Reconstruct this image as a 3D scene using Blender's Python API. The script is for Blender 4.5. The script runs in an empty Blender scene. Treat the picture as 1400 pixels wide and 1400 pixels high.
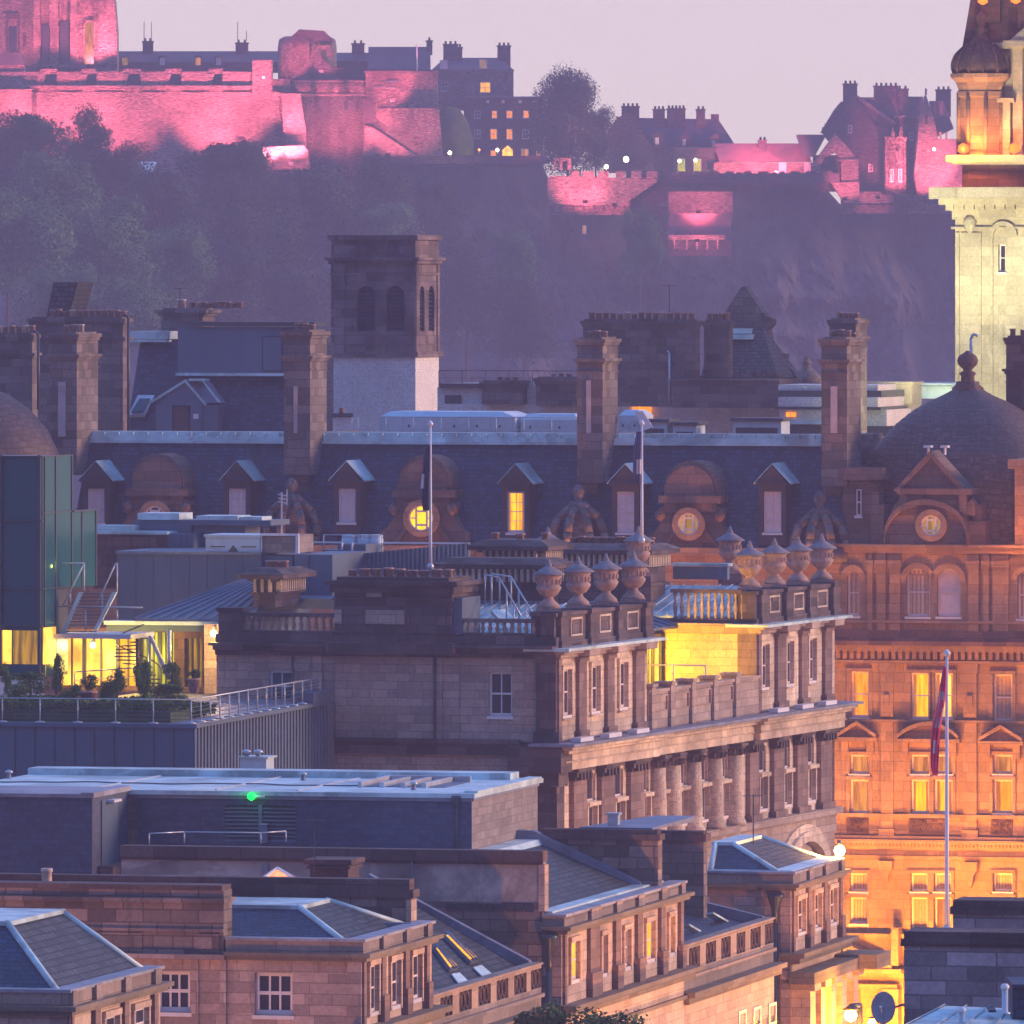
import bpy, bmesh, math, random
from mathutils import Vector, Matrix, noise
import numpy as np
rad = math.radians
random.seed(7)
F = 14000.0; HZ = 360.0; CZ = 100.0          # focal length in pixels, horizon row, eye height
GZ = 62.0                                     # street level
S = bpy.context.scene
COL = S.collection
# ---------------------------------------------------------------- camera
cd = bpy.data.cameras.new("camera"); cam = bpy.data.objects.new("camera", cd); COL.objects.link(cam)
cam.location = (0, 0, CZ); cam.rotation_euler = (rad(90), 0, 0)
cd.sensor_width = 36; cd.lens = 36 * F / 1400; cd.shift_y = (HZ - 700) / 1400
cd.clip_start = 1; cd.clip_end = 6000
S.camera = cam
# ---------------------------------------------------------------- sky
w = bpy.data.worlds.new("World"); S.world = w; w.use_nodes = True
nt = w.node_tree; nt.nodes.clear()
out = nt.nodes.new('ShaderNodeOutputWorld'); bg = nt.nodes.new('ShaderNodeBackground')
tc = nt.nodes.new('ShaderNodeTexCoord'); sp = nt.nodes.new('ShaderNodeSeparateXYZ')
nt.links.new(tc.outputs['Generated'], sp.inputs[0])
def wramp(stops, src):
    r = nt.nodes.new('ShaderNodeValToRGB'); e = r.color_ramp.elements
    e[0].position, e[0].color = stops[0][0], (*stops[0][1], 1); e[1].position, e[1].color = stops[-1][0], (*stops[-1][1], 1)
    for p, c in stops[1:-1]:
        n = e.new(p); n.color = (*c, 1)
    nt.links.new(src, r.inputs[0]); return r.outputs[0]
def wmath(op, a, b):
    m = nt.nodes.new('ShaderNodeMath'); m.operation = op; m.use_clamp = True
    for i, v in enumerate((a, b)):
        if isinstance(v, (int, float)): m.inputs[i].default_value = v
        else: nt.links.new(v, m.inputs[i])
    return m.outputs[0]
elev = wramp([(0, (.85, .69, .65)), (.03, (.82, .68, .69)), (.10, (.58, .50, .78)), (.35, (.24, .38, .86)), (1, (.14, .37, .92))], sp.outputs[2])
east = wramp([(0, (.25, .19, .31)), (.12, (.20, .19, .38)), (.4, (.11, .22, .60)), (1, (.14, .37, .92))], sp.outputs[2])
mx = nt.nodes.new('ShaderNodeMixRGB'); fac = wmath('MULTIPLY', wmath('SUBTRACT', sp.outputs[1], -.35), 1.1)
nt.links.new(fac, mx.inputs[0]); nt.links.new(east, mx.inputs[1]); nt.links.new(elev, mx.inputs[2])
sky = nt.nodes.new('ShaderNodeTexSky'); sky.sky_type = 'NISHITA'; sky.sun_disc = False
sky.sun_elevation = rad(12); sky.sun_rotation = rad(80); 
ad = nt.nodes.new('ShaderNodeMixRGB'); ad.blend_type = 'ADD'; ad.inputs[0].default_value = .006
nt.links.new(mx.outputs[0], ad.inputs[1]); nt.links.new(sky.outputs[0], ad.inputs[2])
nt.links.new(ad.outputs[0], bg.inputs[0]); bg.inputs[1].default_value = 1.0
nt.links.new(bg.outputs[0], out.inputs[0])
# ---------------------------------------------------------------- afterglow (the one sun)
sl = bpy.data.lights.new("sun", 'SUN'); so = bpy.data.objects.new("sun", sl); COL.objects.link(so)
sl.energy = 3.5; sl.angle = rad(14); sl.color = (1, .62, .42)
so.rotation_euler = Vector((-.97, -.17, -.21)).to_track_quat('-Z', 'Y').to_euler()
S.view_settings.view_transform = 'Standard'; S.view_settings.look = 'None'
S.view_settings.exposure = .32; S.view_settings.gamma = 1
cy = S.cycles
cy.use_denoising = True; cy.max_bounces = 5; cy.diffuse_bounces = 3; cy.glossy_bounces = 2
cy.transmission_bounces = 3; cy.volume_bounces = 0; cy.transparent_max_bounces = 8
cy.sample_clamp_indirect = 4; cy.caustics_reflective = False; cy.caustics_refractive = False
# ---------------------------------------------------------------- materials
MATS = {}
def nodes_of(name):
    m = bpy.data.materials.new(name); m.use_nodes = True; n = m.node_tree; MATS[name] = m
    return m, n, n.nodes['Principled BSDF']
def N(n, typ, **kw):
    x = n.nodes.new(typ)
    for k, v in kw.items():
        if k.startswith('i_'):
            key = k[2:]; key = int(key) if key.isdigit() else key.replace('_', ' ')
            x.inputs[key].default_value = v
        else: setattr(x, k, v)
    return x
def masonry(name, col, bw=.9, bh=.36, mortar=.014, var=.35, grime=.5, rough=.9, bump=.25, mcol=.55, gscale=.35, gcol=(.35, .32, .32), soot=.0):
    m, n, b = nodes_of(name); L = n.links
    uv = N(n, 'ShaderNodeUVMap'); geo = N(n, 'ShaderNodeNewGeometry')
    br = N(n, 'ShaderNodeTexBrick', i_Scale=1.0, i_Mortar_Size=mortar, i_Mortar_Smooth=.3, i_Bias=0.0, i_Brick_Width=bw, i_Row_Height=bh)
    br.offset = .5; br.squash = .72; br.squash_frequency = 3
    br.inputs['Color1'].default_value = (*[c * (1 - var) for c in col], 1)
    br.inputs['Color2'].default_value = (*[min(1, c * (1 + var)) for c in col], 1)
    br.inputs['Mortar'].default_value = (*[c * mcol for c in col], 1)
    L.new(uv.outputs[0], br.inputs['Vector'])
    nz = N(n, 'ShaderNodeTexNoise', i_Scale=gscale, i_Detail=6.0, i_Roughness=.65)
    L.new(geo.outputs['Position'], nz.inputs['Vector'])
    rp = N(n, 'ShaderNodeMapRange', i_1=.36, i_2=.66); L.new(nz.outputs[0], rp.inputs[0])
    mpn = N(n, 'ShaderNodeMapping'); mpn.inputs['Scale'].default_value = (2.6, .22, 1); L.new(uv.outputs[0], mpn.inputs[0])
    st = N(n, 'ShaderNodeTexNoise', i_Scale=1.0, i_Detail=4.0, i_Roughness=.6); L.new(mpn.outputs[0], st.inputs['Vector'])
    rs = N(n, 'ShaderNodeMapRange', i_1=.5, i_2=.72); L.new(st.outputs[0], rs.inputs[0])
    mxs = N(n, 'ShaderNodeMath', operation='MAXIMUM'); L.new(rp.outputs[0], mxs.inputs[0]); L.new(rs.outputs[0], mxs.inputs[1])
    g1 = N(n, 'ShaderNodeMath', operation='MULTIPLY_ADD', i_1=grime, i_2=soot, use_clamp=True); L.new(mxs.outputs[0], g1.inputs[0])
    mix = N(n, 'ShaderNodeMixRGB', blend_type='MULTIPLY'); mix.inputs[2].default_value = (*gcol, 1)
    L.new(g1.outputs[0], mix.inputs[0]); L.new(br.outputs[0], mix.inputs[1])
    fn = N(n, 'ShaderNodeTexNoise', i_Scale=9.0, i_Detail=5.0, i_Roughness=.7); L.new(geo.outputs['Position'], fn.inputs['Vector'])
    fr = N(n, 'ShaderNodeMapRange', i_1=.3, i_2=.7, i_3=.78, i_4=1.2); L.new(fn.outputs[0], fr.inputs[0])
    mv = N(n, 'ShaderNodeMixRGB', blend_type='MULTIPLY', i_0=1.0); L.new(mix.outputs[0], mv.inputs[1]); L.new(fr.outputs[0], mv.inputs[2])
    L.new(mv.outputs[0], b.inputs['Base Color']); b.inputs['Roughness'].default_value = rough
    hs = N(n, 'ShaderNodeMath', operation='MULTIPLY_ADD', i_1=-1.0); L.new(br.outputs['Fac'], hs.inputs[0]); L.new(fn.outputs[0], hs.inputs[2])
    bp = N(n, 'ShaderNodeBump', i_Strength=bump, i_Distance=.03); L.new(hs.outputs[0], bp.inputs['Height']); L.new(bp.outputs[0], b.inputs['Normal'])
    return m
def plain(name, col, rough=.6, metal=0.0, var=.25, scale=1.2, bump=0.0, spec=.5, streak=False):
    m, n, b = nodes_of(name); L = n.links
    geo = N(n, 'ShaderNodeNewGeometry'); nz = N(n, 'ShaderNodeTexNoise', i_Scale=scale, i_Detail=6.0, i_Roughness=.65)
    if streak:
        mp = N(n, 'ShaderNodeMapping'); mp.inputs['Scale'].default_value = (1, 1, .15); L.new(geo.outputs[0], mp.inputs[0]); L.new(mp.outputs[0], nz.inputs[0])
    else: L.new(geo.outputs['Position'], nz.inputs[0])
    r = N(n, 'ShaderNodeMapRange', i_1=.25, i_2=.75, i_3=1 - var, i_4=1 + var); L.new(nz.outputs[0], r.inputs[0])
    n2 = N(n, 'ShaderNodeTexNoise', i_Scale=scale * .28, i_Detail=7.0, i_Roughness=.7, i_Distortion=.8); L.new(geo.outputs['Position'], n2.inputs[0])
    r2 = N(n, 'ShaderNodeMapRange', i_1=.5, i_2=.56, i_3=1 + var * .35, i_4=1 - var * .55); L.new(n2.outputs[0], r2.inputs[0]); pm = N(n, 'ShaderNodeMath', operation='MULTIPLY'); L.new(r.outputs[0], pm.inputs[0]); L.new(r2.outputs[0], pm.inputs[1]); r = pm
    mx = N(n, 'ShaderNodeMixRGB', blend_type='MULTIPLY', i_0=1.0); mx.inputs[1].default_value = (*col, 1); L.new(r.outputs[0], mx.inputs[2])
    L.new(mx.outputs[0], b.inputs['Base Color']); b.inputs['Roughness'].default_value = rough; b.inputs['Metallic'].default_value = metal
    b.inputs['Specular IOR Level'].default_value = spec
    if bump:
        bp = N(n, 'ShaderNodeBump', i_Strength=bump, i_Distance=.05); L.new(nz.outputs[0], bp.inputs['Height']); L.new(bp.outputs[0], b.inputs['Normal'])
    return m
def glow(name, col, strength, var=.5, scale=2.0, curtain=False):
    """a lit interior behind glass: uneven, brighter in places"""
    m, n, b = nodes_of(name); L = n.links
    uv = N(n, 'ShaderNodeUVMap'); mp = N(n, 'ShaderNodeMapping'); mp.inputs['Scale'].default_value = (5 if curtain else 1.3, .5 if curtain else .8, 1); L.new(uv.outputs[0], mp.inputs[0])
    nz = N(n, 'ShaderNodeTexNoise', i_Scale=scale, i_Detail=3.0); L.new(mp.outputs[0], nz.inputs[0])
    r = N(n, 'ShaderNodeMapRange', i_1=.36, i_2=.64, i_3=strength * (1 - var), i_4=strength * (1 + var)); L.new(nz.outputs[0], r.inputs[0])
    b.inputs['Base Color'].default_value = (*[c * .06 for c in col], 1); b.inputs['Emission Color'].default_value = (*col, 1)
    L.new(r.outputs[0], b.inputs['Emission Strength']); b.inputs['Roughness'].default_value = .2
    return m
M = {}
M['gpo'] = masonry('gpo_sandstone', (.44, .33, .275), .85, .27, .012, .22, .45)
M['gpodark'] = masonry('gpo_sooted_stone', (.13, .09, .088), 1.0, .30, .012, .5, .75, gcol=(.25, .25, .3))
M['gpoface'] = masonry('gpo_lit_stone', (.76, .60, .46), .9, .28, .010, .16, .75, gcol=(.30, .27, .28))  # lighter copy for the right-hand faces, low sun put into the colour
M['gpopil'] = masonry('gpo_shaded_pilaster_stone', (.25, .165, .145), .8, .28, .010, .25, .6, gcol=(.3, .27, .3))  # darkened to stand for the shaded camera-facing sides of the pilasters
M['terr'] = masonry('terrace_sandstone', (.47, .325, .27), .95, .27, .012, .28, .5)
M['terrdark'] = masonry('terrace_sooted_stone', (.14, .085, .08), 1.2, .40, .014, .4, .65, gcol=(.32, .28, .3))
M['rubble'] = masonry('rubble_stone', (.23, .165, .145), .7, .32, .02, .55, .6)
M['render'] = plain('weathered_render', (.43, .34, .30), .9, var=.5, scale=.7, bump=.1)
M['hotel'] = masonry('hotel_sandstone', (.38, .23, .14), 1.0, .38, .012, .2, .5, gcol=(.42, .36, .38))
M['hotelmid'] = masonry('hotel_shaded_gable_stone', (.22, .135, .11), 1.0, .38, .012, .25, .55, gcol=(.4, .34, .38))  # darker copy of the hotel stone, lamp light falloff put into the colour
M['belfry'] = masonry('belfry_stone', (.23, .165, .165), 1.0, .4, .012, .35, .85, gcol=(.28, .26, .32), gscale=.6)
M['dormer'] = plain('dark_dormer_paint', (.05, .03, .035), .7)
M['hoteldark'] = masonry('hotel_sooted_shaded_stone', (.16, .085, .07), .9, .34, .012, .35, .55)  # soot tone, also the painted shade of the clock tower band
M['chim'] = masonry('chimney_stone', (.19, .15, .14), .8, .34, .014, .38, .5)
M['blocks'] = masonry('big_block_stone', (.38, .31, .32), 1.05, .30, .02, .45, .5, gcol=(.4, .36, .4))
M['slate'] = masonry('slate', (.022, .040, .092), .32, .19, .022, .5, .55, rough=.55, bump=.9, mcol=.35, gcol=(.5, .5, .6))
M['slatebrown'] = masonry('brown_slate', (.062, .066, .074), .34, .20, .026, .45, .5, rough=.6, bump=.9, mcol=.25)
M['tile'] = masonry('brown_scale_slate', (.115, .075, .075), .5, .26, .03, .35, .5, rough=.6, bump=.5, mcol=.5)
M['lead'] = plain('lead_sheet', (.47, .58, .58), .45, .0, .42, .8, .05)
M['leaddark'] = plain('aged_lead', (.17, .18, .24), .5, .0, .4, .9, .05)
M['zinc'] = plain('zinc_cladding', (.085, .125, .185), .5, .1, .22, .5, 0, streak=True)
M['zincseam'] = plain('zinc_seam', (.15, .19, .26), .4, .3, .2, 1)
M['whitebrick'] = masonry('white_glazed_brick', (.80, .74, .72), .23, .10, .008, .08, .5, rough=.5, bump=.1, mcol=.7, gcol=(.62, .6, .62))
M['darkbrick'] = masonry('blue_grey_brick', (.06, .075, .13), .30, .15, .010, .2, .35, rough=.7, bump=.15, mcol=.75, gcol=(.6, .6, .65))
M['palebrick'] = masonry('grey_tile_brick', (.30, .24, .22), .55, .22, .010, .2, .4, rough=.8, bump=.15, mcol=.6)
M['white'] = plain('white_paint', (.74, .70, .72), .4, var=.08)
M['sash'] = plain('painted_sash', (.72, .63, .62), .4, var=.08)
M['blind'] = plain('pale_blind', (.72, .58, .58), .7, var=.12, scale=4)
M['curtain'] = masonry('net_curtain', (.62, .42, .30), .16, 9, .03, .25, .2, mcol=.6)
M['panel'] = plain('pale_cabinet_paint', (.50, .60, .66), .4, var=.12)
M['metal'] = plain('grey_metal', (.50, .53, .57), .35, .3, .15)
M['darkmetal'] = plain('dark_metal', (.06, .065, .08), .4, .4, .2)
M['pot'] = plain('clay_pot', (.40, .22, .17), .8, var=.3, scale=6)
M['dishgrey'] = plain('dish_grey', (.36, .33, .35), .5)
M['potpale'] = plain('buff_clay_pot', (.66, .47, .38), .8, var=.2, scale=6)
M['wood'] = plain('brown_door_paint', (.10, .05, .05), .6, var=.2)
M['frame'] = plain('dark_window_frame', (.05, .06, .07), .4, .2, .1)
m, n, b = nodes_of('window_glass'); b.inputs['Base Color'].default_value = (.035, .03, .045, 1); b.inputs['Roughness'].default_value = .08; M['glass'] = m
m, n, b = nodes_of('teal_glass'); b.inputs['Specular IOR Level'].default_value = .12; b.inputs['Base Color'].default_value = (.022, .10, .12, 1); b.inputs['Roughness'].default_value = .1; b.inputs['Metallic'].default_value = .1; M['tealglass'] = m
M['drape'] = glow('backlit_drape', (1, .27, .03), .5, .3, 1.6, True)
M['litamber'] = glow('amber_lit_room', (1, .27, .0), 1.25, .35, 1.6, True)
M['lityellow'] = glow('yellow_lit_room', (1, .40, .0), 1.35, .35, 1.6, True)
M['litcurtain'] = glow('curtain_lit_room', (1, .34, .05), .6, .55, 1.2, True)
M['litwhite'] = glow('bright_lit_hall', (1, .43, .045), 1.9, .5, 1.1)
M['litgreen'] = glow('yellow_green_lit_hall', (.72, .62, .01), .9, .4, 1.5, True)
M['litgold'] = glow('dim_gold_hall', (.75, .38, .02), .4, .6, 1.5, True)
def bulb(name, col, s):
    m, n, b = nodes_of(name); b.inputs['Base Color'].default_value = (0, 0, 0, 1)
    b.inputs['Emission Color'].default_value = (*col, 1); b.inputs['Emission Strength'].default_value = s; return m
M['bulb'] = bulb('sodium_bulb', (1, .70, .30), 14); M['bulbwhite'] = bulb('warm_bulb', (1, .82, .5), 9)
M['bulbgreen'] = bulb('green_bulb', (0, 1, .04), 5); M['bulborange'] = bulb('orange_bulb', (1, .16, .01), 2.4)
M['bulbpink'] = bulb('pink_bulb', (1, .35, .8), 9)
M['clock'] = bulb('clock_dial_light', (1, .72, .12), 1.4)
def rubblefar(name, lo, hi, stain):
    m, n, b = nodes_of(name); L = n.links; uv = N(n, 'ShaderNodeUVMap'); mp = N(n, 'ShaderNodeMapping'); mp.inputs['Scale'].default_value = (1.7, 6.0, 1); L.new(uv.outputs[0], mp.inputs[0])
    a = N(n, 'ShaderNodeTexNoise', i_Scale=1.0, i_Detail=8.0, i_Roughness=.75, i_Distortion=.3); L.new(mp.outputs[0], a.inputs[0])
    r = N(n, 'ShaderNodeValToRGB'); e = r.color_ramp.elements; e[0].position = .40; e[0].color = (*lo, 1); e[1].position = .60; e[1].color = (*hi, 1); L.new(a.outputs[0], r.inputs[0])
    g = N(n, 'ShaderNodeTexNoise', i_Scale=.11, i_Detail=7.0, i_Roughness=.7); L.new(uv.outputs[0], g.inputs[0]); gr = N(n, 'ShaderNodeMapRange', i_1=.47, i_2=.64, i_4=stain); L.new(g.outputs[0], gr.inputs[0])
    mx = N(n, 'ShaderNodeMixRGB', blend_type='MULTIPLY'); mx.inputs[2].default_value = (.3, .27, .32, 1); L.new(gr.outputs[0], mx.inputs[0]); L.new(r.outputs[0], mx.inputs[1]); L.new(mx.outputs[0], b.inputs['Base Color']); b.inputs['Roughness'].default_value = .95
    bp = N(n, 'ShaderNodeBump', i_Strength=.9, i_Distance=.35); L.new(a.outputs[0], bp.inputs['Height']); L.new(bp.outputs[0], b.inputs['Normal']); return m
M['castle'] = rubblefar('castle_stone', (.11, .065, .07), (.50, .34, .31), .9)
M['castledark'] = rubblefar('castle_dark_stone', (.06, .04, .055), (.17, .11, .13), .6)
M['castleroof'] = plain('castle_slate', (.075, .06, .085), .7, var=.25, scale=.6)
M['redroof'] = plain('castle_red_slate', (.30, .13, .15), .7, var=.25, scale=.8)
M['asphalt'] = plain('asphalt', (.05, .05, .055), .8, var=.3)
M['paving'] = plain('paving', (.22, .19, .18), .85, var=.3)
M['turf'] = plain('turf', (.05, .08, .03), .95, var=.4, scale=3, bump=.5)
M['bark'] = plain('bark', (.07, .05, .04), .9)
def rockmat():
    m, n, b = nodes_of('castle_rock'); L = n.links
    geo = N(n, 'ShaderNodeNewGeometry'); mp = N(n, 'ShaderNodeMapping'); mp.inputs['Scale'].default_value = (1, .6, .28); L.new(geo.outputs[0], mp.inputs[0])
    a = N(n, 'ShaderNodeTexNoise', i_Scale=.18, i_Detail=9.0, i_Roughness=.68, i_Distortion=.6); L.new(mp.outputs[0], a.inputs[0])
    r = N(n, 'ShaderNodeValToRGB'); e = r.color_ramp.elements
    e[0].position = .40; e[0].color = (.03, .024, .034, 1); e[1].position = .64; e[1].color = (.12, .09, .095, 1)
    k = e.new(.5); k.color = (.06, .047, .058, 1); L.new(a.outputs[0], r.inputs[0])
    g = N(n, 'ShaderNodeTexNoise', i_Scale=.05, i_Detail=6.0, i_Roughness=.6); L.new(geo.outputs[0], g.inputs[0])
    gr = N(n, 'ShaderNodeMapRange', i_1=.5, i_2=.62, i_4=.7); L.new(g.outputs[0], gr.inputs[0])
    mx = N(n, 'ShaderNodeMixRGB'); mx.inputs[2].default_value = (.045, .055, .035, 1); L.new(gr.outputs[0], mx.inputs[0]); L.new(r.outputs[0], mx.inputs[1])
    L.new(mx.outputs[0], b.inputs['Base Color']); b.inputs['Roughness'].default_value = .95
    bp = N(n, 'ShaderNodeBump', i_Strength=.8, i_Distance=1.2); L.new(a.outputs[0], bp.inputs['Height']); L.new(bp.outputs[0], b.inputs['Normal'])
    return m
M['rock'] = rockmat()
def leafmat(name, c1, c2, sc=.25):
    m, n, b = nodes_of(name); L = n.links
    geo = N(n, 'ShaderNodeNewGeometry'); a = N(n, 'ShaderNodeTexNoise', i_Scale=sc, i_Detail=3.0); L.new(geo.outputs[0], a.inputs[0])
    r = N(n, 'ShaderNodeValToRGB'); e = r.color_ramp.elements; e[0].position = .35; e[0].color = (*c1, 1); e[1].position = .65; e[1].color = (*c2, 1)
    L.new(a.outputs[0], r.inputs[0]); L.new(r.outputs[0], b.inputs['Base Color']); b.inputs['Roughness'].default_value = .75
    b.inputs['Specular IOR Level'].default_value = .15
    return m
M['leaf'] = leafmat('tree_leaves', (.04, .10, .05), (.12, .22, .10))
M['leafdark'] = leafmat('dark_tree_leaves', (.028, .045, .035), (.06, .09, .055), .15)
M['leafnear'] = leafmat('street_tree_leaves', (.035, .065, .02), (.09, .14, .04), 1.5)
M['box'] = leafmat('clipped_shrub_leaves', (.035, .09, .02), (.10, .19, .04), 3)
# ---------------------------------------------------------------- mesh builder
class MB:
    def __init__(s): s.v = []; s.f = []; s.smooth = []; s.marks = []
    def cut(s): s.marks.append((len(s.v), len(s.f)))
    def build_each(s, name, mat, parent):      # one object per piece, pieces ended by cut()
        v0 = f0 = 0; r_ = []
        for v1, f1 in s.marks + [(len(s.v), len(s.f))]:
            if f1 > f0:
                m_ = MB(); m_.v = s.v[v0:v1]; m_.f = [tuple(i - v0 for i in f) for f in s.f[f0:f1]]; m_.smooth = s.smooth[f0:f1]; r_.append(m_.build(name, mat, parent))
            v0, f0 = v1, f1
        return r_
    def add(s, vs, fs, smooth=False):
        o = len(s.v); s.v += [tuple(v) for v in vs]; s.f += [tuple(i + o for i in f) for f in fs]; s.smooth += [smooth] * len(fs)
    def hexa(s, p):       # 8 points: bottom 4 ccw, top 4 ccw
        s.add(p, [(3, 2, 1, 0), (4, 5, 6, 7), (0, 1, 5, 4), (1, 2, 6, 5), (2, 3, 7, 6), (3, 0, 4, 7)])
    def prism(s, poly, off):   # planar polygon (world points) extruded by a vector
        n = len(poly); q = [tuple(a + b for a, b in zip(p, off)) for p in poly]
        s.add(list(poly) + q, [tuple(range(n))[::-1], tuple(range(n, 2 * n))] + [(i, (i + 1) % n, n + (i + 1) % n, n + i) for i in range(n)])
    def lathe(s, c, prof, seg=12, sx=1, sy=1, smooth=True, rot=0, power=None):
        vs = []; fs = []
        for r, z in prof:
            for k in range(seg):
                t = 2 * math.pi * k / seg + rot
                cx, sn = math.cos(t), math.sin(t)
                vs.append((c[0] + r * cx * sx, c[1] + r * sn * sy, c[2] + z))
        m = len(prof)
        for i in range(m - 1):
            for k in range(seg):
                a = i * seg + k; b2 = i * seg + (k + 1) % seg
                fs.append((a, b2, b2 + seg, a + seg))
        fs.append(tuple(range(seg))[::-1]); fs.append(tuple((m - 1) * seg + k for k in range(seg)))
        s.add(vs, fs, smooth)
    def tube(s, pts, r, seg=6):
        for a, b2 in zip(pts[:-1], pts[1:]):
            a = Vector(a); b2 = Vector(b2); d = (b2 - a)
            if d.length < 1e-5: continue
            q = d.to_track_quat('Z', 'Y'); vs = []
            for e in (a, b2):
                for k in range(seg):
                    t = 2 * math.pi * k / seg; vs.append(e + q @ Vector((r * math.cos(t), r * math.sin(t), 0)))
            s.add(vs, [(k, (k + 1) % seg, seg + (k + 1) % seg, seg + k) for k in range(seg)] + [tuple(range(seg))[::-1], tuple(range(seg, 2 * seg))], seg > 5)
    def build(s, name, mat, parent=None, label=None, recalc=True):
        o0 = root_loc(parent) if parent else Vector((0, 0, 0))
        me = bpy.data.meshes.new(name); me.from_pydata([(v[0] - o0[0], v[1] - o0[1], v[2] - o0[2]) for v in s.v], [], s.f)
        me.polygons.foreach_set('use_smooth', s.smooth)
        if recalc:
            bm = bmesh.new(); bm.from_mesh(me); bmesh.ops.recalc_face_normals(bm, faces=bm.faces); bm.to_mesh(me); bm.free()
        uvl = me.uv_layers.new(name='UVMap'); data = np.zeros(len(me.loops) * 2, dtype=np.float32)
        for p in me.polygons:
            nn = p.normal
            if abs(nn.z) > .94: t = Vector((1, 0, 0)); bt = Vector((0, 1, 0))
            else:
                t = Vector((-nn.y, nn.x, 0)).normalized(); bt = nn.cross(t)
                if bt.z < 0: bt = -bt
            for li in p.loop_indices:
                co = s.v[me.loops[li].vertex_index]
                data[2 * li] = co[0] * t.x + co[1] * t.y + 500; data[2 * li + 1] = co[0] * bt.x + co[1] * bt.y + co[2] * bt.z + 200
        uvl.data.foreach_set('uv', data)
        me.materials.append(M[mat] if isinstance(mat, str) else mat)
        o = bpy.data.objects.new(name, me); COL.objects.link(o)
        if parent: o.parent = parent
        if label: o['label'] = label
        return o
def root_loc(o):
    while o.parent: o = o.parent
    return o.location
def thing(name, label, cat, loc, group=None):
    o = bpy.data.objects.new(name, None); COL.objects.link(o); o.location = loc; o.empty_display_size = .5
    o['label'] = label; o['category'] = cat
    if group: o['group'] = group
    return o
def struct(o): o['kind'] = 'structure'; return o
def tag(o, label, cat, group=None):
    o['label'] = label; o['category'] = cat
    if group: o['group'] = group
    return o
def recentre(o):      # put a one-mesh thing's origin at the middle of its base
    co = [v.co.copy() for v in o.data.vertices]
    c = Vector(((min(v.x for v in co) + max(v.x for v in co)) / 2, (min(v.y for v in co) + max(v.y for v in co)) / 2, min(v.z for v in co)))
    o.data.transform(Matrix.Translation(-c)); o.location = c; return o
def copy_tree(o, parent=None):
    c = o.copy(); COL.objects.link(c); c.parent = parent
    for ch in [x for x in o.children]: copy_tree(ch, c)
    return c
def P(px, py, D): return Vector(((px - 700) * D / F, D, CZ - (py - HZ) * D / F))
def Z(py, D): return CZ - (py - HZ) * D / F
class Fr:
    def __init__(s, px, D, th):
        s.X = (px - 700) * D / F; s.Y = D; s.c = math.cos(rad(th)); s.s = math.sin(rad(th)); s.th = th
    def L(s, u, v, z): return (s.X + u * s.c + v * s.s, s.Y - u * s.s + v * s.c, z)
    def top(s, px, py, z):     # point of the horizontal plane z seen at a pixel -> (u, v)
        D = (CZ - z) * F / (py - HZ); x = (px - 700) * D / F - s.X; y = D - s.Y
        return x * s.c - y * s.s, x * s.s + y * s.c
    def box(s, mb, u0, u1, v0, v1, z0, z1):
        mb.hexa([s.L(u0, v0, z0), s.L(u1, v0, z0), s.L(u1, v1, z0), s.L(u0, v1, z0), s.L(u0, v0, z1), s.L(u1, v0, z1), s.L(u1, v1, z1), s.L(u0, v1, z1)])
    def frus(s, mb, r0, z0, r1, z1):
        (a0, a1, b0, b1), (c0, c1, d0, d1) = r0, r1
        mb.hexa([s.L(a0, b0, z0), s.L(a1, b0, z0), s.L(a1, b1, z0), s.L(a0, b1, z0), s.L(c0, d0, z1), s.L(c1, d0, z1), s.L(c1, d1, z1), s.L(c0, d1, z1)])
    def front(s, v=0.0): return Face(s, 'front', v)
    def right(s, u=0.0): return Face(s, 'right', u)
    def left(s, u=0.0): return Face(s, 'left', u)
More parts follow.
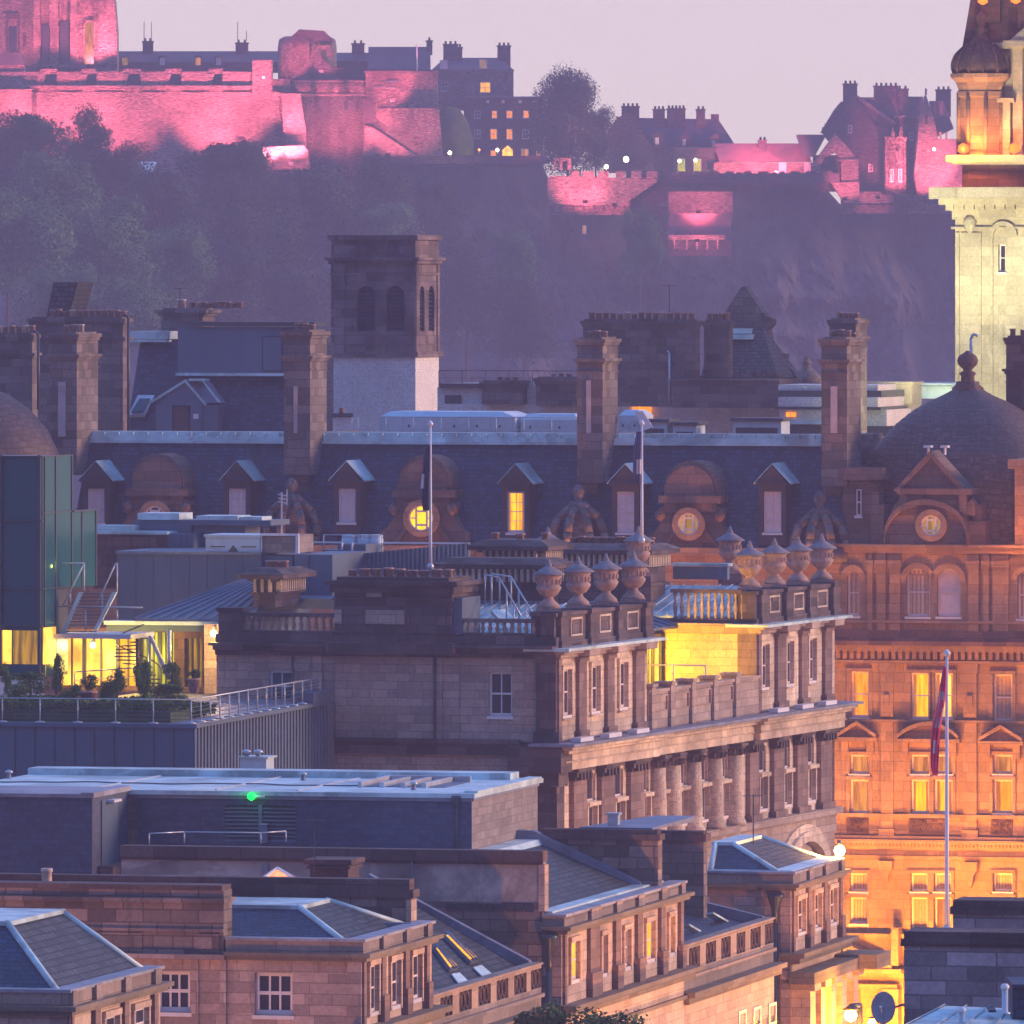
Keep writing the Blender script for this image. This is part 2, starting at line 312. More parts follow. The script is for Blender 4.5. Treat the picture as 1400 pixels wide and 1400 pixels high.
class Face:
    """a wall plane; a runs along it, z up, d into the building"""
    def __init__(s, fr, kind, k): s.fr = fr; s.kind = kind; s.k = k
    def m(s, a, z, d=0.0):
        if s.kind == 'front': return s.fr.L(a, s.k + d, z)
        if s.kind == 'right': return s.fr.L(s.k - d, a, z)
        return s.fr.L(s.k + d, a, z)
    def a(s, px, d=0.0):
        f = s.fr; k = (px - 700) / F
        if s.kind == 'front': v = s.k + d; return (k * (f.Y + v * f.c) - f.X - v * f.s) / (f.c + k * f.s)
        u = s.k - d if s.kind == 'right' else s.k + d
        return (k * (f.Y - u * f.s) - f.X - u * f.c) / (f.s - k * f.c)
    def z(s, px, py, d=0.0): return Z(py, s.m(s.a(px, d), 0, d)[1])
    def box(s, mb, a0, a1, z0, z1, d0, d1):
        p = [(a0, z0, d0), (a1, z0, d0), (a1, z0, d1), (a0, z0, d1), (a0, z1, d0), (a1, z1, d0), (a1, z1, d1), (a0, z1, d1)]
        mb.hexa([s.m(*q) for q in p])
    def pb(s, mb, x0, x1, y0, y1, d0, d1, zx=None):   # box from pixel bounds (y read at column zx)
        zx = x0 if zx is None else zx; d = d0 if abs(d0) > .3 else 0
        s.box(mb, s.a(x0, d), s.a(x1, d), s.z(zx, y1, d), s.z(zx, y0, d), d0, d1)
    def poly(s, mb, pts, d0, d1):
        a = [s.m(p[0], p[1], d0) for p in pts]; off = Vector(s.m(0, 0, d1)) - Vector(s.m(0, 0, d0)); mb.prism(a, off)
    def ppoly(s, mb, pts, d0, d1): s.poly(mb, [(s.a(x), s.z(x, y)) for x, y in pts], d0, d1)
    def wall(s, mb, a0, a1, z0, z1, holes=(), depth=.22):
        A = sorted({a0, a1, *[h[0] for h in holes], *[h[1] for h in holes]}); B = sorted({z0, z1, *[h[2] for h in holes], *[h[3] for h in holes]})
        A = [x for x in A if min(a0, a1) - 1e-6 <= x <= max(a0, a1) + 1e-6]; B = [x for x in B if z0 - 1e-6 <= x <= z1 + 1e-6]
        for i in range(len(A) - 1):
            for j in range(len(B) - 1):
                ca = (A[i] + A[i + 1]) / 2; cb = (B[j] + B[j + 1]) / 2
                if any(h[0] < ca < h[1] and h[2] < cb < h[3] for h in holes): continue
                mb.add([s.m(A[i], B[j]), s.m(A[i + 1], B[j]), s.m(A[i + 1], B[j + 1]), s.m(A[i], B[j + 1])], [(0, 1, 2, 3)])
        for h in holes:
            c = [(h[0], h[2]), (h[1], h[2]), (h[1], h[3]), (h[0], h[3])]
            for i in range(4):
                p, q = c[i], c[(i + 1) % 4]
                mb.add([s.m(*p), s.m(*q), s.m(*q, depth), s.m(*p, depth)], [(0, 1, 2, 3)])
def sash(f, h, par, glass='glass', cols=2, rows=2, d=.16, fw=.06, bar=.03, fm='sash', arch=False, wallm=None, sill=True, label=None, name='window', th=1.0):
    a0, a1, z0, z1 = h; mb = MB()
    f.box(mb, a0 + .003, a0 + fw, z0 + .003, z1 - .003, d, d + .08 * th); f.box(mb, a1 - fw, a1 - .003, z0 + .003, z1 - .003, d, d + .08 * th)
    f.box(mb, a0 + fw, a1 - fw, z0 + .003, z0 + fw * 1.3, d, d + .08 * th); f.box(mb, a0 + fw, a1 - fw, z1 - fw, z1 - .003, d, d + .08 * th)
    w_ = a1 - a0 - 2 * fw; hh = z1 - z0 - 2.3 * fw
    for i in range(1, cols): x = a0 + fw + w_ * i / cols; f.box(mb, x - bar / 2, x + bar / 2, z0 + 1.3 * fw, z1 - fw, d + .01 * th, d + .05 * th)
    for j in range(1, rows): y = z0 + 1.3 * fw + hh * j / rows; b_ = bar * (1.7 if j * 2 == rows else 1); f.box(mb, a0 + fw, a1 - fw, y - b_ / 2, y + b_ / 2, d + .005 * th, d + .055 * th)
    if sill: f.box(mb, a0 - .05, a1 + .05, z0 - .10, z0 - .004, -.05, d + .06)
    o = mb.build(name, fm, par, label)
    g = MB(); g.add([f.m(a0, z0, d + .06 * th), f.m(a1, z0, d + .06 * th), f.m(a1, z1, d + .06 * th), f.m(a0, z1, d + .06 * th)], [(0, 1, 2, 3)])
    g.build('pane', glass, o)
    if th == 1 and glass in ('litamber', 'lityellow', 'litwhite', 'litcurtain') and a1 - a0 > .5:
        for s0, s1 in ((a0 + .02, a0 + (a1 - a0) * random.uniform(.14, .3)), (a1 - (a1 - a0) * random.uniform(.12, .26), a1 - .02)):
            k = MB(); n_ = 5
            for i in range(n_): x = s0 + (s1 - s0) * i / n_; f.box(k, x, x + (s1 - s0) / n_, z0 + .02, z1 - .02, d + (.056 if i % 2 else .05), d + .059)
            k.build('curtain', 'drape', o)
    if arch:      # stone spandrels turning the head into a round arch
        r = (a1 - a0) / 2; c = (a0 + a1) / 2; k = MB(); zc = z1 - r
        for sgn in (-1, 1):
            pts = [(c + sgn * r, z1 + .001), (c, z1 + .001)] + [(c + sgn * r * math.sin(t), zc + r * math.cos(t)) for t in [i * math.pi / 16 for i in range(9)]]
            f.poly(k, pts[:1] + pts[2:], .002, d + .02)
        k.build('window_head', wallm, par)
    return o
def slats(f, a0, a1, z0, z1, step, mb, d0=-.03, d1=.0, w_=.03):
    n_ = max(1, int(round((a1 - a0) / step)))
    for i in range(n_ + 1): x = a0 + (a1 - a0) * i / n_; f.box(mb, x - w_ / 2, x + w_ / 2, z0, z1, d0, d1)
def pots(base, n_, pitch, dirv, par, h=.28, r=.11, mat='pot', ends=True):
    """a row of clay pots, each a sub-part"""
    for i in range(n_):
        mb = MB(); q = Vector(base) + Vector(dirv) * (pitch * i); hh = h * random.choice((.85, 1, 1, 1.12)); rr = r * random.uniform(.9, 1.1)
        mb.lathe(q, [(rr * 1.05, -.01), (rr * .95, hh * .75), (rr * 1.2, hh * .8), (rr * 1.2, hh * .95), (rr, hh), (rr * .6, hh), (rr * .6, hh * .6)], 8)
        mb.build('chimney_pot', random.choice((mat, mat, 'potpale' if random.random() < .3 else mat)), par)
def stack(fr, u0, u1, v0, v1, z0, z1, par, mat='chim', npots=0, pitch=.3, mid=None, name='chimney', slit=None, cap=.12, potr=.11, poth=.28, label=None):
    """a stone chimney stack with stepped cap, neck moulding and pots"""
    mb = MB(); H_ = z1 - z0
    fr.box(mb, u0, u1, v0, v1, z0, z1 - .30)
    fr.box(mb, u0 - cap * .5, u1 + cap * .5, v0 - cap * .5, v1 + cap * .5, z1 - .30, z1 - .18)
    fr.box(mb, u0 - cap, u1 + cap, v0 - cap, v1 + cap, z1 - .18, z1 - .04)
    fr.box(mb, u0 + .05, u1 - .05, v0 + .05, v1 - .05, z1 - .04, z1 + .03)
    if mid:
        fr.box(mb, u0 - .14, u1 + .14, v0 - .14, v1 + .14, mid - .06, mid + .05)
        fr.box(mb, u0 - .06, u1 + .06, v0 - .06, v1 + .06, mid - .16, mid - .06)
        fr.box(mb, u0 - .03, u1 + .03, v0 - .03, v1 + .03, mid - .50, mid - .44)
    if slit:
        f = fr.front(v0); f.box(mb, slit[0], slit[1], slit[2], slit[3], -.05, .05)
    o = mb.build(name, mat, par, label)
    if npots:
        L_ = pitch * (npots - 1); c = (u0 + u1) / 2; vm = (v0 + v1) / 2
        a = Vector(fr.L(c - L_ / 2, vm, z1 + .02)); pots(a, npots, pitch, (fr.c, -fr.s, 0), o, poth, potr)
    return o
def lamp(kind, loc, energy, col, par=None, to=None, size=.3, spot=80, blend=.6, name=None):
    l = bpy.data.lights.new(name or 'lamp_light', kind); l.energy = energy; l.color = col
    if kind == 'SPOT': l.spot_size = rad(spot); l.spot_blend = blend; l.shadow_soft_size = size
    elif kind == 'POINT': l.shadow_soft_size = size
    elif kind == 'AREA': l.size = size
    o = bpy.data.objects.new(name or 'lamp_light', l); COL.objects.link(o)
    if par: o.parent = par; o.location = Vector(loc) - root_loc(par)
    else: o.location = loc
    if to is not None: o.rotation_euler = (Vector(to) - Vector(loc)).to_track_quat('-Z', 'Y').to_euler()
    return o
# ================================================================ ground, hill, haze
def sheet(name, x0, x1, y0, y1, z, mat):
    mb = MB(); mb.add([(x0, y0, z), (x1, y0, z), (x1, y1, z), (x0, y1, z)], [(0, 1, 2, 3)])
    return struct(mb.build(name, mat))
sheet('ground', -500, 500, -100, 1420, GZ - .3, 'paving')
mb = MB(); fr_ = Fr(600, 256, 13)
mb.hexa([fr_.L(1, -120, GZ - .29), fr_.L(19, -120, GZ - .29), fr_.L(19, 72, GZ - .29), fr_.L(1, 72, GZ - .29), fr_.L(1, -120, GZ - .15), fr_.L(19, -120, GZ - .15), fr_.L(19, 72, GZ - .15), fr_.L(1, 72, GZ - .15)])
struct(mb.build('pavement', 'paving'))
mb = MB(); fr_.box(mb, 4, 16, -120, 72, GZ - .28, GZ - .149); struct(mb.build('road', 'asphalt'))
# haze: one closed box of even pale violet air
mb = MB(); mb.hexa([(-520, -140, GZ - 1.4), (520, -140, GZ - 1.4), (520, 1440, GZ - 1.4), (-520, 1440, GZ - 1.4), (-520, -140, 172), (520, -140, 172), (520, 1440, 172), (-520, 1440, 172)])
hz = MB.build(mb, 'haze', 'white'); hz.data.materials.clear()
hm = bpy.data.materials.new('haze_air'); hm.use_nodes = True; hn = hm.node_tree; hn.nodes.clear()
ho = hn.nodes.new('ShaderNodeOutputMaterial'); pv = hn.nodes.new('ShaderNodeVolumePrincipled')
pv.inputs['Color'].default_value = (.68, .62, .90, 1); pv.inputs['Density'].default_value = .00041; pv.inputs['Anisotropy'].default_value = .0
hn.links.new(pv.outputs[0], ho.inputs['Volume']); hz.data.materials.append(hm); hz['kind'] = 'stuff'
# castle rock: cliff and wooded slope, one height field
TOPX = [-300, 0, 160, 350, 430, 500, 640, 740, 765, 900, 912, 1000, 1120, 1150, 1300, 1450, 1700]
TOPY = [222, 222, 228, 218, 232, 216, 217, 219, 282, 286, 246, 243, 246, 279, 281, 300, 320]
CD = 1300.0
def rock_grid():
    nx, ny = 400, 120; vs = []; fs = []
    for i in range(nx + 1):
        px = -300 + 2000 * i / nx; ty = np.interp(px, TOPX, TOPY)
        zt = Z(ty, CD); X = (px - 700) * CD / F
        steep = min(1, max(0, (px - 250) / 350))
        for j in range(ny + 1):
            t = j / ny
            run = 150 * (1 - steep) + 62 * steep
            y = CD + 60 - 60 * min(1, t * 14) - run * max(0, (t - 1 / 14) / (1 - 1 / 14)) ** (1.0 + .25 * steep)
            z = zt if t <= 1 / 14 else zt - (zt - GZ) * ((t - 1 / 14) / (1 - 1 / 14)) ** (1.0 - .30 * steep)
            k = min(1, max(0, (t - 1 / 14) * 8))
            rn = noise.fractal(Vector((X * .075, y * .02, z * .035)), .9, 2.1, 6) ; rn2 = abs(noise.noise(Vector((X * .05 + z * .018, 3.1, z * .012))))
            crag = noise.fractal(Vector((X * .22 + z * .05, 5, z * .11)), .7, 2.2, 5); led = abs(noise.noise(Vector((X * .03, 2, z * .22)))) 
            y -= k * (rn * 6.5 + (1 - rn2 * 2) * 4.5 * steep + crag * 2.6 + (1 - 2 * led) * 2.2 * steep); z += k * rn * 1.0 * (1 - t)
            x = X + k * noise.noise(Vector((X * .1, z * .06, 9))) * 1.5
            vs.append((x, y, max(z, GZ - .6 if t > .97 else z)))
    for i in range(nx):
        for j in range(ny):
            a = i * (ny + 1) + j; fs.append((a, a + ny + 1, a + ny + 2, a + 1))
    mb = MB(); mb.add(vs, fs, False); return mb.build('castle_hill', 'rock')
struct(rock_grid())
# ================================================================ castle (far away, pink floodlit)
def cb(mb, x0, x1, y0, y1, D, dep): mb.hexa([tuple(P(x, y, D)[:1]) + (D + q, P(x, y, D)[2]) for y in (y1, y0) for x, q in ((x0, 0), (x1, 0), (x1, dep), (x0, dep))])
def cp(mb, pts, D, dep): mb.prism([P(x, y, D) for x, y in pts], (0, dep, 0))
def cwin(par, x0, x1, y0, y1, D, mat, name='window'):
    mb = MB(); q = .35
    cb(mb, x0 - .8, x1 + .8, y0 - .8, y0, D - .06, q); cb(mb, x0 - .8, x1 + .8, y1, y1 + 1.2, D - .06, q); cb(mb, x0 - .8, x0, y0, y1, D - .06, q); cb(mb, x1, x1 + .8, y0, y1, D - .06, q)
    xm = (x0 + x1) / 2; ym = (y0 + y1) / 2
    cb(mb, xm - .25, xm + .25, y0, y1, D - .04, q); cb(mb, x0, x1, ym - .25, ym + .25, D - .03, q)
    o = mb.build(name, 'sash' if mat != 'slot' else 'castledark', par); g = MB(); cb(g, x0, x1, y0, y1, D - .02, .1); g.build('pane', {'slot': 'glass'}.get(mat, mat), o); return o
def ct(name, label, cat, px, py, D, grp=None): return thing(name, label, cat, P(px, py, D), grp)
def cstack(par, x0, x1, y0, y1, D, dep=1.6, npot=3, mat='castledark'):
    mb = MB(); cb(mb, x0, x1, y0 + 3, y1, D, dep); cb(mb, x0 - 1, x1 + 1, y0 + 2, y0 + 4, D - .1, dep + .2)
    for i in range(npot):
        c = P(x0 + (x1 - x0) * (i + .5) / npot, y0 + 2.2, D + dep / 2); mb.lathe(c, [(.16, 0), (.13, .32), (.16, .38), (.1, .38)], 6)
    return mb.build('chimney', mat, par)
def crow(mb, x0, x1, y0, y1, D, dep, step, duty=.6):
    x = x0
    while x < x1 - 1: cb(mb, x, min(x + step * duty, x1), y0, y1, D, dep); x += step
# great wall on the left
t = ct('castle_rampart', 'long pink floodlit castle rampart with gun embrasures running above the dark trees', 'castle wall', 180, 222, 1292)
mb = MB(); cb(mb, -120, 43, 122, 232, 1289, 5); cb(mb, 43, 392, 126, 236, 1291, 4)
for x0, x1 in ((-120, 55), (78, 112), (132, 168), (192, 226), (248, 285), (304, 345)): cb(mb, x0, x1, 98, 126, 1291.3, 2.2)
for x0, x1 in ((55, 78), (112, 132), (168, 192), (226, 248), (285, 304)):
    cb(mb, x0, x1, 94, 101, 1291.5, 2); cb(mb, x0, x1, 118, 126, 1291.1, 3); cp(mb, [(x0, 101), (x0 + 8, 101), (x0 + 3, 118), (x0, 118)], 1291.4, 2)
cb(mb, -120, 360, 117, 120, 1290.7, .8); cb(mb, 345, 372, 82, 130, 1290.5, 5); cb(mb, 370, 396, 108, 130, 1292, 4)
mb.build('wall', 'castle', t)
mb = MB(); cb(mb, -120, 372, 99, 124, 1296, 1); mb.build('rear_parapet', 'castledark', t)
mb = MB(); crow(mb, 322, 334, 187, 196, 1290.7, .5, 20); cb(mb, 318, 336, 195, 199, 1290.6, .5); mb.build('carved_panel', 'castledark', t)
# half moon bastion
t = ct('curved_bastion', 'curved pink floodlit half moon bastion with two small dark gunports', 'bastion', 450, 228, 1290)
mb = MB(); c = P(452, 230, 1298); 
for r0, y0, y1 in ((66, 132, 240), (68, 128, 132), (66, 112, 128), (67.5, 110, 113)):
    mb.lathe(c, [(r0 * 1296 / F * (1.05 if y1 > 200 else 1), (230 - y1) * 1298 / F), (r0 * 1296 / F, (230 - y0) * 1298 / F)], 40, sx=1.05, sy=.75)
cp(mb, [(384, 128), (410, 128), (418, 176), (421, 236), (392, 236)], 1287.5, 6)
mb.build('wall', 'castle', t)
mb = MB(); cp(mb, [(358, 202), (414, 198), (421, 206), (424, 232), (366, 232)], 1284, 8); mb.build('lower_wall', 'castle', t)
for x in (437, 471, 487): cwin(t, x, x + 4, 138, 149, 1290.1, 'slot', 'gunport')
# fore wall right of the bastion
t = ct('stepped_rampart', 'pink rampart stepping down from the bastion to a grassy rock shoulder', 'castle wall', 560, 216, 1291)
mb = MB(); cp(mb, [(497, 135), (516, 135), (516, 148), (600, 148), (606, 215), (497, 219)], 1290, 6)
cp(mb, [(500, 102), (520, 96), (598, 101), (598, 152), (516, 152), (500, 140)], 1294, 6)
cp(mb, [(500, 172), (510, 174), (570, 214), (498, 214)], 1288.4, 1.2); cb(mb, 498, 600, 97, 100, 1293.6, 1)
mb.build('wall', 'castle', t)
mb = MB(); cb(mb, 498, 511, 136, 176, 1289.2, 3); mb.build('turret', 'castledark', t)
for x0, x1, y0 in ((511, 524, 117), (528, 545, 110), (528, 541, 119)):
    mb = MB(); cb(mb, x0, x1, y0, y0 + 3, 1293.7, .6); mb.build('embrasure', 'frame', t)
mb = MB(); c = P(614, 215, 1294)
mb.lathe(c, [(4.2, -1), (4.0, 2.4), (2.9, 4.6), (1.5, 6.0), (.2, 6.4)], 16, sx=.8, sy=.6)
for i, v in enumerate(mb.v): n_ = noise.noise(Vector(v) * .5) * .9; mb.v[i] = (v[0] + n_, v[1], v[2] + n_ * .6)
o = mb.build('rock_outcrop', M['turf']); tag(recentre(o), 'green grassy rock shoulder below the end of the pink rampart', 'rock')
# round tower with ruined gable
t = ct('round_tower', 'broad round-topped pink tower behind the bastion with one tall bright slit', 'tower', 420, 110, 1302)
mb = MB(); c = P(420, 125, 1304); mb.lathe(c, [(3.7, 0), (3.75, 5.6), (3.6, 6.6), (2.9, 7.0)], 24, sy=.8); mb.build('wall', 'castle', t)
mb = MB(); cp(mb, [(396, 52), (409, 40), (443, 42), (455, 54), (455, 58), (396, 58)], 1301, 5); mb.build('roof', 'castledark', t)
mb = MB(); cb(mb, 420, 423, 56, 78, 1300.3, .6); mb.cut(); cp(mb, [(434, 62), (451, 62), (455, 78), (446, 78), (446, 68), (434, 67)], 1300.0, .8); mb.build_each('buttress', 'castle', t)
mb = MB(); cp(mb, [(398, 112), (434, 70), (452, 92), (478, 92), (482, 112)], 1298.2, 1.0); mb.build('gable', 'castledark', t)
# palace and hall tower at the left edge
t = ct('palace_block', 'tall pink floodlit palace block with arched window rising over the long rampart', 'building', 80, 95, 1310)
mb = MB(); cb(mb, -60, 48, -60, 98, 1312, 12); cb(mb, 48, 152, -60, 98, 1309.5, 12)
for x0, x1 in ((46, 55), (68, 80), (96, 106)): cb(mb, x0, x1, -60, 95, 1308.4, 1.5)
cp(mb, [(134, -60), (152, -60), (160, 45), (160, 98), (134, 98)], 1308.0, 6); cb(mb, 48, 160, 88, 92, 1308, 1)
cb(mb, 128, 134, -60, 98, 1308.9, 1)
mb.build('wall', 'castle', t)
f = Fr(700, 1309.5, 0).front()
for (x0, x1, y0, y1) in ((57, 67, 34, 90), (82, 95, 30, 90)):
    mb = MB(); cb(mb, x0, x1, y0, y1, 1309.2, .3); mb.build('tall_window', 'glass', t)
mb = MB(); A = [(113, 90), (113, 36)] + [(122.5 - 9.5 * math.cos(a), 36 - 9.5 * math.sin(a)) for a in [math.pi * i / 10 for i in range(11)]] + [(132, 36), (132, 90)]
B = [(115.5, 90), (115.5, 37)] + [(122.5 - 7 * math.cos(a), 37 - 7 * math.sin(a)) for a in [math.pi * i / 10 for i in range(11)]] + [(129.5, 37), (129.5, 90)]
for i in range(len(A) - 1): cp(mb, [A[i], A[i + 1], B[i + 1], B[i]], 1309.0, .5)
o = mb.build('arched_window', 'castle', t)
mb = MB(); cp(mb, B[1:-1] + [(129.5, 90), (115.5, 90)], 1309.35, .1); mb.build('pane', 'litgold', o)
mb = MB(); cb(mb, 8, 27, 18, 26, 1311.5, .6); cb(mb, 8, 11, 26, 72, 1311.6, .5); cb(mb, 24, 27, 26, 72, 1311.6, .5); cb(mb, 31, 36, 46, 64, 1311.7, .3); mb.build('window_surround', 'castledark', t)
mb = MB(); cb(mb, 12, 23, 36, 72, 1311.8, .3); mb.build('window', 'glass', t)
t = ct('guard_hut', 'small dark roofed hut on the rampart in front of the palace block', 'hut', 15, 102, 1292.5)
mb = MB(); cp(mb, [(-60, 73), (28, 73), (34, 89), (-60, 89)], 1291.5, 3); mb.build('roof', 'castleroof', t); mb = MB(); cb(mb, -60, 33, 89, 102, 1291.8, 2.6); mb.build('wall', 'castle', t)
# barrack ranges
def crange(name, label, x0, x1, yr, ye, yb, D, chim=(), wins=(), wy=None, wall='castledark', roof='castleroof', cat='building', hip=0, dep=9):
    t = ct(name, label, cat, (x0 + x1) / 2, yb, D)
    mb = MB(); cb(mb, x0, x1, ye, yb, D, dep); cb(mb, x0 - 1, x1 + 1, ye - 1, ye + 1.5, D - .3, .5); mb.build('wall', wall, t)
    mb = MB(); a = [P(x0, ye - .5, D), P(x1, ye - .5, D)]
    b_ = [Vector((P(x1 - hip, yr, D)[0], D + dep / 2, Z(yr, D))), Vector((P(x0 + hip, yr, D)[0], D + dep / 2, Z(yr, D)))]
    c_ = [Vector((a[1][0], D + dep, a[1][2])), Vector((a[0][0], D + dep, a[0][2]))]
    mb.add([a[0], a[1], b_[0], b_[1], c_[0], c_[1]], [(0, 1, 2, 3), (3, 2, 4, 5), (1, 4, 2), (0, 3, 5)]); mb.build('roof', roof, t)
    for c in chim: cstack(t, c[0], c[1], c[2], c[3], D + dep / 2 - 1, npot=c[4] if len(c) > 4 else 3)
    for w_ in wins: cwin(t, *w_[:4], D, w_[4])
    return t
t = crange('barracks', 'long low dark barracks roof with dormers between the palace and the round tower', 158, 384, 69, 86, 98, 1316, [(195, 209, 54, 86, 2), (322, 339, 56, 84, 2)])
for x, m_ in ((171, 'litgold'), (222, 'blind'), (271, 'litcurtain'), (299, 'blind')):
    mb = MB(); cb(mb, x - 5.5, x + 5.5, 76, 90, 1315.2, 3); d = mb.build('dormer', 'castledark', t); mb = MB(); cb(mb, x - 3.6, x + 3.6, 79, 89, 1315.0, .3); mb.build('window', m_, d)
for x in (197, 207, 325, 337):
    mb = MB(); mb.tube([P(x, 56, 1320), P(x, 30 if x != 337 else 42, 1320)], .05, 4); mb.build('aerial', 'darkmetal', t)
crange('linking_range', 'low dark roof between the round tower and the tall slate roof', 455, 512, 71, 84, 108, 1310, [(481, 498, 57, 76, 2)])
crange('great_hall', 'steep dark slate hall roof left of the flagpole on the castle skyline', 503, 588, 63, 96, 108, 1308, [(583, 591, 53, 75, 1)])
t = crange('officers_house', 'grey stone house with lit upper window and three tall chimneys on castle skyline', 590, 702, 78, 96, 150, 1306, [(606, 626, 58, 96, 3), (680, 698, 60, 96, 3), (626, 632, 62, 90, 1)],
       [(602, 611, 83, 93, 'blind'), (656, 665, 82, 93, 'litgold'), (604, 612, 113, 124, 'glass'), (657, 670, 113, 126, 'lityellow')], wall='castle', hip=18)
t = crange('lodging_block', 'dark three storey block with rows of small orange lit windows below the skyline house', 634, 742, 131, 134, 216, 1300,
       wins=[(649, 656, 152, 161, 'glass'), (673, 679, 152, 161, 'litamber'), (693, 700, 152, 161, 'litamber'), (716, 723, 152, 161, 'litamber'),
             (649, 656, 178, 189, 'glass'), (671, 679, 177, 190, 'litamber'), (693, 700, 177, 190, 'litamber'), (715, 722, 178, 189, 'glass'),
             (671, 678, 206, 215, 'litamber'), (713, 722, 204, 215, 'litcurtain'), (734, 739, 207, 213, 'litcurtain')])
mb = MB(); cb(mb, 684, 704, 198, 216, 1299.2, 1.0); g = mb.build('doorway', 'castledark', t); mb = MB(); cp(mb, [(687, 215), (687, 205), (694, 199), (701, 205), (701, 215)], 1299.0, .3); mb.build('lit_arch', 'litwhite', g)
for x in (667, 688, 711, 731): mb = MB(); mb.lathe(P(x, 139, 1299.8), [(.2, -.2), (.2, .2)], 8); mb.build('wall_lamp', 'blind', t)
t = ct('castle_flagpole', 'thin white flagpole standing before the dark slate hall roof', 'flagpole', 570, 102, 1296)
mb = MB(); mb.tube([P(570, 101, 1296), P(570, 62, 1296)], .1, 6); mb.build('pole', 'white', t); mb = MB(); mb.lathe(P(570, 62, 1296), [(.01, -.15), (.2, 0), (.01, .15)], 6); mb.build('finial', 'white', t)
# houses right of the tree
def chouse(name, label, D, gable, body, roofp, chim, wins, roofm='castleroof', wall='castledark'):
    t = ct(name, label, 'building', body[0], body[3], D)
    mb = MB(); cp(mb, gable, D, 7); cb(mb, *body, D + .4, 8)
    for a, b_ in zip(gable[:-1], gable[1:]):
        if abs(a[1] - b_[1]) > 12 and abs(a[0] - b_[0]) > 6:
            for i in range(8):
                x = a[0] + (b_[0] - a[0]) * (i + .5) / 8; y = a[1] + (b_[1] - a[1]) * (i + .5) / 8; cb(mb, x - 2, x + 2, y - 2.4, y + 3, D - .15, 1.0)
    mb.build('wall', wall, t)
    mb = MB(); mb.hexa([P(roofp[3][0], roofp[3][1], D + .2), P(roofp[2][0], roofp[2][1], D + .2), P(roofp[2][0], roofp[2][1] + .5, D + 7), P(roofp[3][0], roofp[3][1] + .5, D + 7),
                        P(roofp[0][0], roofp[0][1], D + 3.0), P(roofp[1][0], roofp[1][1], D + 3.0), P(roofp[1][0], roofp[1][1], D + 4), P(roofp[0][0], roofp[0][1], D + 4)]); mb.build('roof', roofm, t)
    for c in chim: cstack(t, *c[:4], D + 2.2, npot=c[4] if len(c) > 4 else 4)
    for w_ in wins: cwin(t, *w_[:4], D, w_[4])
    return t
t = chouse('governors_house', 'dark crow-stepped castle house with four chimney stacks right of the big tree', 1300,
       [(826, 236), (826, 190), (846, 160), (862, 152), (896, 212), (896, 236)], (826, 1000, 196, 236), [(862, 161), (978, 163), (1003, 196), (890, 208)],
       [(850, 874, 143, 176, 4), (893, 909, 147, 180, 3), (912, 937, 146, 178, 5), (952, 964, 147, 180, 2)], [])
for x, y in ((903, 190), (940, 192), (980, 194)):
    mb = MB(); cp(mb, [(x - 11, y - 6), (x, y - 12), (x + 4, y - 6), (x + 4, y + 12), (x - 9, y + 12)], 1299.6, 2.5); d = mb.build('dormer', 'castledark', t); mb = MB(); cb(mb, x - 7, x - 2, y - 2, y + 7, 1299.4, .3); mb.build('window', 'blind', d)
mb = MB(); cp(mb, [(976, 164), (984, 166), (1003, 195), (996, 200)], 1303, 1.2); cb(mb, 972, 983, 156, 166, 1303, 1); mb.build('crow_stepped_gable', 'castledark', t)
t = crange('portcullis_range', 'small dark range with two glowing doorways beside the crow-stepped house', 922, 978, 199, 203, 238, 1297)
for x in (927, 949): cwin(t, x, x + 9, 218, 236, 1297, 'litgreen', 'doorway')
t = chouse('store_house', 'long low pink lit storehouse with small chimney on the castle edge', 1295,
       [(976, 240), (976, 224), (978, 222), (1110, 222), (1110, 240)], (976, 1112, 222, 240), [(974, 196), (1100, 196), (1110, 221), (984, 221)], [(1037, 1048, 189, 222, 2)],
       [(1066, 1074, 223, 234, 'blind'), (1100, 1108, 223, 234, 'blind')], roofm='redroof', wall='castle')
t = ct('arched_gatehouse', 'pink gabled gatehouse with a large dark arch at the end of the storehouse', 'building', 1145, 278, 1292)
mb = MB(); A = [(1114, 222), (1142, 182), (1174, 219), (1174, 276), (1150, 276), (1150, 226)] + [(1137 - 13 * math.cos(math.pi - a), 222 - 13 * math.sin(a)) for a in [i * math.pi / 8 for i in range(0, 9)]] + [(1124, 240), (1112, 240)]
for q in ([(1110, 225), (1142, 182), (1142, 209), (1126, 216), (1120, 240), (1110, 240)], [(1142, 182), (1174, 219), (1174, 230), (1150, 218), (1142, 209)], [(1150, 218), (1174, 230), (1174, 276), (1150, 276)]): cp(mb, q, 1291, 2)
cb(mb, 1145, 1175, 218, 221, 1290.6, .6); cp(mb, [(1136, 250), (1175, 248), (1175, 279), (1155, 279)], 1290, 2)
mb.build('wall', 'castle', t)
mb = MB(); cb(mb, 1112, 1172, 212, 262, 1294, 3); mb.build('arch_recess', 'castledark', t)
mb = MB(); cp(mb, [(1090, 184), (1130, 184), (1114, 214), (1100, 214)], 1295, 6); cp(mb, [(1128, 186), (1142, 182), (1165, 212), (1150, 212)], 1293.5, 4); mb.build('roof', 'castleroof', t)
t = ct('great_gabled_hall', 'big dark crow-stepped hall with three chimneys at the right end of the castle', 'building', 1220, 275, 1305)
mb = MB(); cp(mb, [(1124, 180), (1142, 150), (1150, 140), (1170, 132), (1196, 170), (1215, 176), (1215, 270), (1172, 270), (1172, 215), (1140, 190)], 1302, 8); cb(mb, 1196, 1262, 160, 272, 1303, 8)
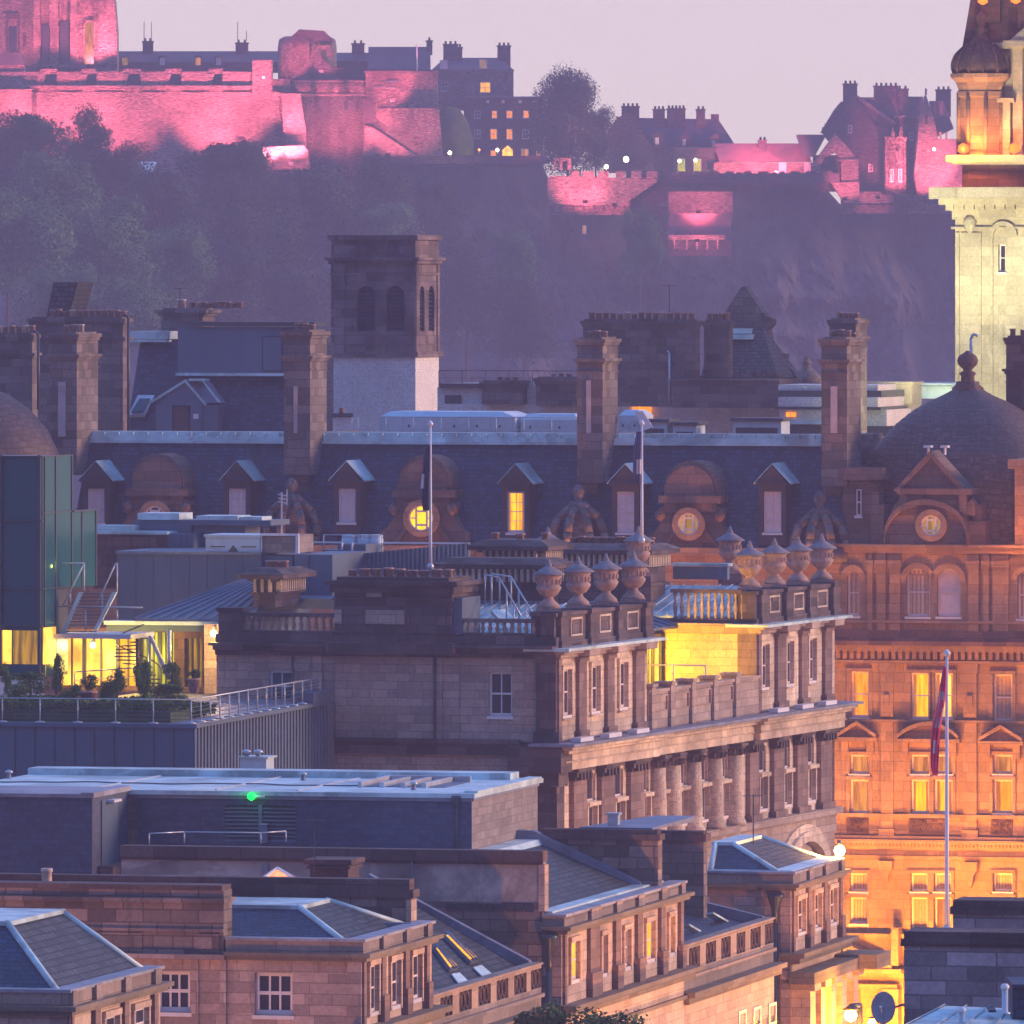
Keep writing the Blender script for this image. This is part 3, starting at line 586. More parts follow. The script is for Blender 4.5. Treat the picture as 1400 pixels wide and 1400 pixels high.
for i in range(9): x = 1126 + i * 3.6; y = 178 - i * 5; cb(mb, x - 2, x + 2, y - 4, y + 3, 1301.8, 1)
mb.build('wall', 'castledark', t)
mb = MB(); cp(mb, [(1170, 133), (1198, 133), (1222, 166), (1215, 178), (1196, 172)], 1302.6, 5); cb(mb, 1222, 1262, 132, 160, 1303.5, 6); mb.build('roof', 'castleroof', t); mb = MB(); cp(mb, [(1168, 132), (1172, 130), (1226, 168), (1222, 171)], 1301.6, 1.2); cb(mb, 1222, 1264, 158, 161, 1302.4, 1); cb(mb, 1176, 1196, 134, 136, 1302.4, 1); mb.build('skew_coping', 'castle', t)
for x, y in ((1150, 205), (1160, 172), (1188, 225), (1244, 182)): cwin(t, x, x + 4, y, y + 9, 1301.6, 'glass')
for c in ((1153, 1172, 112, 145, 3), (1195, 1228, 115, 160, 5), (1226, 1242, 119, 140, 2)): cstack(t, *c[:4], 1302.8, npot=c[4])
t = ct('gabled_tower', 'bright pink floodlit tower with pointed gable and finial beside the twin turret bay', 'tower', 1265, 278, 1298)
mb = MB(); cp(mb, [(1255, 278), (1250, 240), (1257, 165), (1266, 130), (1278, 165), (1284, 200), (1300, 205), (1300, 278)], 1296, 6); mb.tube([P(1266, 130, 1297), P(1266, 121, 1297)], .15, 5)
for x in (1262, 1268, 1273): cb(mb, x - 1, x + 1, 196, 225, 1295.6, .6)
for x in (1286, 1294): cb(mb, x - 1.2, x + 1.2, 180, 210, 1295.6, .6)
cb(mb, 1280, 1330, 190, 278, 1295.8, 5); mb.build('wall', 'castle', t); mb = MB(); cb(mb, 1265, 1268, 157, 170, 1295.8, .3); mb.build('slit', 'glass', t)
mb = MB(); cp(mb, [(1272, 138), (1290, 138), (1304, 176), (1284, 186)], 1299, 5); mb.build('roof', 'castleroof', t); cstack(t, 1280, 1300, 120, 160, 1303, npot=3)
t = ct('twin_turret_bay', 'pink floodlit square bay with twin pinnacles between the dark hall and the gabled tower', 'tower', 1224, 272, 1298)
mb = MB(); cb(mb, 1210, 1239, 190, 270, 1297, 5); 
for x in (1221, 1232): cp(mb, [(x - 2.4, 212), (x - 2.4, 182), (x, 172), (x + 2.4, 182), (x + 2.4, 212)], 1296.4, 1.5)
for x in (1216, 1226, 1237): cb(mb, x - .9, x + .9, 205, 262, 1296.6, .8)
cb(mb, 1209, 1240, 187, 190, 1296.5, 5.5); mb.build('wall', 'castle', t)
for x in (1217.5, 1229): cwin(t, x, x + 3.4, 232, 248, 1297, 'litgold')
t = ct('parapet_walk', 'low pink lit parapet at the foot of the gabled tower on the cliff edge', 'castle wall', 1230, 280, 1290)
mb = MB(); cb(mb, 1150, 1255, 266, 278, 1292, 2); cb(mb, 1150, 1400, 274, 292, 1293, 2); cb(mb, 1175, 1205, 262, 268, 1292.5, 1.5); mb.build('wall', 'castle', t); mb = MB(); cb(mb, 1222, 1250, 267, 276, 1291, 1); mb.cut(); cb(mb, 1262, 1284, 268, 279, 1290, 2); mb.build_each('buttress', 'castledark', t)
t = ct('dark_curtain_wall', 'long dark wall topping the cliff below the storehouse', 'castle wall', 1010, 248, 1290)
mb = MB(); cb(mb, 898, 1148, 237, 250, 1289, 3); cb(mb, 856, 914, 236, 292, 1289.5, 3); cb(mb, 495, 748, 213, 224, 1288, 2); crow(mb, 905, 1140, 234, 238, 1289.2, 1.2, 22); mb.build('wall', 'castledark', t)
# battery with crenels
t = ct('crenellated_battery', 'curved pink floodlit battery with square crenels in the middle of the cliff top', 'castle wall', 820, 280, 1286)
mb = MB(); cp(mb, [(749, 243), (757, 240), (899, 245), (898, 249), (860, 275), (862, 294), (754, 294), (748, 262)], 1284, 7)
for x0, x1 in ((781, 792), (797, 812), (818, 832), (842, 855), (863, 877), (884, 899)): cb(mb, x0, x1, 234, 244, 1283.9, 1.2)
cb(mb, 750, 862, 278, 281, 1283.2, 1.5); mb.build('wall', 'castle', t)
mb = MB(); cb(mb, 757, 760, 217, 232, 1283.6, 2); cb(mb, 765, 769, 217, 232, 1283.6, 2); cb(mb, 776, 781, 217, 232, 1283.6, 2); cb(mb, 757, 781, 216, 220, 1283.5, 2.2); mb.build('sentry_box', 'castle', t)
mb = MB()
for i in range(6): cb(mb, 783 + i * 14, 786 + i * 14, 281, 286, 1283.5, 1)
mb.build('corbel', 'castledark', t)
cwin(t, 797, 801, 309, 319, 1281, 'litcurtain')
t = ct('lower_guardhouse', 'low pink building with red slate roof tucked into the cliff', 'building', 955, 330, 1280)
mb = MB(); cb(mb, 915, 1002, 262, 295, 1282, 2); cp(mb, [(898, 281), (915, 272), (915, 282)], 1281.5, 2); mb.build('wall', 'castle', t); mb = MB(); cb(mb, 914, 1000, 329, 350, 1277.4, 4); mb.build('lower_wall', 'castledark', t)
mb = MB(); cp(mb, [(916, 292), (1002, 292), (998, 321), (912, 321)], 1279, 2); cb(mb, 913, 915, 262, 330, 1280, 2); mb.build('roof', 'redroof', t)
mb = MB(); cb(mb, 914, 992, 321, 328, 1277, 3); mb.build('lit_eaves', 'castle', t)
mb = MB()
for x in (921, 938, 952, 966, 980): cb(mb, x, x + 2, 328, 342, 1276.8, .5)
mb.build('post', 'castle', t)
# pink floodlights standing at the foot of the walls
def flood(px, py, D, tx, ty, tD, e, col=(1, .16, .30), spot=95, g='floodlights of the castle'):
    t = thing('floodlight', 'x', 'floodlight', P(px, py, D), g)
    mb = MB(); c = P(px, py, D); mb.hexa([c + Vector(q) for q in ((-.3, -.2, 0), (.3, -.2, 0), (.3, .2, 0), (-.3, .2, 0), (-.3, -.35, .4), (.3, -.35, .4), (.3, .05, .4), (-.3, .05, .4))]); mb.build('housing', 'darkmetal', t)
    lamp('SPOT', c + Vector((0, .1, .6)), e, col, t, to=P(tx, ty, tD), size=.4, spot=spot); return t
K = 1.0
FL = [(15, 190, 1277, 15, 130, 1290, 50e3), (100, 226, 1278, 90, 150, 1291, 55e3), (165, 224, 1276, 160, 150, 1291, 60e3), (300, 218, 1276, 300, 140, 1291, 80e3), (375, 226, 1276, 350, 140, 1291, 60e3),
      (398, 226, 1276, 405, 150, 1288, 55e3), (470, 232, 1274, 460, 130, 1290, 65e3), (392, 236, 1272, 400, 215, 1286, 14e3), (30, 92, 1296, 20, 20, 1311, 26e3), (120, 92, 1298, 122, 30, 1309, 40e3), (150, 92, 1300, 150, 20, 1309, 22e3), (70, 94, 1300, 75, 10, 1309, 14e3),
      (530, 214, 1276, 550, 150, 1290, 26e3), (536, 140, 1286, 530, 112, 1294, 13e3), (400, 106, 1292, 402, 70, 1300, 14e3), (440, 100, 1292, 450, 70, 1300, 6e3), (800, 278, 1275, 795, 250, 1284, 24e3), (840, 282, 1270, 850, 255, 1284, 16e3), (955, 292, 1271, 955, 275, 1282, 15e3), (953, 331, 1274.0, 953, 322, 1278, .5e3),
      (1010, 240, 1285, 1010, 224, 1295, 26e3), (1060, 240, 1285, 1060, 222, 1295, 34e3), (1155, 274, 1279, 1160, 235, 1291, 20e3), (1222, 268, 1287, 1224, 225, 1297, 34e3), (1272, 272, 1284, 1268, 225, 1296, 52e3), (1200, 272, 1284, 1195, 268, 1292, 5e3), (1295, 275, 1284, 1296, 230, 1296, 24e3)]
WHERE = ['aimed at the far left end of the rampart', 'under the second embrasure of the rampart', 'under the third embrasure of the rampart', 'below the carved panel of the rampart', 'where the rampart meets the bastion', 'at the left flank of the curved bastion', 'at the front of the curved bastion', 'on the lower wall of the bastion', 'below the left face of the palace', 'below the arched palace window', 'at the right corner of the palace', 'between the palace buttresses',
         'below the stepped rampart', 'under the upper ledge of the stepped rampart', 'at the left of the round tower', 'at the right of the round tower', 'under the crenellated battery', 'right of the crenellated battery', 'above the lower guardhouse roof', 'under the guardhouse eaves', 'left along the storehouse', 'right along the storehouse', 'below the arched gatehouse', 'below the twin turret bay', 'below the gabled tower', 'on the low parapet walk', 'right of the gabled tower']
for q, w_ in zip(FL, WHERE):
    q = list(q); q[6] *= .42; dq = .35 * (q[5] - q[2]); q[2] += dq; t = flood(*q, col=(1, .19, .29), spot=78 if q[1] < 236 or q[0] < 1100 else 58); t['label'] = 'pink floodlight ' + w_
for x in (922, 938, 953, 968, 983): lamp('POINT', P(x, 330, 1275.6), 170, (1, .22, .32), bpy.data.objects['lower_guardhouse'], size=.2, name='eaves_light')
# white lamps
def dotlamp(px, py, D, lab, e=0, r=.32, mat='bulbwhite', col=(1, .8, .45), name='wall_lamp', pole=0):
    r *= .68; t = thing(name, lab, 'lamp', P(px, py, D) - Vector((0, 0, pole)))
    mb = MB(); c = P(px, py, D); mb.lathe(c, [(.01, -r), (r * .7, -r * .7), (r, 0), (r * .7, r * .7), (.01, r)], 10); mb.build('bulb', mat, t)
    mb = MB(); mb.lathe(c, [(r * .5, r * .9), (r * .8, r * 1.0), (r * .2, r * 1.5)], 8)
    if pole: mb.tube([c + Vector((0, .4, r * 1.3)), c + Vector((0, .4, -pole))], .07, 6); mb.tube([c + Vector((0, 0, r * 1.3)), c + Vector((0, .4, r * 1.3))], .05, 5)
    else: mb.tube([c + Vector((0, 0, r * 1.3)), c + Vector((0, .9, r * 1.3))], .06, 5)
    mb.build('bracket', 'darkmetal', t)
    if e: lamp('POINT', c - Vector((0, r * 1.6, 0)), e, col, t, size=.2)
    return t
dotlamp(615, 209, 1286, 'warm lamp at the right end of the stepped rampart', 400, .36, pole=1); dotlamp(655, 205, 1290, 'orange lamp left of the lodging block entrance', 300, .26, 'bulborange', (1, .5, .15), pole=1)
dotlamp(680, 205, 1290, 'bright lamp beside the lodging block entrance', 500, .34, pole=1); dotlamp(829, 228, 1281, 'white lamp on the crenellated battery', 500, .42, pole=.8); dotlamp(856, 218, 1296, 'white lamp on the gable of the crow-stepped house', 900, .55)
dotlamp(929, 220, 1294, 'white lamp over the left glowing doorway', 400, .34); dotlamp(951, 219, 1294, 'white lamp over the right glowing doorway', 400, .34); dotlamp(360, 106, 1288, 'tiny violet lamp on the end of the rampart', 60, .22, 'bulbpink', (.8, .3, 1)); dotlamp(1277, 204, 1293, 'pale lamp on the gabled tower', 200, .3)
# ================================================================ trees
def crown_proto(name, n_, mat, seedv, lobes=16, leaf=.42, rx=1, rz=1, full=0):
    rng = np.random.RandomState(seedv); cs = []; 
    for i in range(lobes):
        th = rng.uniform(0, 6.28); rr = rng.uniform(.12, .72) ; zz = rng.uniform(-.6, .85)
        if full: rr = .62 * math.sqrt(max(0, 1 - zz * zz)) * rng.uniform(.2, 1) ** .5
        cs.append((rr * math.cos(th) * math.sqrt(max(.1, 1 - zz * zz * .7)), rr * math.sin(th), zz, rng.uniform(.22, .44) + full * .08))
    cs = np.array(cs); idx = rng.randint(0, lobes, n_); d = rng.normal(size=(n_, 3)); d /= np.linalg.norm(d, axis=1)[:, None]
    rad_ = cs[idx, 3] * (rng.uniform(.55, 1.12, n_)); p = cs[idx, :3] + d * rad_[:, None]; p *= np.array([rx, rx, rz])
    a = rng.normal(size=(n_, 3)) * .45; a = a + d; a /= np.linalg.norm(a, axis=1)[:, None]; b_ = np.cross(a, rng.normal(size=(n_, 3))); b_ /= np.linalg.norm(b_, axis=1)[:, None]
    c_ = np.cross(a, b_); s_ = (leaf * rng.uniform(.5, 1.2, n_))[:, None] * .5
    V = np.stack([p + b_ * s_, p + c_ * s_ * .7, p - b_ * s_, p - c_ * s_ * .7], 1).reshape(-1, 3)
    me = bpy.data.meshes.new(name); me.vertices.add(len(V)); me.vertices.foreach_set('co', V.ravel()); me.loops.add(n_ * 4); me.loops.foreach_set('vertex_index', np.arange(n_ * 4)); me.polygons.add(n_)
    me.polygons.foreach_set('loop_start', np.arange(n_) * 4); me.polygons.foreach_set('loop_total', np.full(n_, 4)); me.update(); me.materials.append(M[mat]); return me
def trunk_mesh(seedv, H_, spread, r0=.06):
    rng = random.Random(seedv); mb = MB()
    def limb(a, b_, r): 
        a, b_ = Vector(a), Vector(b_); m_ = (a + b_) / 2 + Vector((rng.uniform(-.05, .05), rng.uniform(-.05, .05), 0))
        for p, q, k in ((a, m_, r), (m_, b_, r * .7)):
            d = q - p; qq = d.to_track_quat('Z', 'Y'); vs = []
            for e, rr in ((p, k), (q, k * .7)):
                for i in range(6): t_ = i * math.pi / 3; vs.append(e + qq @ Vector((rr * math.cos(t_), rr * math.sin(t_), 0)))
            mb.add(vs, [(i, (i + 1) % 6, 6 + (i + 1) % 6, 6 + i) for i in range(6)])
    limb((0, 0, -H_), (0, 0, -.3), r0); 
    for i in range(9):
        t_ = i * .9; limb((0, 0, -.75 + i * .09), (math.cos(t_) * spread, math.sin(t_) * spread, -.2 + i * .1), r0 * .45)
    me_o = mb.build('tmp', 'bark'); me = me_o.data; bpy.data.objects.remove(me_o); return me
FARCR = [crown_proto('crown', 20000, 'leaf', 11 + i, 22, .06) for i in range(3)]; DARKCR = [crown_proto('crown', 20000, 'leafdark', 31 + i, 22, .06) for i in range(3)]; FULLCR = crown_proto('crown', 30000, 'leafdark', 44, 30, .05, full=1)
TRK = [trunk_mesh(5, 2.0, .5), trunk_mesh(8, 2.0, .55)]
def tree(px, py, D, wpx, hpx, label, dark=False, grp='trees on the castle slope', near=None, i=0, cat='tree'):
    """crown centre at pixel, width/height in photo pixels"""
    c = P(px, py, D); sx = wpx * D / F / 2 / .92; sz = hpx * D / F / 2 / .95
    t = thing('tree', label, cat, (c.x, c.y, c.z - 2 * sz), grp)
    cr = bpy.data.objects.new('crown', near or (DARKCR if dark else FARCR)[i % 3]); COL.objects.link(cr); cr.parent = t; cr.location = (0, 0, 2 * sz); cr.scale = (sx, sx, sz); cr.rotation_euler = (0, 0, i * 1.3)
    tr = bpy.data.objects.new('trunk', TRK[i % 2]); COL.objects.link(tr); tr.parent = t; tr.location = (0, 0, 2 * sz); tr.scale = (sx, sx, sz); return t
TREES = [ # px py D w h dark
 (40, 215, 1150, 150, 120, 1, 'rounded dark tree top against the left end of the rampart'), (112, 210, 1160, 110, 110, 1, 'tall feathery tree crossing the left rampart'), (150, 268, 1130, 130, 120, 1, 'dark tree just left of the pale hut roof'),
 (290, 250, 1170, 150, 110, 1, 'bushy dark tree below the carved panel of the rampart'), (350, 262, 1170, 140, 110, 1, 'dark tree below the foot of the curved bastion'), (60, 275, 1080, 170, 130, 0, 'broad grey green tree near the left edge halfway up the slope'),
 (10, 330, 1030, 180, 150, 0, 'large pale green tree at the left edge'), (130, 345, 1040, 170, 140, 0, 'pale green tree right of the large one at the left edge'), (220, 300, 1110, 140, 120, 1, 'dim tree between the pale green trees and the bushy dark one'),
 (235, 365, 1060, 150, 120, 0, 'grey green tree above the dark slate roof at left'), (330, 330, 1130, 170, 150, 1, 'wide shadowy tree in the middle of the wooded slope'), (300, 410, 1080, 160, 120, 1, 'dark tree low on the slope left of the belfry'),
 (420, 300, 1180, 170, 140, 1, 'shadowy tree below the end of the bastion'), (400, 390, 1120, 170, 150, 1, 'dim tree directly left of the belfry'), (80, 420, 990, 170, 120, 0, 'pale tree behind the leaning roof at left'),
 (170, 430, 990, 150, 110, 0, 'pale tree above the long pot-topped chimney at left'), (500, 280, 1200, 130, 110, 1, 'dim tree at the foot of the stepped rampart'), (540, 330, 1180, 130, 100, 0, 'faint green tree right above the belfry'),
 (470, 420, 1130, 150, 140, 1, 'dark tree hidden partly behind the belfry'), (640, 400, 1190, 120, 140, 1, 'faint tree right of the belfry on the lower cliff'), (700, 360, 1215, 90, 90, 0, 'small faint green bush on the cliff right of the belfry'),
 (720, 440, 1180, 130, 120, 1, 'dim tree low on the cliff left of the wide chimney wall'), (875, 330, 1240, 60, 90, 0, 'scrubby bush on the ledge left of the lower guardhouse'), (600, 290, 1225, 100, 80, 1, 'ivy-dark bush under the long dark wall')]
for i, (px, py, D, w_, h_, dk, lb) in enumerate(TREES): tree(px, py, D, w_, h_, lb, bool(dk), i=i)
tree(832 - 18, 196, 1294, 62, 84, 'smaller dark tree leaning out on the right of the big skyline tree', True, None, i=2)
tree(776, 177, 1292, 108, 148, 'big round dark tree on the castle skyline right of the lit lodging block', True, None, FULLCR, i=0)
t = ct('slope_hut', 'pale flat hut roof showing between the trees below the rampart', 'hut', 190, 238, 1200)
mb = MB(); mb.hexa([P(165, 237, 1199), P(208, 237, 1199), P(214, 222, 1206), P(176, 222, 1206), P(165, 236, 1199), P(208, 236, 1199), P(214, 221, 1206), P(176, 221, 1206)]); mb.build('roof', 'lead', t)
mb = MB(); cb(mb, 167, 206, 238, 260, 1200, 6); mb.build('wall', 'castledark', t)
# ================================================================ the grand hotel across the street
HF = Fr(1146, 395, 15); hf = HF.front()
hotel = thing('hotel', 'long orange lit sandstone hotel with slate mansard, dormers, round gable windows and a ribbed dome', 'building', HF.L(0, 0, GZ))
def hz_(y, x=1270): return hf.z(x, y)
def ha(x): return hf.a(x)
# --- right hand block: wall with openings
WINS = []
def hw(x0, x1, y0, y1, mat, arch=False, rows=2, cols=1): WINS.append(((ha(x0), ha(x1), hf.z((x0 + x1) / 2, y1), hf.z((x0 + x1) / 2, y0)), mat, arch, rows, cols))
hw(1239, 1271, 777, 843, 'curtain', True, 2, 1); hw(1281, 1313, 777, 843, 'blind', True, 2, 1); hw(1158, 1175, 780, 842, 'curtain', True); hw(1391, 1412, 782, 846, 'curtain', True)
hw(1163, 1188, 918, 981, 'litamber'); hw(1245, 1270, 920, 983, 'lityellow'); hw(1277, 1303, 920, 983, 'litwhite'); hw(1358, 1384, 922, 986, 'curtain')
for x0, x1, a_, b_ in ((1162, 1188, 'litcurtain', 'litcurtain'), (1245, 1270, 'litcurtain', 'lityellow'), (1277, 1302, 'litcurtain', 'lityellow'), (1358, 1384, 'litcurtain', 'litamber')):
    hw(x0, x1, 1032, 1058, a_, False, 1); hw(x0, x1, 1066, 1112, b_, False, 1)
for x0, x1 in ((1162, 1186), (1245, 1268), (1277, 1300), (1358, 1384)):
    hw(x0, x1, 1194, 1219, 'curtain', False, 1); hw(x0, x1, 1227, 1276 if x0 > 1200 else 1263, 'curtain' if x0 < 1250 else 'litcurtain', False, 1)
hw(1246, 1270, 1330, 1380, 'litcurtain', False, 2); hw(1280, 1302, 1330, 1380, 'litcurtain', False, 2)
mb = MB(); a0, a1 = ha(1130), ha(1470); zt = hz_(748)
hf.wall(mb, a0, a1, GZ, zt, [q[0] for q in WINS], .3)
mb.add([hf.m(a1, GZ), hf.m(a1, GZ, 16), hf.m(a1, zt, 16), hf.m(a1, zt)], [(0, 1, 2, 3)]); mb.add([hf.m(a0, GZ), hf.m(a0, GZ, 16), hf.m(a0, zt, 16), hf.m(a0, zt)], [(0, 1, 2, 3)])
mb.add([hf.m(a0, zt), hf.m(a1, zt), hf.m(a1, zt, 16), hf.m(a0, zt, 16)], [(0, 1, 2, 3)])
mb.build('wall', 'hotel', hotel)
for h, mat, ar, rows, cols in WINS: sash(hf, h, hotel, mat, cols, rows, .2, .07, .03, arch=ar, wallm='hotel')
M['potgrey'] = plain('pale_flue_stone', (.46, .38, .38), .8)
# --- mouldings
def band(y0, y1, d, x0=1132, x1=1470, mat='hotel', name='string_course', mb=None, a=None):
    own = mb is None; mb = mb or MB(); hf.box(mb, ha(x0), ha(x1), hz_(y1), hz_(y0), -d, .02)
    if own: return mb.build(name, mat, hotel)
mb = MB(); band(868, 876, .35, mb=mb); band(876, 882, .75, mb=mb); band(862, 868, .25, mb=mb); mb.build('cornice_top', 'hoteldark', hotel)
mb = MB(); band(882, 890, .55, mb=mb); band(890, 903, .14, mb=mb); band(903, 907, .28, mb=mb)
x = 1136
while x < 1440: hf.box(mb, ha(x), ha(x + 5), hz_(901), hz_(890), -.36, -.13); x += 9.5
mb.build('cornice', 'hotel', hotel)
mb = MB(); band(984, 988, .18, mb=mb); band(1113, 1118, .14, mb=mb); band(1143, 1148, .22, mb=mb); band(1148, 1153, .40, mb=mb); band(1153, 1161, .14, mb=mb); band(1170, 1173, .16, mb=mb)
x = 1140
while x < 1440: hf.box(mb, ha(x), ha(x + 2.4), hz_(1157.5), hz_(1153), -.24, -.13); x += 5
band(1277, 1281, .3, mb=mb, x0=1132); band(1281, 1300, .12, mb=mb); band(744, 748, .45, mb=mb); band(748, 756, .25, mb=mb); band(848, 852, .22, mb=mb)
mb.build('string_course', 'hotel', hotel)
mb = MB()
for x0, x1 in ((1205, 1222), (1318, 1336), (1425, 1442)):
    mb.cut()
    hf.box(mb, ha(x0), ha(x1), hz_(980), hz_(907), -.14, .02); hf.box(mb, ha(x0), ha(x1), hz_(1143), hz_(988), -.11, .02); hf.box(mb, ha(x0 - 2), ha(x1 + 2), hz_(1143), hz_(1134), -.2, .02)
    hf.box(mb, ha(x0 - 2), ha(x1 + 2), hz_(920), hz_(907), -.22, .02); hf.box(mb, ha(x0 + 5), ha(x1 - 5), hz_(965), hz_(950), -.2, .02)
mb.cut()
for x0, x1 in ((1187, 1194), (1199, 1212), (1217, 1232), (1325, 1339), (1345, 1353), (1358, 1380)):
    hf.box(mb, ha(x0), ha(x1), hz_(862), hz_(756), -.16, .02); hf.box(mb, ha(x0) - .05, ha(x1) + .05, hz_(775), hz_(766), -.26, .02); mb.cut()
mb.build_each('pilaster', 'hotel', hotel)
for xm in (1213, 1329):
    mb = MB(); hf.poly(mb, [(ha(xm - 9), hz_(1180)), (ha(xm - 9), hz_(1188)), (ha(xm - 4), hz_(1196)), (ha(xm - 3), hz_(1206)), (ha(xm), hz_(1213)), (ha(xm + 3), hz_(1206)), (ha(xm + 4), hz_(1196)), (ha(xm + 9), hz_(1188)), (ha(xm + 9), hz_(1180))], -.35, .02); hf.box(mb, ha(xm - 10), ha(xm + 10), hz_(1181), hz_(1177), -.45, .02); mb.build('corbel', 'hotel', hotel)
# window surrounds
mb = MB()
for h, mat, ar, rows, cols in WINS:
    b0, b1, z0, z1 = h; mb.cut()
    if ar:
        r = (b1 - b0) / 2 + .02; c = (b0 + b1) / 2; zc = z1 - r
        pi = [(c - r * math.cos(i * math.pi / 12), zc + r * math.sin(i * math.pi / 12)) for i in range(13)]; po = [(c - (r + .22) * math.cos(i * math.pi / 12), zc + (r + .22) * math.sin(i * math.pi / 12)) for i in range(13)]
        for i in range(12): hf.poly(mb, [pi[i], pi[i + 1], po[i + 1], po[i]], -.09, .02)
    else:
        hf.box(mb, b0 - .14, b0 - .02, z0, z1, -.06, .02); hf.box(mb, b1 + .02, b1 + .14, z0, z1, -.06, .02)
        if z1 - z0 > 1.1 or True: hf.box(mb, b0 - .14, b1 + .14, z1 + .01, z1 + .13, -.08, .02)
mb.build_each('window_surround', 'hotel', hotel)
def ped(x0, x1, yb, yt, seg=False):
    mb = MB(); a, b_ = ha(x0), ha(x1); z0, z1 = hz_(yb), hz_(yt); c = (a + b_) / 2
    if seg: top = [(a + (b_ - a) * i / 12, z0 + .12 + (z1 - z0 - .12) * math.sin(math.pi * i / 12) ** .8) for i in range(13)]
    else: top = [(a, z0 + .12), (c, z1), (b_, z0 + .12)]
    hf.poly(mb, [(a, z0)] + top + [(b_, z0)], -.14, .02); hf.box(mb, a - .05, b_ + .05, z0 - .02, z0 + .12, -.42, .02)
    for p, q in zip(top[:-1], top[1:]): hf.poly(mb, [p, q, (q[0], q[1] + .14), (p[0], p[1] + .14)], -.44, .02)
    hf.box(mb, a + .12, a + .40, z0 - .55, z0 - .02, -.22, .02); hf.box(mb, b_ - .40, b_ - .12, z0 - .55, z0 - .02, -.22, .02)
    mb.build('pediment', 'hotel', hotel)
ped(1147, 1200, 1013, 991); ped(1229, 1313, 1014, 991, True); ped(1341, 1400, 1016, 994)
for x0, x1 in ((1158, 1188), (1243, 1292), (1355, 1384)):
    mb = MB(); hf.box(mb, ha(x0), ha(x1), hz_(1141), hz_(1120), -.07, .02); rng = random.Random(x0)
    for i in range(60): u = rng.uniform(ha(x0) + .08, ha(x1) - .16); v = rng.uniform(hz_(1140), hz_(1124)); hf.box(mb, u, u + .09, v, v + .07, -.13, -.06)
    mb.build('carved_panel', 'hoteldark', hotel)
# lower storey entrance pediment & rustication
mb = MB(); hf.ppoly(mb, [(1160, 1290), (1168, 1290), (1226, 1318), (1226, 1324), (1160, 1324)], -.9, .02); hf.pb(mb, 1150, 1232, 1324, 1330, -1.0, .02); hf.pb(mb, 1150, 1226, 1345, 1352, -.5, .02)
hf.pb(mb, 1150, 1172, 1352, 1500, -.6, .02); hf.pb(mb, 1205, 1228, 1352, 1500, -.6, .02); hf.pb(mb, 1218, 1228, 1268, 1320, -.8, .02); mb.build('portal', 'hotel', hotel)
# --- attic gable with round window
gc = ha(1276)
def round_win(par, f, ca, cz, r, lit, wm='hotel', d=-.0):
    mb = MB(); n_ = 28
    def ring(r0, r1, d0, d1):
        for i in range(n_):
            t0, t1 = 2 * math.pi * i / n_, 2 * math.pi * (i + 1) / n_
            f.poly(mb, [(ca + r0 * math.cos(t0), cz + r0 * math.sin(t0)), (ca + r1 * math.cos(t0), cz + r1 * math.sin(t0)), (ca + r1 * math.cos(t1), cz + r1 * math.sin(t1)), (ca + r0 * math.cos(t1), cz + r0 * math.sin(t1))], d0, d1)
    ring(r, r + .22, d - .14, d + .0); mb.build('window_ring', wm, par)
    mb = MB(); ring(r - .06, r, d - .07, d)
    k = r * .42; 
    for q in (-k, k): f.box(mb, ca + q - .04, ca + q + .04, cz - r * .9, cz + r * .9, d - .05, d)
    for q in (-k, k): f.box(mb, ca - k, ca + k, cz + q * 1.25 - .04, cz + q * 1.25 + .04, d - .055, d)
    for sg in (-1, 1): f.box(mb, ca + sg * k if sg > 0 else ca - r + .05, ca + r - .05 if sg > 0 else ca - k, cz - .025, cz + .025, d - .045, d)
    o = mb.build('round_window', 'sash', par); g = MB(); pts = [(ca + r * .96 * math.cos(2 * math.pi * i / n_), cz + r * .96 * math.sin(2 * math.pi * i / n_)) for i in range(n_)]
    f.poly(g, pts, d - .03, d - .01); g.build('pane', lit, o)
def arc_pts(x0, x1, yb, yt, n_=14, p=.75, zx=None):
    a, b_ = ha(x0), ha(x1); zx = zx or (x0 + x1) / 2; z0, z1 = hf.z(zx, yb), hf.z(zx, yt)
    return [(a + (b_ - a) * (1 - math.cos(math.pi * i / n_)) / 2, z0 + (z1 - z0) * math.sin(math.pi * i / n_) ** p) for i in range(n_ + 1)]
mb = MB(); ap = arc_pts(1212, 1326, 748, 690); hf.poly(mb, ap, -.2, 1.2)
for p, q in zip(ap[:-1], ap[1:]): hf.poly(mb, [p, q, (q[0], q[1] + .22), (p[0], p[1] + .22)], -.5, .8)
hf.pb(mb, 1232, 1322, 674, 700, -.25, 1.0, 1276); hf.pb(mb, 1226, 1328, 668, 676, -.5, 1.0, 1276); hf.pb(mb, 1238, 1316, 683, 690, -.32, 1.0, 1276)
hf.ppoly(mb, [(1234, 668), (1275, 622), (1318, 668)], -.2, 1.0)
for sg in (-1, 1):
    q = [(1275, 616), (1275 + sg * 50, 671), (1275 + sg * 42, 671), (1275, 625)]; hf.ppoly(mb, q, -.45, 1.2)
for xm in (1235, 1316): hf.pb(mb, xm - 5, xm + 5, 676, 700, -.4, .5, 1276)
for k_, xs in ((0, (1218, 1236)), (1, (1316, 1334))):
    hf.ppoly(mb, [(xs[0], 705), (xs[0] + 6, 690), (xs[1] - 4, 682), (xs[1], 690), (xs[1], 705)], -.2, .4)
mb.build('gable', 'hotelmid', hotel); round_win(hotel, hf, gc, hz_(718), .40, 'litgold', d=-.3)
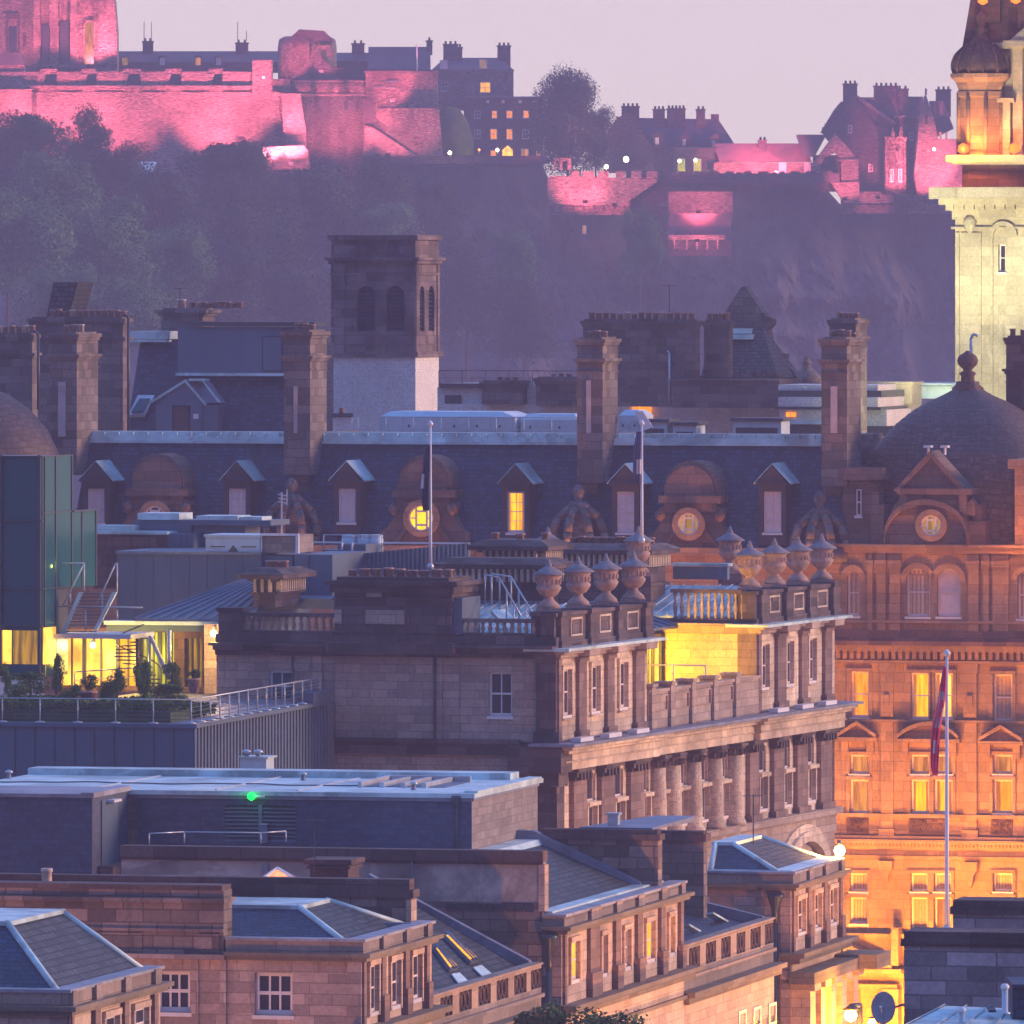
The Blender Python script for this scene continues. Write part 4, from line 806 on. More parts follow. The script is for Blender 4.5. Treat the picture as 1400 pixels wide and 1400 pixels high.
for x in (1269, 1292): mb = MB(); hf.pb(mb, x - 5, x + 5, 609, 612, -.2, .2, 1276); hf.pb(mb, x - 1, x + 1, 612, 622, -.1, .1, 1276); mb.build('roof_light_box', 'white', hotel)
# side tower strip with slit windows
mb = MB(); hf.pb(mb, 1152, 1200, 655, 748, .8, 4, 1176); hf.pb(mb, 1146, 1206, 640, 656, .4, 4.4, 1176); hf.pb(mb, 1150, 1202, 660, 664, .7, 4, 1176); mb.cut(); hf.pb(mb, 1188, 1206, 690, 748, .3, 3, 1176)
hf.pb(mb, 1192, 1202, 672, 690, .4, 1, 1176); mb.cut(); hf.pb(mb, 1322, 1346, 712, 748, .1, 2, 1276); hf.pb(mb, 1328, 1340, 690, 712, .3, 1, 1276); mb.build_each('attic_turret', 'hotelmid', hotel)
h = (ha(1166), ha(1174), hz_(705), hz_(668)); sash(HF.front(.5), (hf.a(1166), hf.a(1173), hz_(706), hz_(670)), hotel, 'glass', 1, 2, .1, .04)
mb = MB(); hf.pb(mb, 1388, 1440, 640, 745, -.1, 3, 1400); hf.pb(mb, 1380, 1440, 628, 641, -.3, 3, 1400); mb.build('side_gable', 'hotel', hotel)
tl = lamp('POINT', hf.m(ha(1398), hz_(728), -1.4), 120, (1, .3, .06), hotel, size=.2, name='gable_uplight')
# --- dome: square plan with curved sides, coursed slates
def sqdome(par, fr, uc, vc, prof, mat, name='dome', k=20, e=.55):
    mb = MB(); rings = []
    for r, z in prof:
        ring = []
        for i in range(k * 4):
            t = 2 * math.pi * i / (k * 4); x, y = math.cos(t), math.sin(t); ring.append(fr.L(uc + r * math.copysign(abs(x) ** e, x), vc + r * math.copysign(abs(y) ** e, y), z))
        rings.append(ring)
    vs = [p for r_ in rings for p in r_]; n_ = k * 4; fs = []
    for j in range(len(rings) - 1):
        for i in range(n_): fs.append((j * n_ + i, j * n_ + (i + 1) % n_, (j + 1) * n_ + (i + 1) % n_, (j + 1) * n_ + i))
    fs.append(tuple(range((len(rings) - 1) * n_, len(rings) * n_))); mb.add(vs, fs); return mb.build(name, mat, par)
DV = 5.5; dcu = HF.front(DV).a(1323); fD = HF.front(DV)
def dz(y): return fD.z(1323, y)
prof = []
silh = [(1176, 748), (1180, 700), (1186, 650), (1196, 620), (1212, 600), (1232, 578), (1252, 561), (1272, 549), (1289, 541), (1303, 533), (1308, 522)]
NR = 26
for i in range(NR + 1):
    t = i / NR * (len(silh) - 1); j = min(int(t), len(silh) - 2); q = t - j; x = silh[j][0] * (1 - q) + silh[j + 1][0] * q; y = silh[j][1] * (1 - q) + silh[j + 1][1] * q
    r = (1323 - x) * 400 / F; prof.append((r, dz(y))); prof.append((r - .05, dz(y) + .02))
dome = sqdome(hotel, HF, dcu, DV, prof, 'tile')
mb = MB(); c = Vector(HF.L(dcu, DV, dz(532))); q = 400 / F
mb.lathe(c, [(20 * q, -.1), (22 * q, .05), (10 * q, .25), (9 * q, .5), (12 * q, .62), (6 * q, .72), (7 * q, .8), (13 * q, .95), (14.5 * q, 1.12), (12 * q, 1.3), (5 * q, 1.42), (2 * q, 1.5)], 20); mb.build('finial', 'hoteldark', dome)
mb = MB(); stack_v = 3.2; f2 = HF.front(stack_v)
hchim = stack(HF, f2.a(1338), f2.a(1440), stack_v + 5, stack_v + 7.5, fD.z(1370, 640), HF.front(8).z(1370, 460), hotel, 'hoteldark', 8, .42, mid=HF.front(8).z(1370, 506), cap=.1)
mb = MB(); p = lambda x, y: HF.front(8).m(HF.front(8).a(x), HF.front(8).z(x, y), -.2)
mb.tube([p(1329, 500), p(1329, 463), p(1331, 458), p(1335, 457), p(1338, 460)], .06, 6); mb.build('flue_pipe', 'metal', hchim)
# --- mansard range running left
z_r = lambda x, y: hf.z(x, y)
def mans(x0, x1, ytop=607, ybot=748, back=2.3):
    a0, a1 = ha(x0), ha(x1); zb = z_r(620, ybot); z1 = HF.front(back).z(620, ytop); mb = MB()
    mb.hexa([hf.m(a0, zb), hf.m(a1, zb), hf.m(a1, zb, 9), hf.m(a0, zb, 9), hf.m(a0, z1, back), hf.m(a1, z1, back), hf.m(a1, z1, 9), hf.m(a0, z1, 9)]); mb.build('mansard_roof', 'slate', hotel)
    return z1
ztop = mans(97, 1150)
mb = MB()
for x0, x1 in ((112, 391), (432, 792), (836, 1124)):
    a0, a1 = HF.front(2.3).a(x0), HF.front(2.3).a(x1)
    hf.box(mb, a0, a1, ztop - .02, ztop + .10, 2.15, 3.5); hf.box(mb, a0 + .05, a1 - .05, ztop + .10, ztop + .26, 2.28, 3.4); hf.box(mb, a0 + .1, a1 - .1, ztop + .26, ztop + .44, 2.5, 3.3)
    n_ = int((a1 - a0) / .6)
    for i in range(n_): x = a0 + .3 + i * .6; hf.box(mb, x, x + .04, ztop + .1, ztop + .40, 2.26, 3.32)
mb.build('lead_ridge', 'lead', hotel)
# parapet walls at bay breaks
mb = MB()
for x in (392, 790, 1122): mb.cut(); hf.poly(mb, [(ha(x) - .2, z_r(620, 748)), (ha(x) + .5, z_r(620, 748)), (ha(x) + .5, ztop + .4), (ha(x) - .2, ztop + .4)], 1.2, 8.5)
mb.build_each('party_wall', 'chim', hotel)
mb = MB(); hf.box(mb, ha(60), a0 if False else ha(1130), GZ, z_r(620, 748), .02, 12); mb.build('rear_wall', 'hotel', hotel)
mb = MB(); hf.box(mb, ha(90), ha(1132), z_r(620, 756), z_r(620, 746), -.5, .3); hf.box(mb, ha(90), ha(1132), z_r(620, 775), z_r(620, 756), -.15, .1); mb.build('eaves_cornice', 'hotel', hotel)
# dormers (parts), made once and copied along the roof
def dormer(x, lit='blind', y0=668, y1=713, wx=12.5):
    a = ha(x); zt_, zb_ = z_r(x, y0), z_r(x, y1); q = 395 / F; mb = MB(); W_ = 19 * q
    hf.box(mb, a - W_, a - W_ * .66, zb_ - .5, zt_ + .28, .0, 3.2); hf.box(mb, a + W_ * .66, a + W_, zb_ - .5, zt_ + .28, .0, 3.2); hf.box(mb, a - W_ * .66, a + W_ * .66, zb_ - .5, zb_, .0, .6); hf.box(mb, a - W_ * .66, a + W_ * .66, zt_, zt_ + .28, .0, .6); hf.box(mb, a - W_ - .1, a + W_ + .1, zt_ + .26, zt_ + .32, -.14, 3.2)
    hf.poly(mb, [(a - W_ - .05, zt_ + .32), (a + W_ + .05, zt_ + .32), (a, zt_ + .32 + 25 * q)], -.08, 3.2)
    o = mb.build('dormer', 'dormer', hotel); mb = MB(); ap_ = (a, zt_ + .32 + 26 * q)
    for sg in (-1, 1):
        e = (a + sg * (W_ + .2), zt_ + .28); hf.poly(mb, [ap_, (ap_[0], ap_[1] + .05), (e[0], e[1] + .05), e], -.06, 4.0)
    mb.build('dormer_roof', 'lead', o)
    sash(hf, (a - wx * q, a + wx * q, zb_, zt_), o, lit, 2, 4, .1, .07, .02); return o
for x, lit in ((131, 'blind'), (324, 'blind'), (474, 'blind'), (705, 'lityellow'), (855, 'blind'), (1056, 'blind')): dormer(x, lit, y0=668 + (x > 600) * 4, y1=714 + (x > 600) * 14)
# domed gables with round windows
M['litround'] = glow('round_window_light', (1, .50, .0), 1.7, .2)
def dgable(x, y0, lit='litgold', half=40, ye=712):
    a = ha(x); q = 396 / F; mb = MB(); zt_ = z_r(x, y0); ze = z_r(x, y0 + 48); zb_ = z_r(x, y0 + 125)
    top = [(a - half * .95 * q * math.cos(math.pi * i / 14), ze + (zt_ - ze) * math.sin(math.pi * i / 14) ** .8) for i in range(15)]
    hf.poly(mb, top, -.1, 1.8); hf.poly(mb, [(p[0] * .92 + a * .08, (p[1] - ze) * .86 + ze) for p in top], -.25, .2)
    hf.box(mb, a - half * 1.08 * q, a + half * 1.08 * q, ze - .28, ze, -.35, 1.6); hf.box(mb, a - half * .92 * q, a + half * .92 * q, ze - .62, ze - .28, -.12, 1.4)
    for sg in (-1, 1):       # scroll shoulders
        hf.poly(mb, [(a + sg * half * .7 * q, ze - .3), (a + sg * half * 1.15 * q, ze - .5), (a + sg * half * 1.05 * q, ze - 1.0), (a + sg * half * 1.3 * q, ze - 1.45), (a + sg * half * 1.62 * q, ze - 1.7), (a + sg * half * 1.62 * q, zb_), (a + sg * half * .5 * q, zb_)], -.06, .7)
        c = Vector(hf.m(a + sg * half * 1.05 * q, ze - .75, -.2)); mb.lathe(c, [(.02, -.25), (.2, -.1), (.2, .12), (.02, .25)], 10)
    hf.box(mb, a - half * q, a + half * q, zb_ - .6, ze - .5, .0, 1.2); hf.poly(mb, [(a - half * 1.1 * q, zb_ + .1), (a, ze - .5), (a + half * 1.1 * q, zb_ + .1), (a + half * .95 * q, zb_ + .1), (a, ze - .75), (a - half * .95 * q, zb_ + .1)], -.22, .1)
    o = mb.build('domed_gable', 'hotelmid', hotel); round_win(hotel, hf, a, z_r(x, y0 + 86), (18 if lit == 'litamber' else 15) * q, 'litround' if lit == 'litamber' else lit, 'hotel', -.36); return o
dgable(216, 620, 'glass'); dgable(580, 622, 'litamber'); dgable(945, 630, 'litgold')
# crowned turrets between the bays
for x, y in ((398, 645), (790, 655), (1120, 665)):
    mb = MB(); a = ha(x); q = 396 / F; c = Vector(hf.m(a, z_r(x, y + 85), .1))
    for k_ in range(8):
        t_ = k_ * math.pi / 4 + .39; pts = [(38, 0), (38, .35), (30, .9), (14, 1.25), (6, 1.45)]
        P_ = [c + Vector((r * q * math.cos(t_), r * q * math.sin(t_), z_)) for r, z_ in pts]; mb.tube(P_, .17, 6)
    mb.lathe(c, [(40 * q, -.5), (40 * q, -.05), (30 * q, .0)], 16); mb.lathe(c, [(.62, 0), (.6, .5), (.42, .95), (.26, 1.3)], 12)
    mb.lathe(c + Vector((0, 0, 1.35)), [(7 * q, 0), (9 * q, .1), (5 * q, .25), (8 * q, .45), (9 * q, .6), (6 * q, .75), (2 * q, .85)], 12); mb.build('crowned_turret', 'chim', hotel)
# the four tall chimneys rising out of the mansard
for (xl, xm, xr, yt, yn, yb, sl_) in ((68, 105, 137, 455, 486, 650, (80, 90, 522, 597)), (388, 424, 452, 452, 488, 650, (402, 407, 528, 592)), (789, 824, 848, 462, 492, 660, (802, 808, 520, 592)), (1123, 1158, 1181, 462, 493, 665, (1136, 1145, 528, 592))):
    f3 = HF.front(.5); a, b_ = f3.a(xl), f3.a(xm); dp = 1.75 if xl > 100 else 2.2
    stack(HF, a, b_ , .5, .5 + dp + .6, z_r(xl, yb), f3.z(xl, yt), hotel, 'chim', 3, .30, mid=f3.z(xl, yn), slit=None)
    ch = [o for o in hotel.children if o.name.startswith('chimney')][-1]
    mb = MB(); f3.box(mb, f3.a(sl_[0]), f3.a(sl_[1]), f3.z(xl, sl_[3]), f3.z(xl, sl_[2]), -.07, .03); mb.build('vertical_strip', 'potgrey', ch)
mb = MB()
for x, y in ((400, 672),): 
    p = lambda xx, yy: hf.m(ha(xx), z_r(400, yy), -1.2)
    mb.tube([p(397, 740), p(397, 672)], .04, 5); [mb.tube([p(392, y_), p(404, y_ + 2)], .025, 4) for y_ in (675, 680, 685)]
    mb.tube([p(404, 668), p(404, 690)], .025, 4)
tag(recentre(mb.build('aerial', 'metal')), 'small television aerial in front of the crowned turret at left', 'aerial')
# ---------------------------------------------------------------- clock tower
CF = Fr(1306, 440, 15); cf = CF.front(); ctw = thing('clock_tower', 'floodlit clock tower with yellow shaft and orange upper stage rising behind the ribbed dome', 'tower', CF.L(5, 4, GZ))
ca = cf.a; czz = lambda y, x=1350: cf.z(x, y)
mb = MB(); W_ = 9.2
Hh = [(ca(1365), ca(1375), czz(372), czz(334)), (ca(1432), ca(1442), czz(372), czz(334))]
cf.wall(mb, ca(1306), ca(1306) + W_, GZ, czz(298), Hh, .3)
CF.right(ca(1306) + W_).wall(mb, 0, W_, GZ, czz(298)); CF.left(ca(1306)).wall(mb, 0, W_, GZ, czz(298)); mb.add([CF.L(ca(1306), W_, GZ), CF.L(ca(1306) + W_, W_, GZ), CF.L(ca(1306) + W_, W_, czz(298)), CF.L(ca(1306), W_, czz(298))], [(0, 1, 2, 3)])
A0, A1 = ca(1306), ca(1306) + W_
def cring(mb, y0, y1, d, A0_=None, A1_=None): a, b_ = (A0 if A0_ is None else A0_), (A1 if A1_ is None else A1_); CF.box(mb, a - d, b_ + d, -d, W_ + d, czz(y1), czz(y0))
cring(mb, 288, 300, .12); cring(mb, 280, 288, .35); cring(mb, 272, 280, .6); cring(mb, 256, 272, .95); cring(mb, 310, 313, .15)
for x0, x1 in ((1308, 1312), (1314, 1342), (1355, 1358), (1398, 1402)): cf.box(mb, ca(x0), ca(x1), czz(560), czz(318), -.10, .02)
x = 1300
while x < 1560: cf.box(mb, ca(x), ca(x + 7), czz(286), czz(280), -.55, -.1); x += 14
masonry('tower_floodlit_stone', (.60, .50, .34), .8, .42, .008, .14, .55, mcol=.75, gcol=(.5, .45, .42))
M['ctower'] = MATS['tower_floodlit_stone']; mb.build('shaft', 'ctower', ctw)
for h in Hh: sash(cf, h, ctw, 'glass', 1, 2, .2, .07)
for xm in (1372, 1434):     # blind arches under the cornice
    mb = MB(); c0, z0 = ca(xm), czz(322); r0, r1 = .42, .62
    for i in range(10):
        t0, t1 = math.pi * i / 10, math.pi * (i + 1) / 10; cf.poly(mb, [(c0 + r0 * math.cos(t0), z0 + r0 * math.sin(t0)), (c0 + r1 * math.cos(t0), z0 + r1 * math.sin(t0)), (c0 + r1 * math.cos(t1), z0 + r1 * math.sin(t1)), (c0 + r0 * math.cos(t1), z0 + r0 * math.sin(t1))], -.18, .02)
    mb.build('blind_arch', 'ctower', ctw)
mb = MB(); c = Vector(cf.m(ca(1327), czz(306), -.15)); mb.lathe(c, [(.02, -.42), (.16, -.3), (.26, -.05), (.28, .12), (.2, .28), (.02, .34)], 12, sy=.7); mb.build('carved_head', 'ctower', ctw)
# upper stage
mb = MB(); cring(mb, 222, 256, -.25); mb.build('dark_band', 'hoteldark', ctw)  # shadow above the cornice painted as a dark ring
mb = MB(); cring(mb, 219, 225, .12); cring(mb, 212, 222, .35); mb.build('parapet', 'ctower', ctw)
mb = MB(); CF.box(mb, A0 + 1.7, A1 - 1.7, 1.0, W_ - 1.0, czz(213), czz(60)); CF.box(mb, A0 + 1.4, A1 - 1.4, .7, W_ - .7, czz(66), czz(58)); cf.box(mb, A0 + 1.0, A0 + 2.3, czz(213), czz(140), .5, 3); cf.box(mb, A0 + .9, A0 + 2.5, czz(140), czz(134), .4, 3)
cf.ppoly(mb, [(1378, 55), (1436, 5), (1494, 55)], .35, 2); cf.pb(mb, 1370, 1500, 55, 62, .2, 1, 1436)
for x0, x1 in ((1385, 1398), (1474, 1487)): cf.pb(mb, x0, x1, 66, 213, .75, 1.2, 1400)
mb.build('clock_stage', 'ctower', ctw)
mb = MB(); c0, z0 = ca(1436), czz(143); r = 38 * 440 / F; pts = [(c0 + r * math.cos(2 * math.pi * i / 48), z0 + r * math.sin(2 * math.pi * i / 48)) for i in range(48)]; cf.poly(mb, pts, .70, .95); dial = mb.build('clock_dial', 'clock', ctw)
mb = MB()
for i in range(48):
    a_, b_ = pts[i], pts[(i + 1) % 48]; sc = lambda p, k_: (c0 + (p[0] - c0) * k_, z0 + (p[1] - z0) * k_); cf.poly(mb, [sc(a_, 1.0), sc(b_, 1.0), sc(b_, 1.12), sc(a_, 1.12)], .58, .9)
mb.build('dial_ring', 'hoteldark', dial)
mb = MB()
for t_, l_ in ((1.9, .55), (-.6, .85)): mb.tube([cf.m(c0, z0, .66), cf.m(c0 + r * l_ * math.cos(t_), z0 + r * l_ * math.sin(t_), .66)], .05, 4)
mb.build('hand', 'frame', dial)
# octagonal corner turrets with ribbed caps
for uc in (ca(1336), ca(1336) + 6.4):
    q = 440 / F; c = Vector(CF.L(uc, .9, czz(214))); H1 = czz(120) - czz(214); mb = MB()
    mb.lathe(c, [(33 * q, 0), (33 * q, .2), (31 * q, .25), (31 * q, H1 - .4), (34 * q, H1 - .35), (34 * q, H1 - .15), (32 * q, H1 - .1), (36 * q, H1 + .25), (43 * q, H1 + .45), (44 * q, H1 + .62)], 8, smooth=False, rot=math.pi / 8 - rad(15))
    for k_ in range(8): t_ = k_ * math.pi / 4 + math.pi / 8 - rad(15); mb.tube([c + Vector((32 * q * math.cos(t_), 32 * q * math.sin(t_), 0)), c + Vector((32 * q * math.cos(t_), 32 * q * math.sin(t_), H1 - .2))], .09, 6)
    tu = mb.build('corner_turret', 'hotel', ctw)
    mb = MB(); b0 = H1 + .62; mb.lathe(c, [(37 * q, b0), (39.5 * q, b0 + .25), (39 * q, b0 + .5), (35 * q, b0 + .8), (27 * q, b0 + 1.05), (19 * q, b0 + 1.25), (13 * q, b0 + 1.5), (9 * q, b0 + 1.75), (12 * q, b0 + 1.85), (6 * q, b0 + 2.0), (8 * q, b0 + 2.4), (11 * q, b0 + 2.5), (4 * q, b0 + 2.65), (1 * q, b0 + 3.0)], 24, smooth=True)
    for k_ in range(12):
        t_ = k_ * math.pi / 6; mb.tube([c + Vector((rr * q * math.cos(t_), rr * q * math.sin(t_), b0 + zz)) for rr, zz in ((38, 0), (40.5, .25), (40, .5), (36, .8), (28, 1.05), (19.5, 1.27))], .07, 5)
    mb.build('ribbed_cap', 'hoteldark', tu)
mb = MB(); CF.frus(mb, (A0 + .12, A1 - .12, .9, W_ - .3), czz(62), (A0 + .85, A1 - .85, 1.4, W_ - 1), czz(-90)); CF.box(mb, A0 + 2.6, A0 + 2.9, .7, 1.4, czz(62), czz(-60)); CF.box(mb, A0 + .9, A0 + 1.8, .8, 1.3, czz(30), czz(-2)); 
mb.build('spire', 'hoteldark', ctw)
for x, y in ((1343, 3), (1388, 2)):
    mb = MB(); c = Vector(cf.m(ca(x), czz(y), .1)); mb.lathe(c, [(.05, -.1), (.22, 0), (.18, .22), (.04, .3)], 8); g = mb.build('uplight', 'bulborange', ctw)
lamp('POINT', cf.m(ca(1322), czz(204), -.9), 420, (1, .27, .01), ctw, size=.15, name='stage_uplight')
mb = MB(); mb.lathe(Vector(cf.m(ca(1320), czz(207), -.45)), [(.05, -.1), (.24, 0), (.2, .25), (.04, .35)], 8); mb.build('uplight', 'bulborange', ctw)
mb = MB(); mb.lathe(Vector(cf.m(ca(1386), czz(207), .0)), [(.05, -.1), (.24, 0), (.2, .25), (.04, .35)], 8); mb.build('uplight', 'bulborange', ctw)
lamp('POINT', cf.m(ca(1376), czz(190), -.8), 200, (1, .27, .03), ctw, size=.15, name='stage_uplight')
lamp('POINT', cf.m(ca(1343), czz(4), -.4), 30, (1, .2, .02), ctw, size=.15, name='spire_uplight')
lamp('POINT', cf.m(ca(1330), czz(150), -3.2), 35, (1, .4, .15), ctw, size=.3, name='turret_uplight')
lamp('SPOT', cf.m(ca(1385), czz(520), -13), 6.5e3, (.97, .97, .58), ctw, to=cf.m(ca(1370), czz(375), 0), size=.5, spot=75, name='shaft_floodlight')
lamp('SPOT', cf.m(ca(1330), czz(500), -10), 4.6e3, (.97, .96, .58), ctw, to=cf.m(ca(1340), czz(270), 0), size=.5, spot=60, name='shaft_floodlight')
# ================================================================ roofscape behind the hotel
BF = Fr(450, 445, 16)
def bthing(name, label, cat, px, py, D, grp=None): return thing(name, label, cat, P(px, py, D), grp)
# belfry
T = Fr(568, 452, 17); tf = T.front(); a0, a1 = tf.a(453), 0.0; rt = T.right(0.0); dv = rt.a(600)
bel = thing('belfry', 'square soot-streaked stone belfry with louvred arches on a white glazed brick base', 'tower', T.L(a0 / 2, dv / 2, GZ + 20))
zz = lambda y: tf.z(510, y)
mb = MB(); tf.wall(mb, a0, a1, GZ + 20, zz(487)); rt.wall(mb, 0, dv, GZ + 20, zz(487)); T.left(a0).wall(mb, 0, dv, GZ + 20, zz(487)); mb.build('brick_base', 'whitebrick', bel)
hs = [(tf.a(488), tf.a(513), zz(453), zz(391)), (tf.a(528), tf.a(553), zz(453), zz(391))]
def vr(x): return rt.a(x)
hr = [(vr(574), vr(580.5), zz(453), zz(391)), (vr(586), vr(594), zz(453), zz(391))]
mb = MB(); tf.wall(mb, a0, a1, zz(487), zz(322), hs, .4); rt.wall(mb, 0, dv, zz(487), zz(322), hr, .4); T.left(a0).wall(mb, 0, dv, zz(487), zz(322)); T.box(mb, a0, a1, 0.01, dv, zz(323), zz(321.5))
for y0, y1, d in ((481, 488, .16), (352, 356, .24), (356, 361, .12), (322, 328, .14), (373, 376, .06)): T.box(mb, a0 - d, a1 + d, -d, dv + d, zz(y1), zz(y0))
for x0, x1 in ((453, 472), (556, 568)): tf.box(mb, tf.a(x0), tf.a(x1) - .001, zz(481), zz(361), -.07, .01)
rt.box(mb, 0, vr(572), zz(481), zz(361), -.05, .01); rt.box(mb, vr(597), dv, zz(481), zz(361), -.05, .01)
for y in (470,): T.box(mb, a0 - .04, a1 + .04, -.04, dv + .04, zz(y + 3), zz(y))
mb.build('stone_stage', 'belfry', bel)
M['bel'] = M['gpodark']
for f, hl in ((tf, hs), (rt, hr)):
    for h in hl:
        mb = MB(); n_ = 11
        for i in range(n_):
            z0 = h[2] + (h[3] - h[2]) * i / n_; c = [f.m(h[0], z0, .1), f.m(h[1], z0, .1), f.m(h[1], z0 + .16, .3), f.m(h[0], z0 + .16, .3)]; mb.prism(c, (0, 0, .025))
        mb.build('louvre', 'slate', bel); g = MB(); f.wall(g, h[0], h[1], h[2], h[3]); 
        for i, v in enumerate(g.v): g.v[i] = tuple(Vector(v) + (Vector(f.m(0, 0, .36)) - Vector(f.m(0, 0, 0))))
        g.build('louvre_back', 'frame', bel)
        k = MB(); r = (h[1] - h[0]) / 2; c0 = (h[0] + h[1]) / 2; zc = h[3] - min(r, .5)
        for sg in (-1, 1): f.poly(k, [(c0 + sg * r, h[3] + .001)] + [(c0 + sg * r * math.sin(t), zc + min(r, .5) * math.cos(t)) for t in [i * math.pi / 16 for i in range(9)]], .002, .09)
        k.build('louvre_head', 'belfry', bel)
# dark slate building left
R = Fr(450, 438, 16); rf = R.front(); sb = thing('slate_roofed_building', 'dark blue slate roofed building with zinc rooftop box left of the belfry', 'building', R.L(-4, 3, GZ + 15))
q = lambda y, x=320: rf.z(x, y)
mb = MB(); mb.hexa([rf.m(rf.a(172), q(600), 0), rf.m(rf.a(428), q(600), 0), rf.m(rf.a(428), q(600), 3.0), rf.m(rf.a(172), q(600), 3.0), rf.m(rf.a(172), q(468), 2), rf.m(rf.a(428), q(468), 2), rf.m(rf.a(428), q(468), 3.0), rf.m(rf.a(172), q(468), 3.0)]); mb.build('roof', 'slate', sb)
mb = MB(); R.box(mb, rf.a(172), rf.a(426), .3, 2.8, GZ + 10, q(601)); mb.build('wall', 'chim', sb)
mb = MB(); rf.pb(mb, 243, 430, 447, 512, .9, 2.2, 320); bx = mb.build('zinc_box', 'zinc', sb)
mb = MB(); rf.pb(mb, 252, 430, 440, 446, .7, 2.4, 320); mb.build('box_coping', 'frame', bx); mb = MB(); rf.pb(mb, 240, 388, 510, 514, .72, 1.2, 320); mb.build('flashing', 'lead', bx)
mb = MB(); rf.pb(mb, 358, 386, 459, 508, .86, 1.0, 320); rf.pb(mb, 386, 410, 447, 508, .8, 1.0, 320); mb.build('door', 'frame', bx); mb = MB(); rf.pb(mb, 360, 384, 461, 506, .83, .87, 320); mb.build('door_panel', 'zinc', bx)
mb = MB(); rf.pb(mb, 176, 230, 453, 464, 1.6, 4, 320); rf.pb(mb, 176, 228, 465, 468, 1.5, 2.2, 320); mb.build('lead_ridge', 'lead', sb)
stack(R, rf.a(186), rf.a(243), 3.5, 5.2, q(512), rf.z(200, 434) + .35, sb, 'chim', 0, cap=.25)
chs = [o for o in sb.children if o.name.startswith('chimney')][-1]; pots(R.L(rf.a(212) + .3, 4.3, rf.z(200, 434) + .4), 9, .27, (R.c, -R.s, 0), chs, .25, .12); pots(R.L(rf.a(194) + .4, 4.3, rf.z(200, 434) + .4), 1, .3, (1, 0, 0), chs, .34, .2, 'potpale')
# skylight and dormer
mb = MB(); c = [rf.m(rf.a(x), q(y), d) for x, y, d in ((173, 571, .25), (196, 571, .25), (204, 544, .75), (181, 544, .75))]; mb.prism(c, (0, -.10, .10)); sk = mb.build('skylight', 'metal', sb)
mb = MB(); c = [rf.m(rf.a(x), q(y), d) for x, y, d in ((178, 565, .15), (193, 565, .15), (199, 547, .62), (185, 547, .62))]; mb.prism(c, (0, -.13, .05)); mb.build('pane', 'tealglass', sk)
mb = MB(); rf.pb(mb, 213, 235, 554, 592, -.4, 1.5, 320); rf.pb(mb, 260, 276, 554, 592, -.4, 1.5, 320); rf.pb(mb, 276, 301, 554, 592, -.3, 1.4, 320); rf.ppoly(mb, [(216, 554), (258, 522), (290, 554)], -.4, 1.5); dm = mb.build('dormer', 'zinc', sb)
mb = MB(); rf.pb(mb, 235, 260, 556, 592, -.25, 1, 320); mb.build('dormer_door', 'wood', dm)
mb = MB()
for A_, B_ in (((210, 549), (258, 519)), ((258, 519), (286, 551))): rf.poly(mb, [(rf.a(A_[0]), q(A_[1])), (rf.a(B_[0]), q(B_[1])), (rf.a(B_[0]), q(B_[1] + 4)), (rf.a(A_[0]), q(A_[1] + 4))], -.55, -.3)
mb.prism([rf.m(rf.a(278), q(520), -.3), rf.m(rf.a(281), q(520), -.3), rf.m(rf.a(305), q(550), -.3), rf.m(rf.a(301), q(550), -.3)], (0, .1, .0)); rf.pb(mb, 258, 279, 518, 521, -.5, .3, 320); mb.build('dormer_edge', 'lead', dm)
mb = MB(); mb.add([rf.m(rf.a(258), q(520), -.5), rf.m(rf.a(286), q(551), -.5), rf.m(rf.a(303), q(551), .6), rf.m(rf.a(280), q(520), .6)], [(0, 1, 2, 3)]); mb.build('dormer_roof', 'leaddark', dm)
mb = MB(); rf.pb(mb, 264, 271, 566, 573, -.47, -.3, 320); mb.build('vent_cover', 'white', dm)
# big stacks at the left edge (things of their own: party-wall chimneys)
K1 = Fr(178, 425, 16); kf = K1.front(); kt = thing('party_chimney', 'very wide stone chimney wall with a long row of clay pots at upper left', 'chimney', K1.L(-2, 1, GZ + 20))
mb = MB(); o = stack(K1, kf.a(42), kf.a(168), 0, .8, kf.z(100, 640), kf.z(100, 434), kt, 'chim', 0, mid=kf.z(100, 462), cap=.14); pots(K1.L(kf.a(68), .4, kf.z(100, 434) + .02), 12, .283, (K1.c, -K1.s, 0), o, .30, .11)
mb = MB(); p = lambda x, y: kf.m(kf.a(x), kf.z(100, y), -.15); mb.tube([p(177, 590), p(177, 436), p(175, 431), p(170, 431)], .06, 6); mb.build('downpipe', 'frame', kt)
K2 = Fr(50, 415, 16); kf2 = K2.front(); kt2 = thing('party_chimney', 'stone chimney wall with pots cut off by the left edge of the picture', 'chimney', K2.L(-1, 1, GZ + 20))
o = stack(K2, kf2.a(-60), kf2.a(44), 0, .7, kf2.z(20, 640), kf2.z(20, 456), kt2, 'chim', 0, mid=kf2.z(20, 484), cap=.1); pots(K2.L(kf2.a(-52), .35, kf2.z(20, 456) + .02), 11, .29, (K2.c, -K2.s, 0), o, .28, .11)
mb = MB(); p = lambda x, y: kf2.m(kf2.a(x), kf2.z(20, y), -.15); mb.tube([p(54, 560), p(54, 458), p(51, 453), p(46, 453)], .06, 6); mb.build('downpipe', 'frame', kt2)
mb = MB(); kf.ppoly(mb, [(38, 436), (48, 386), (82, 386), (78, 400), (68, 436)], 2.4, 4.5); tag(recentre(mb.build('roof_slab', 'slatebrown')), 'leaning dark slate roof end sticking up behind the wide chimney at upper left', 'roof')
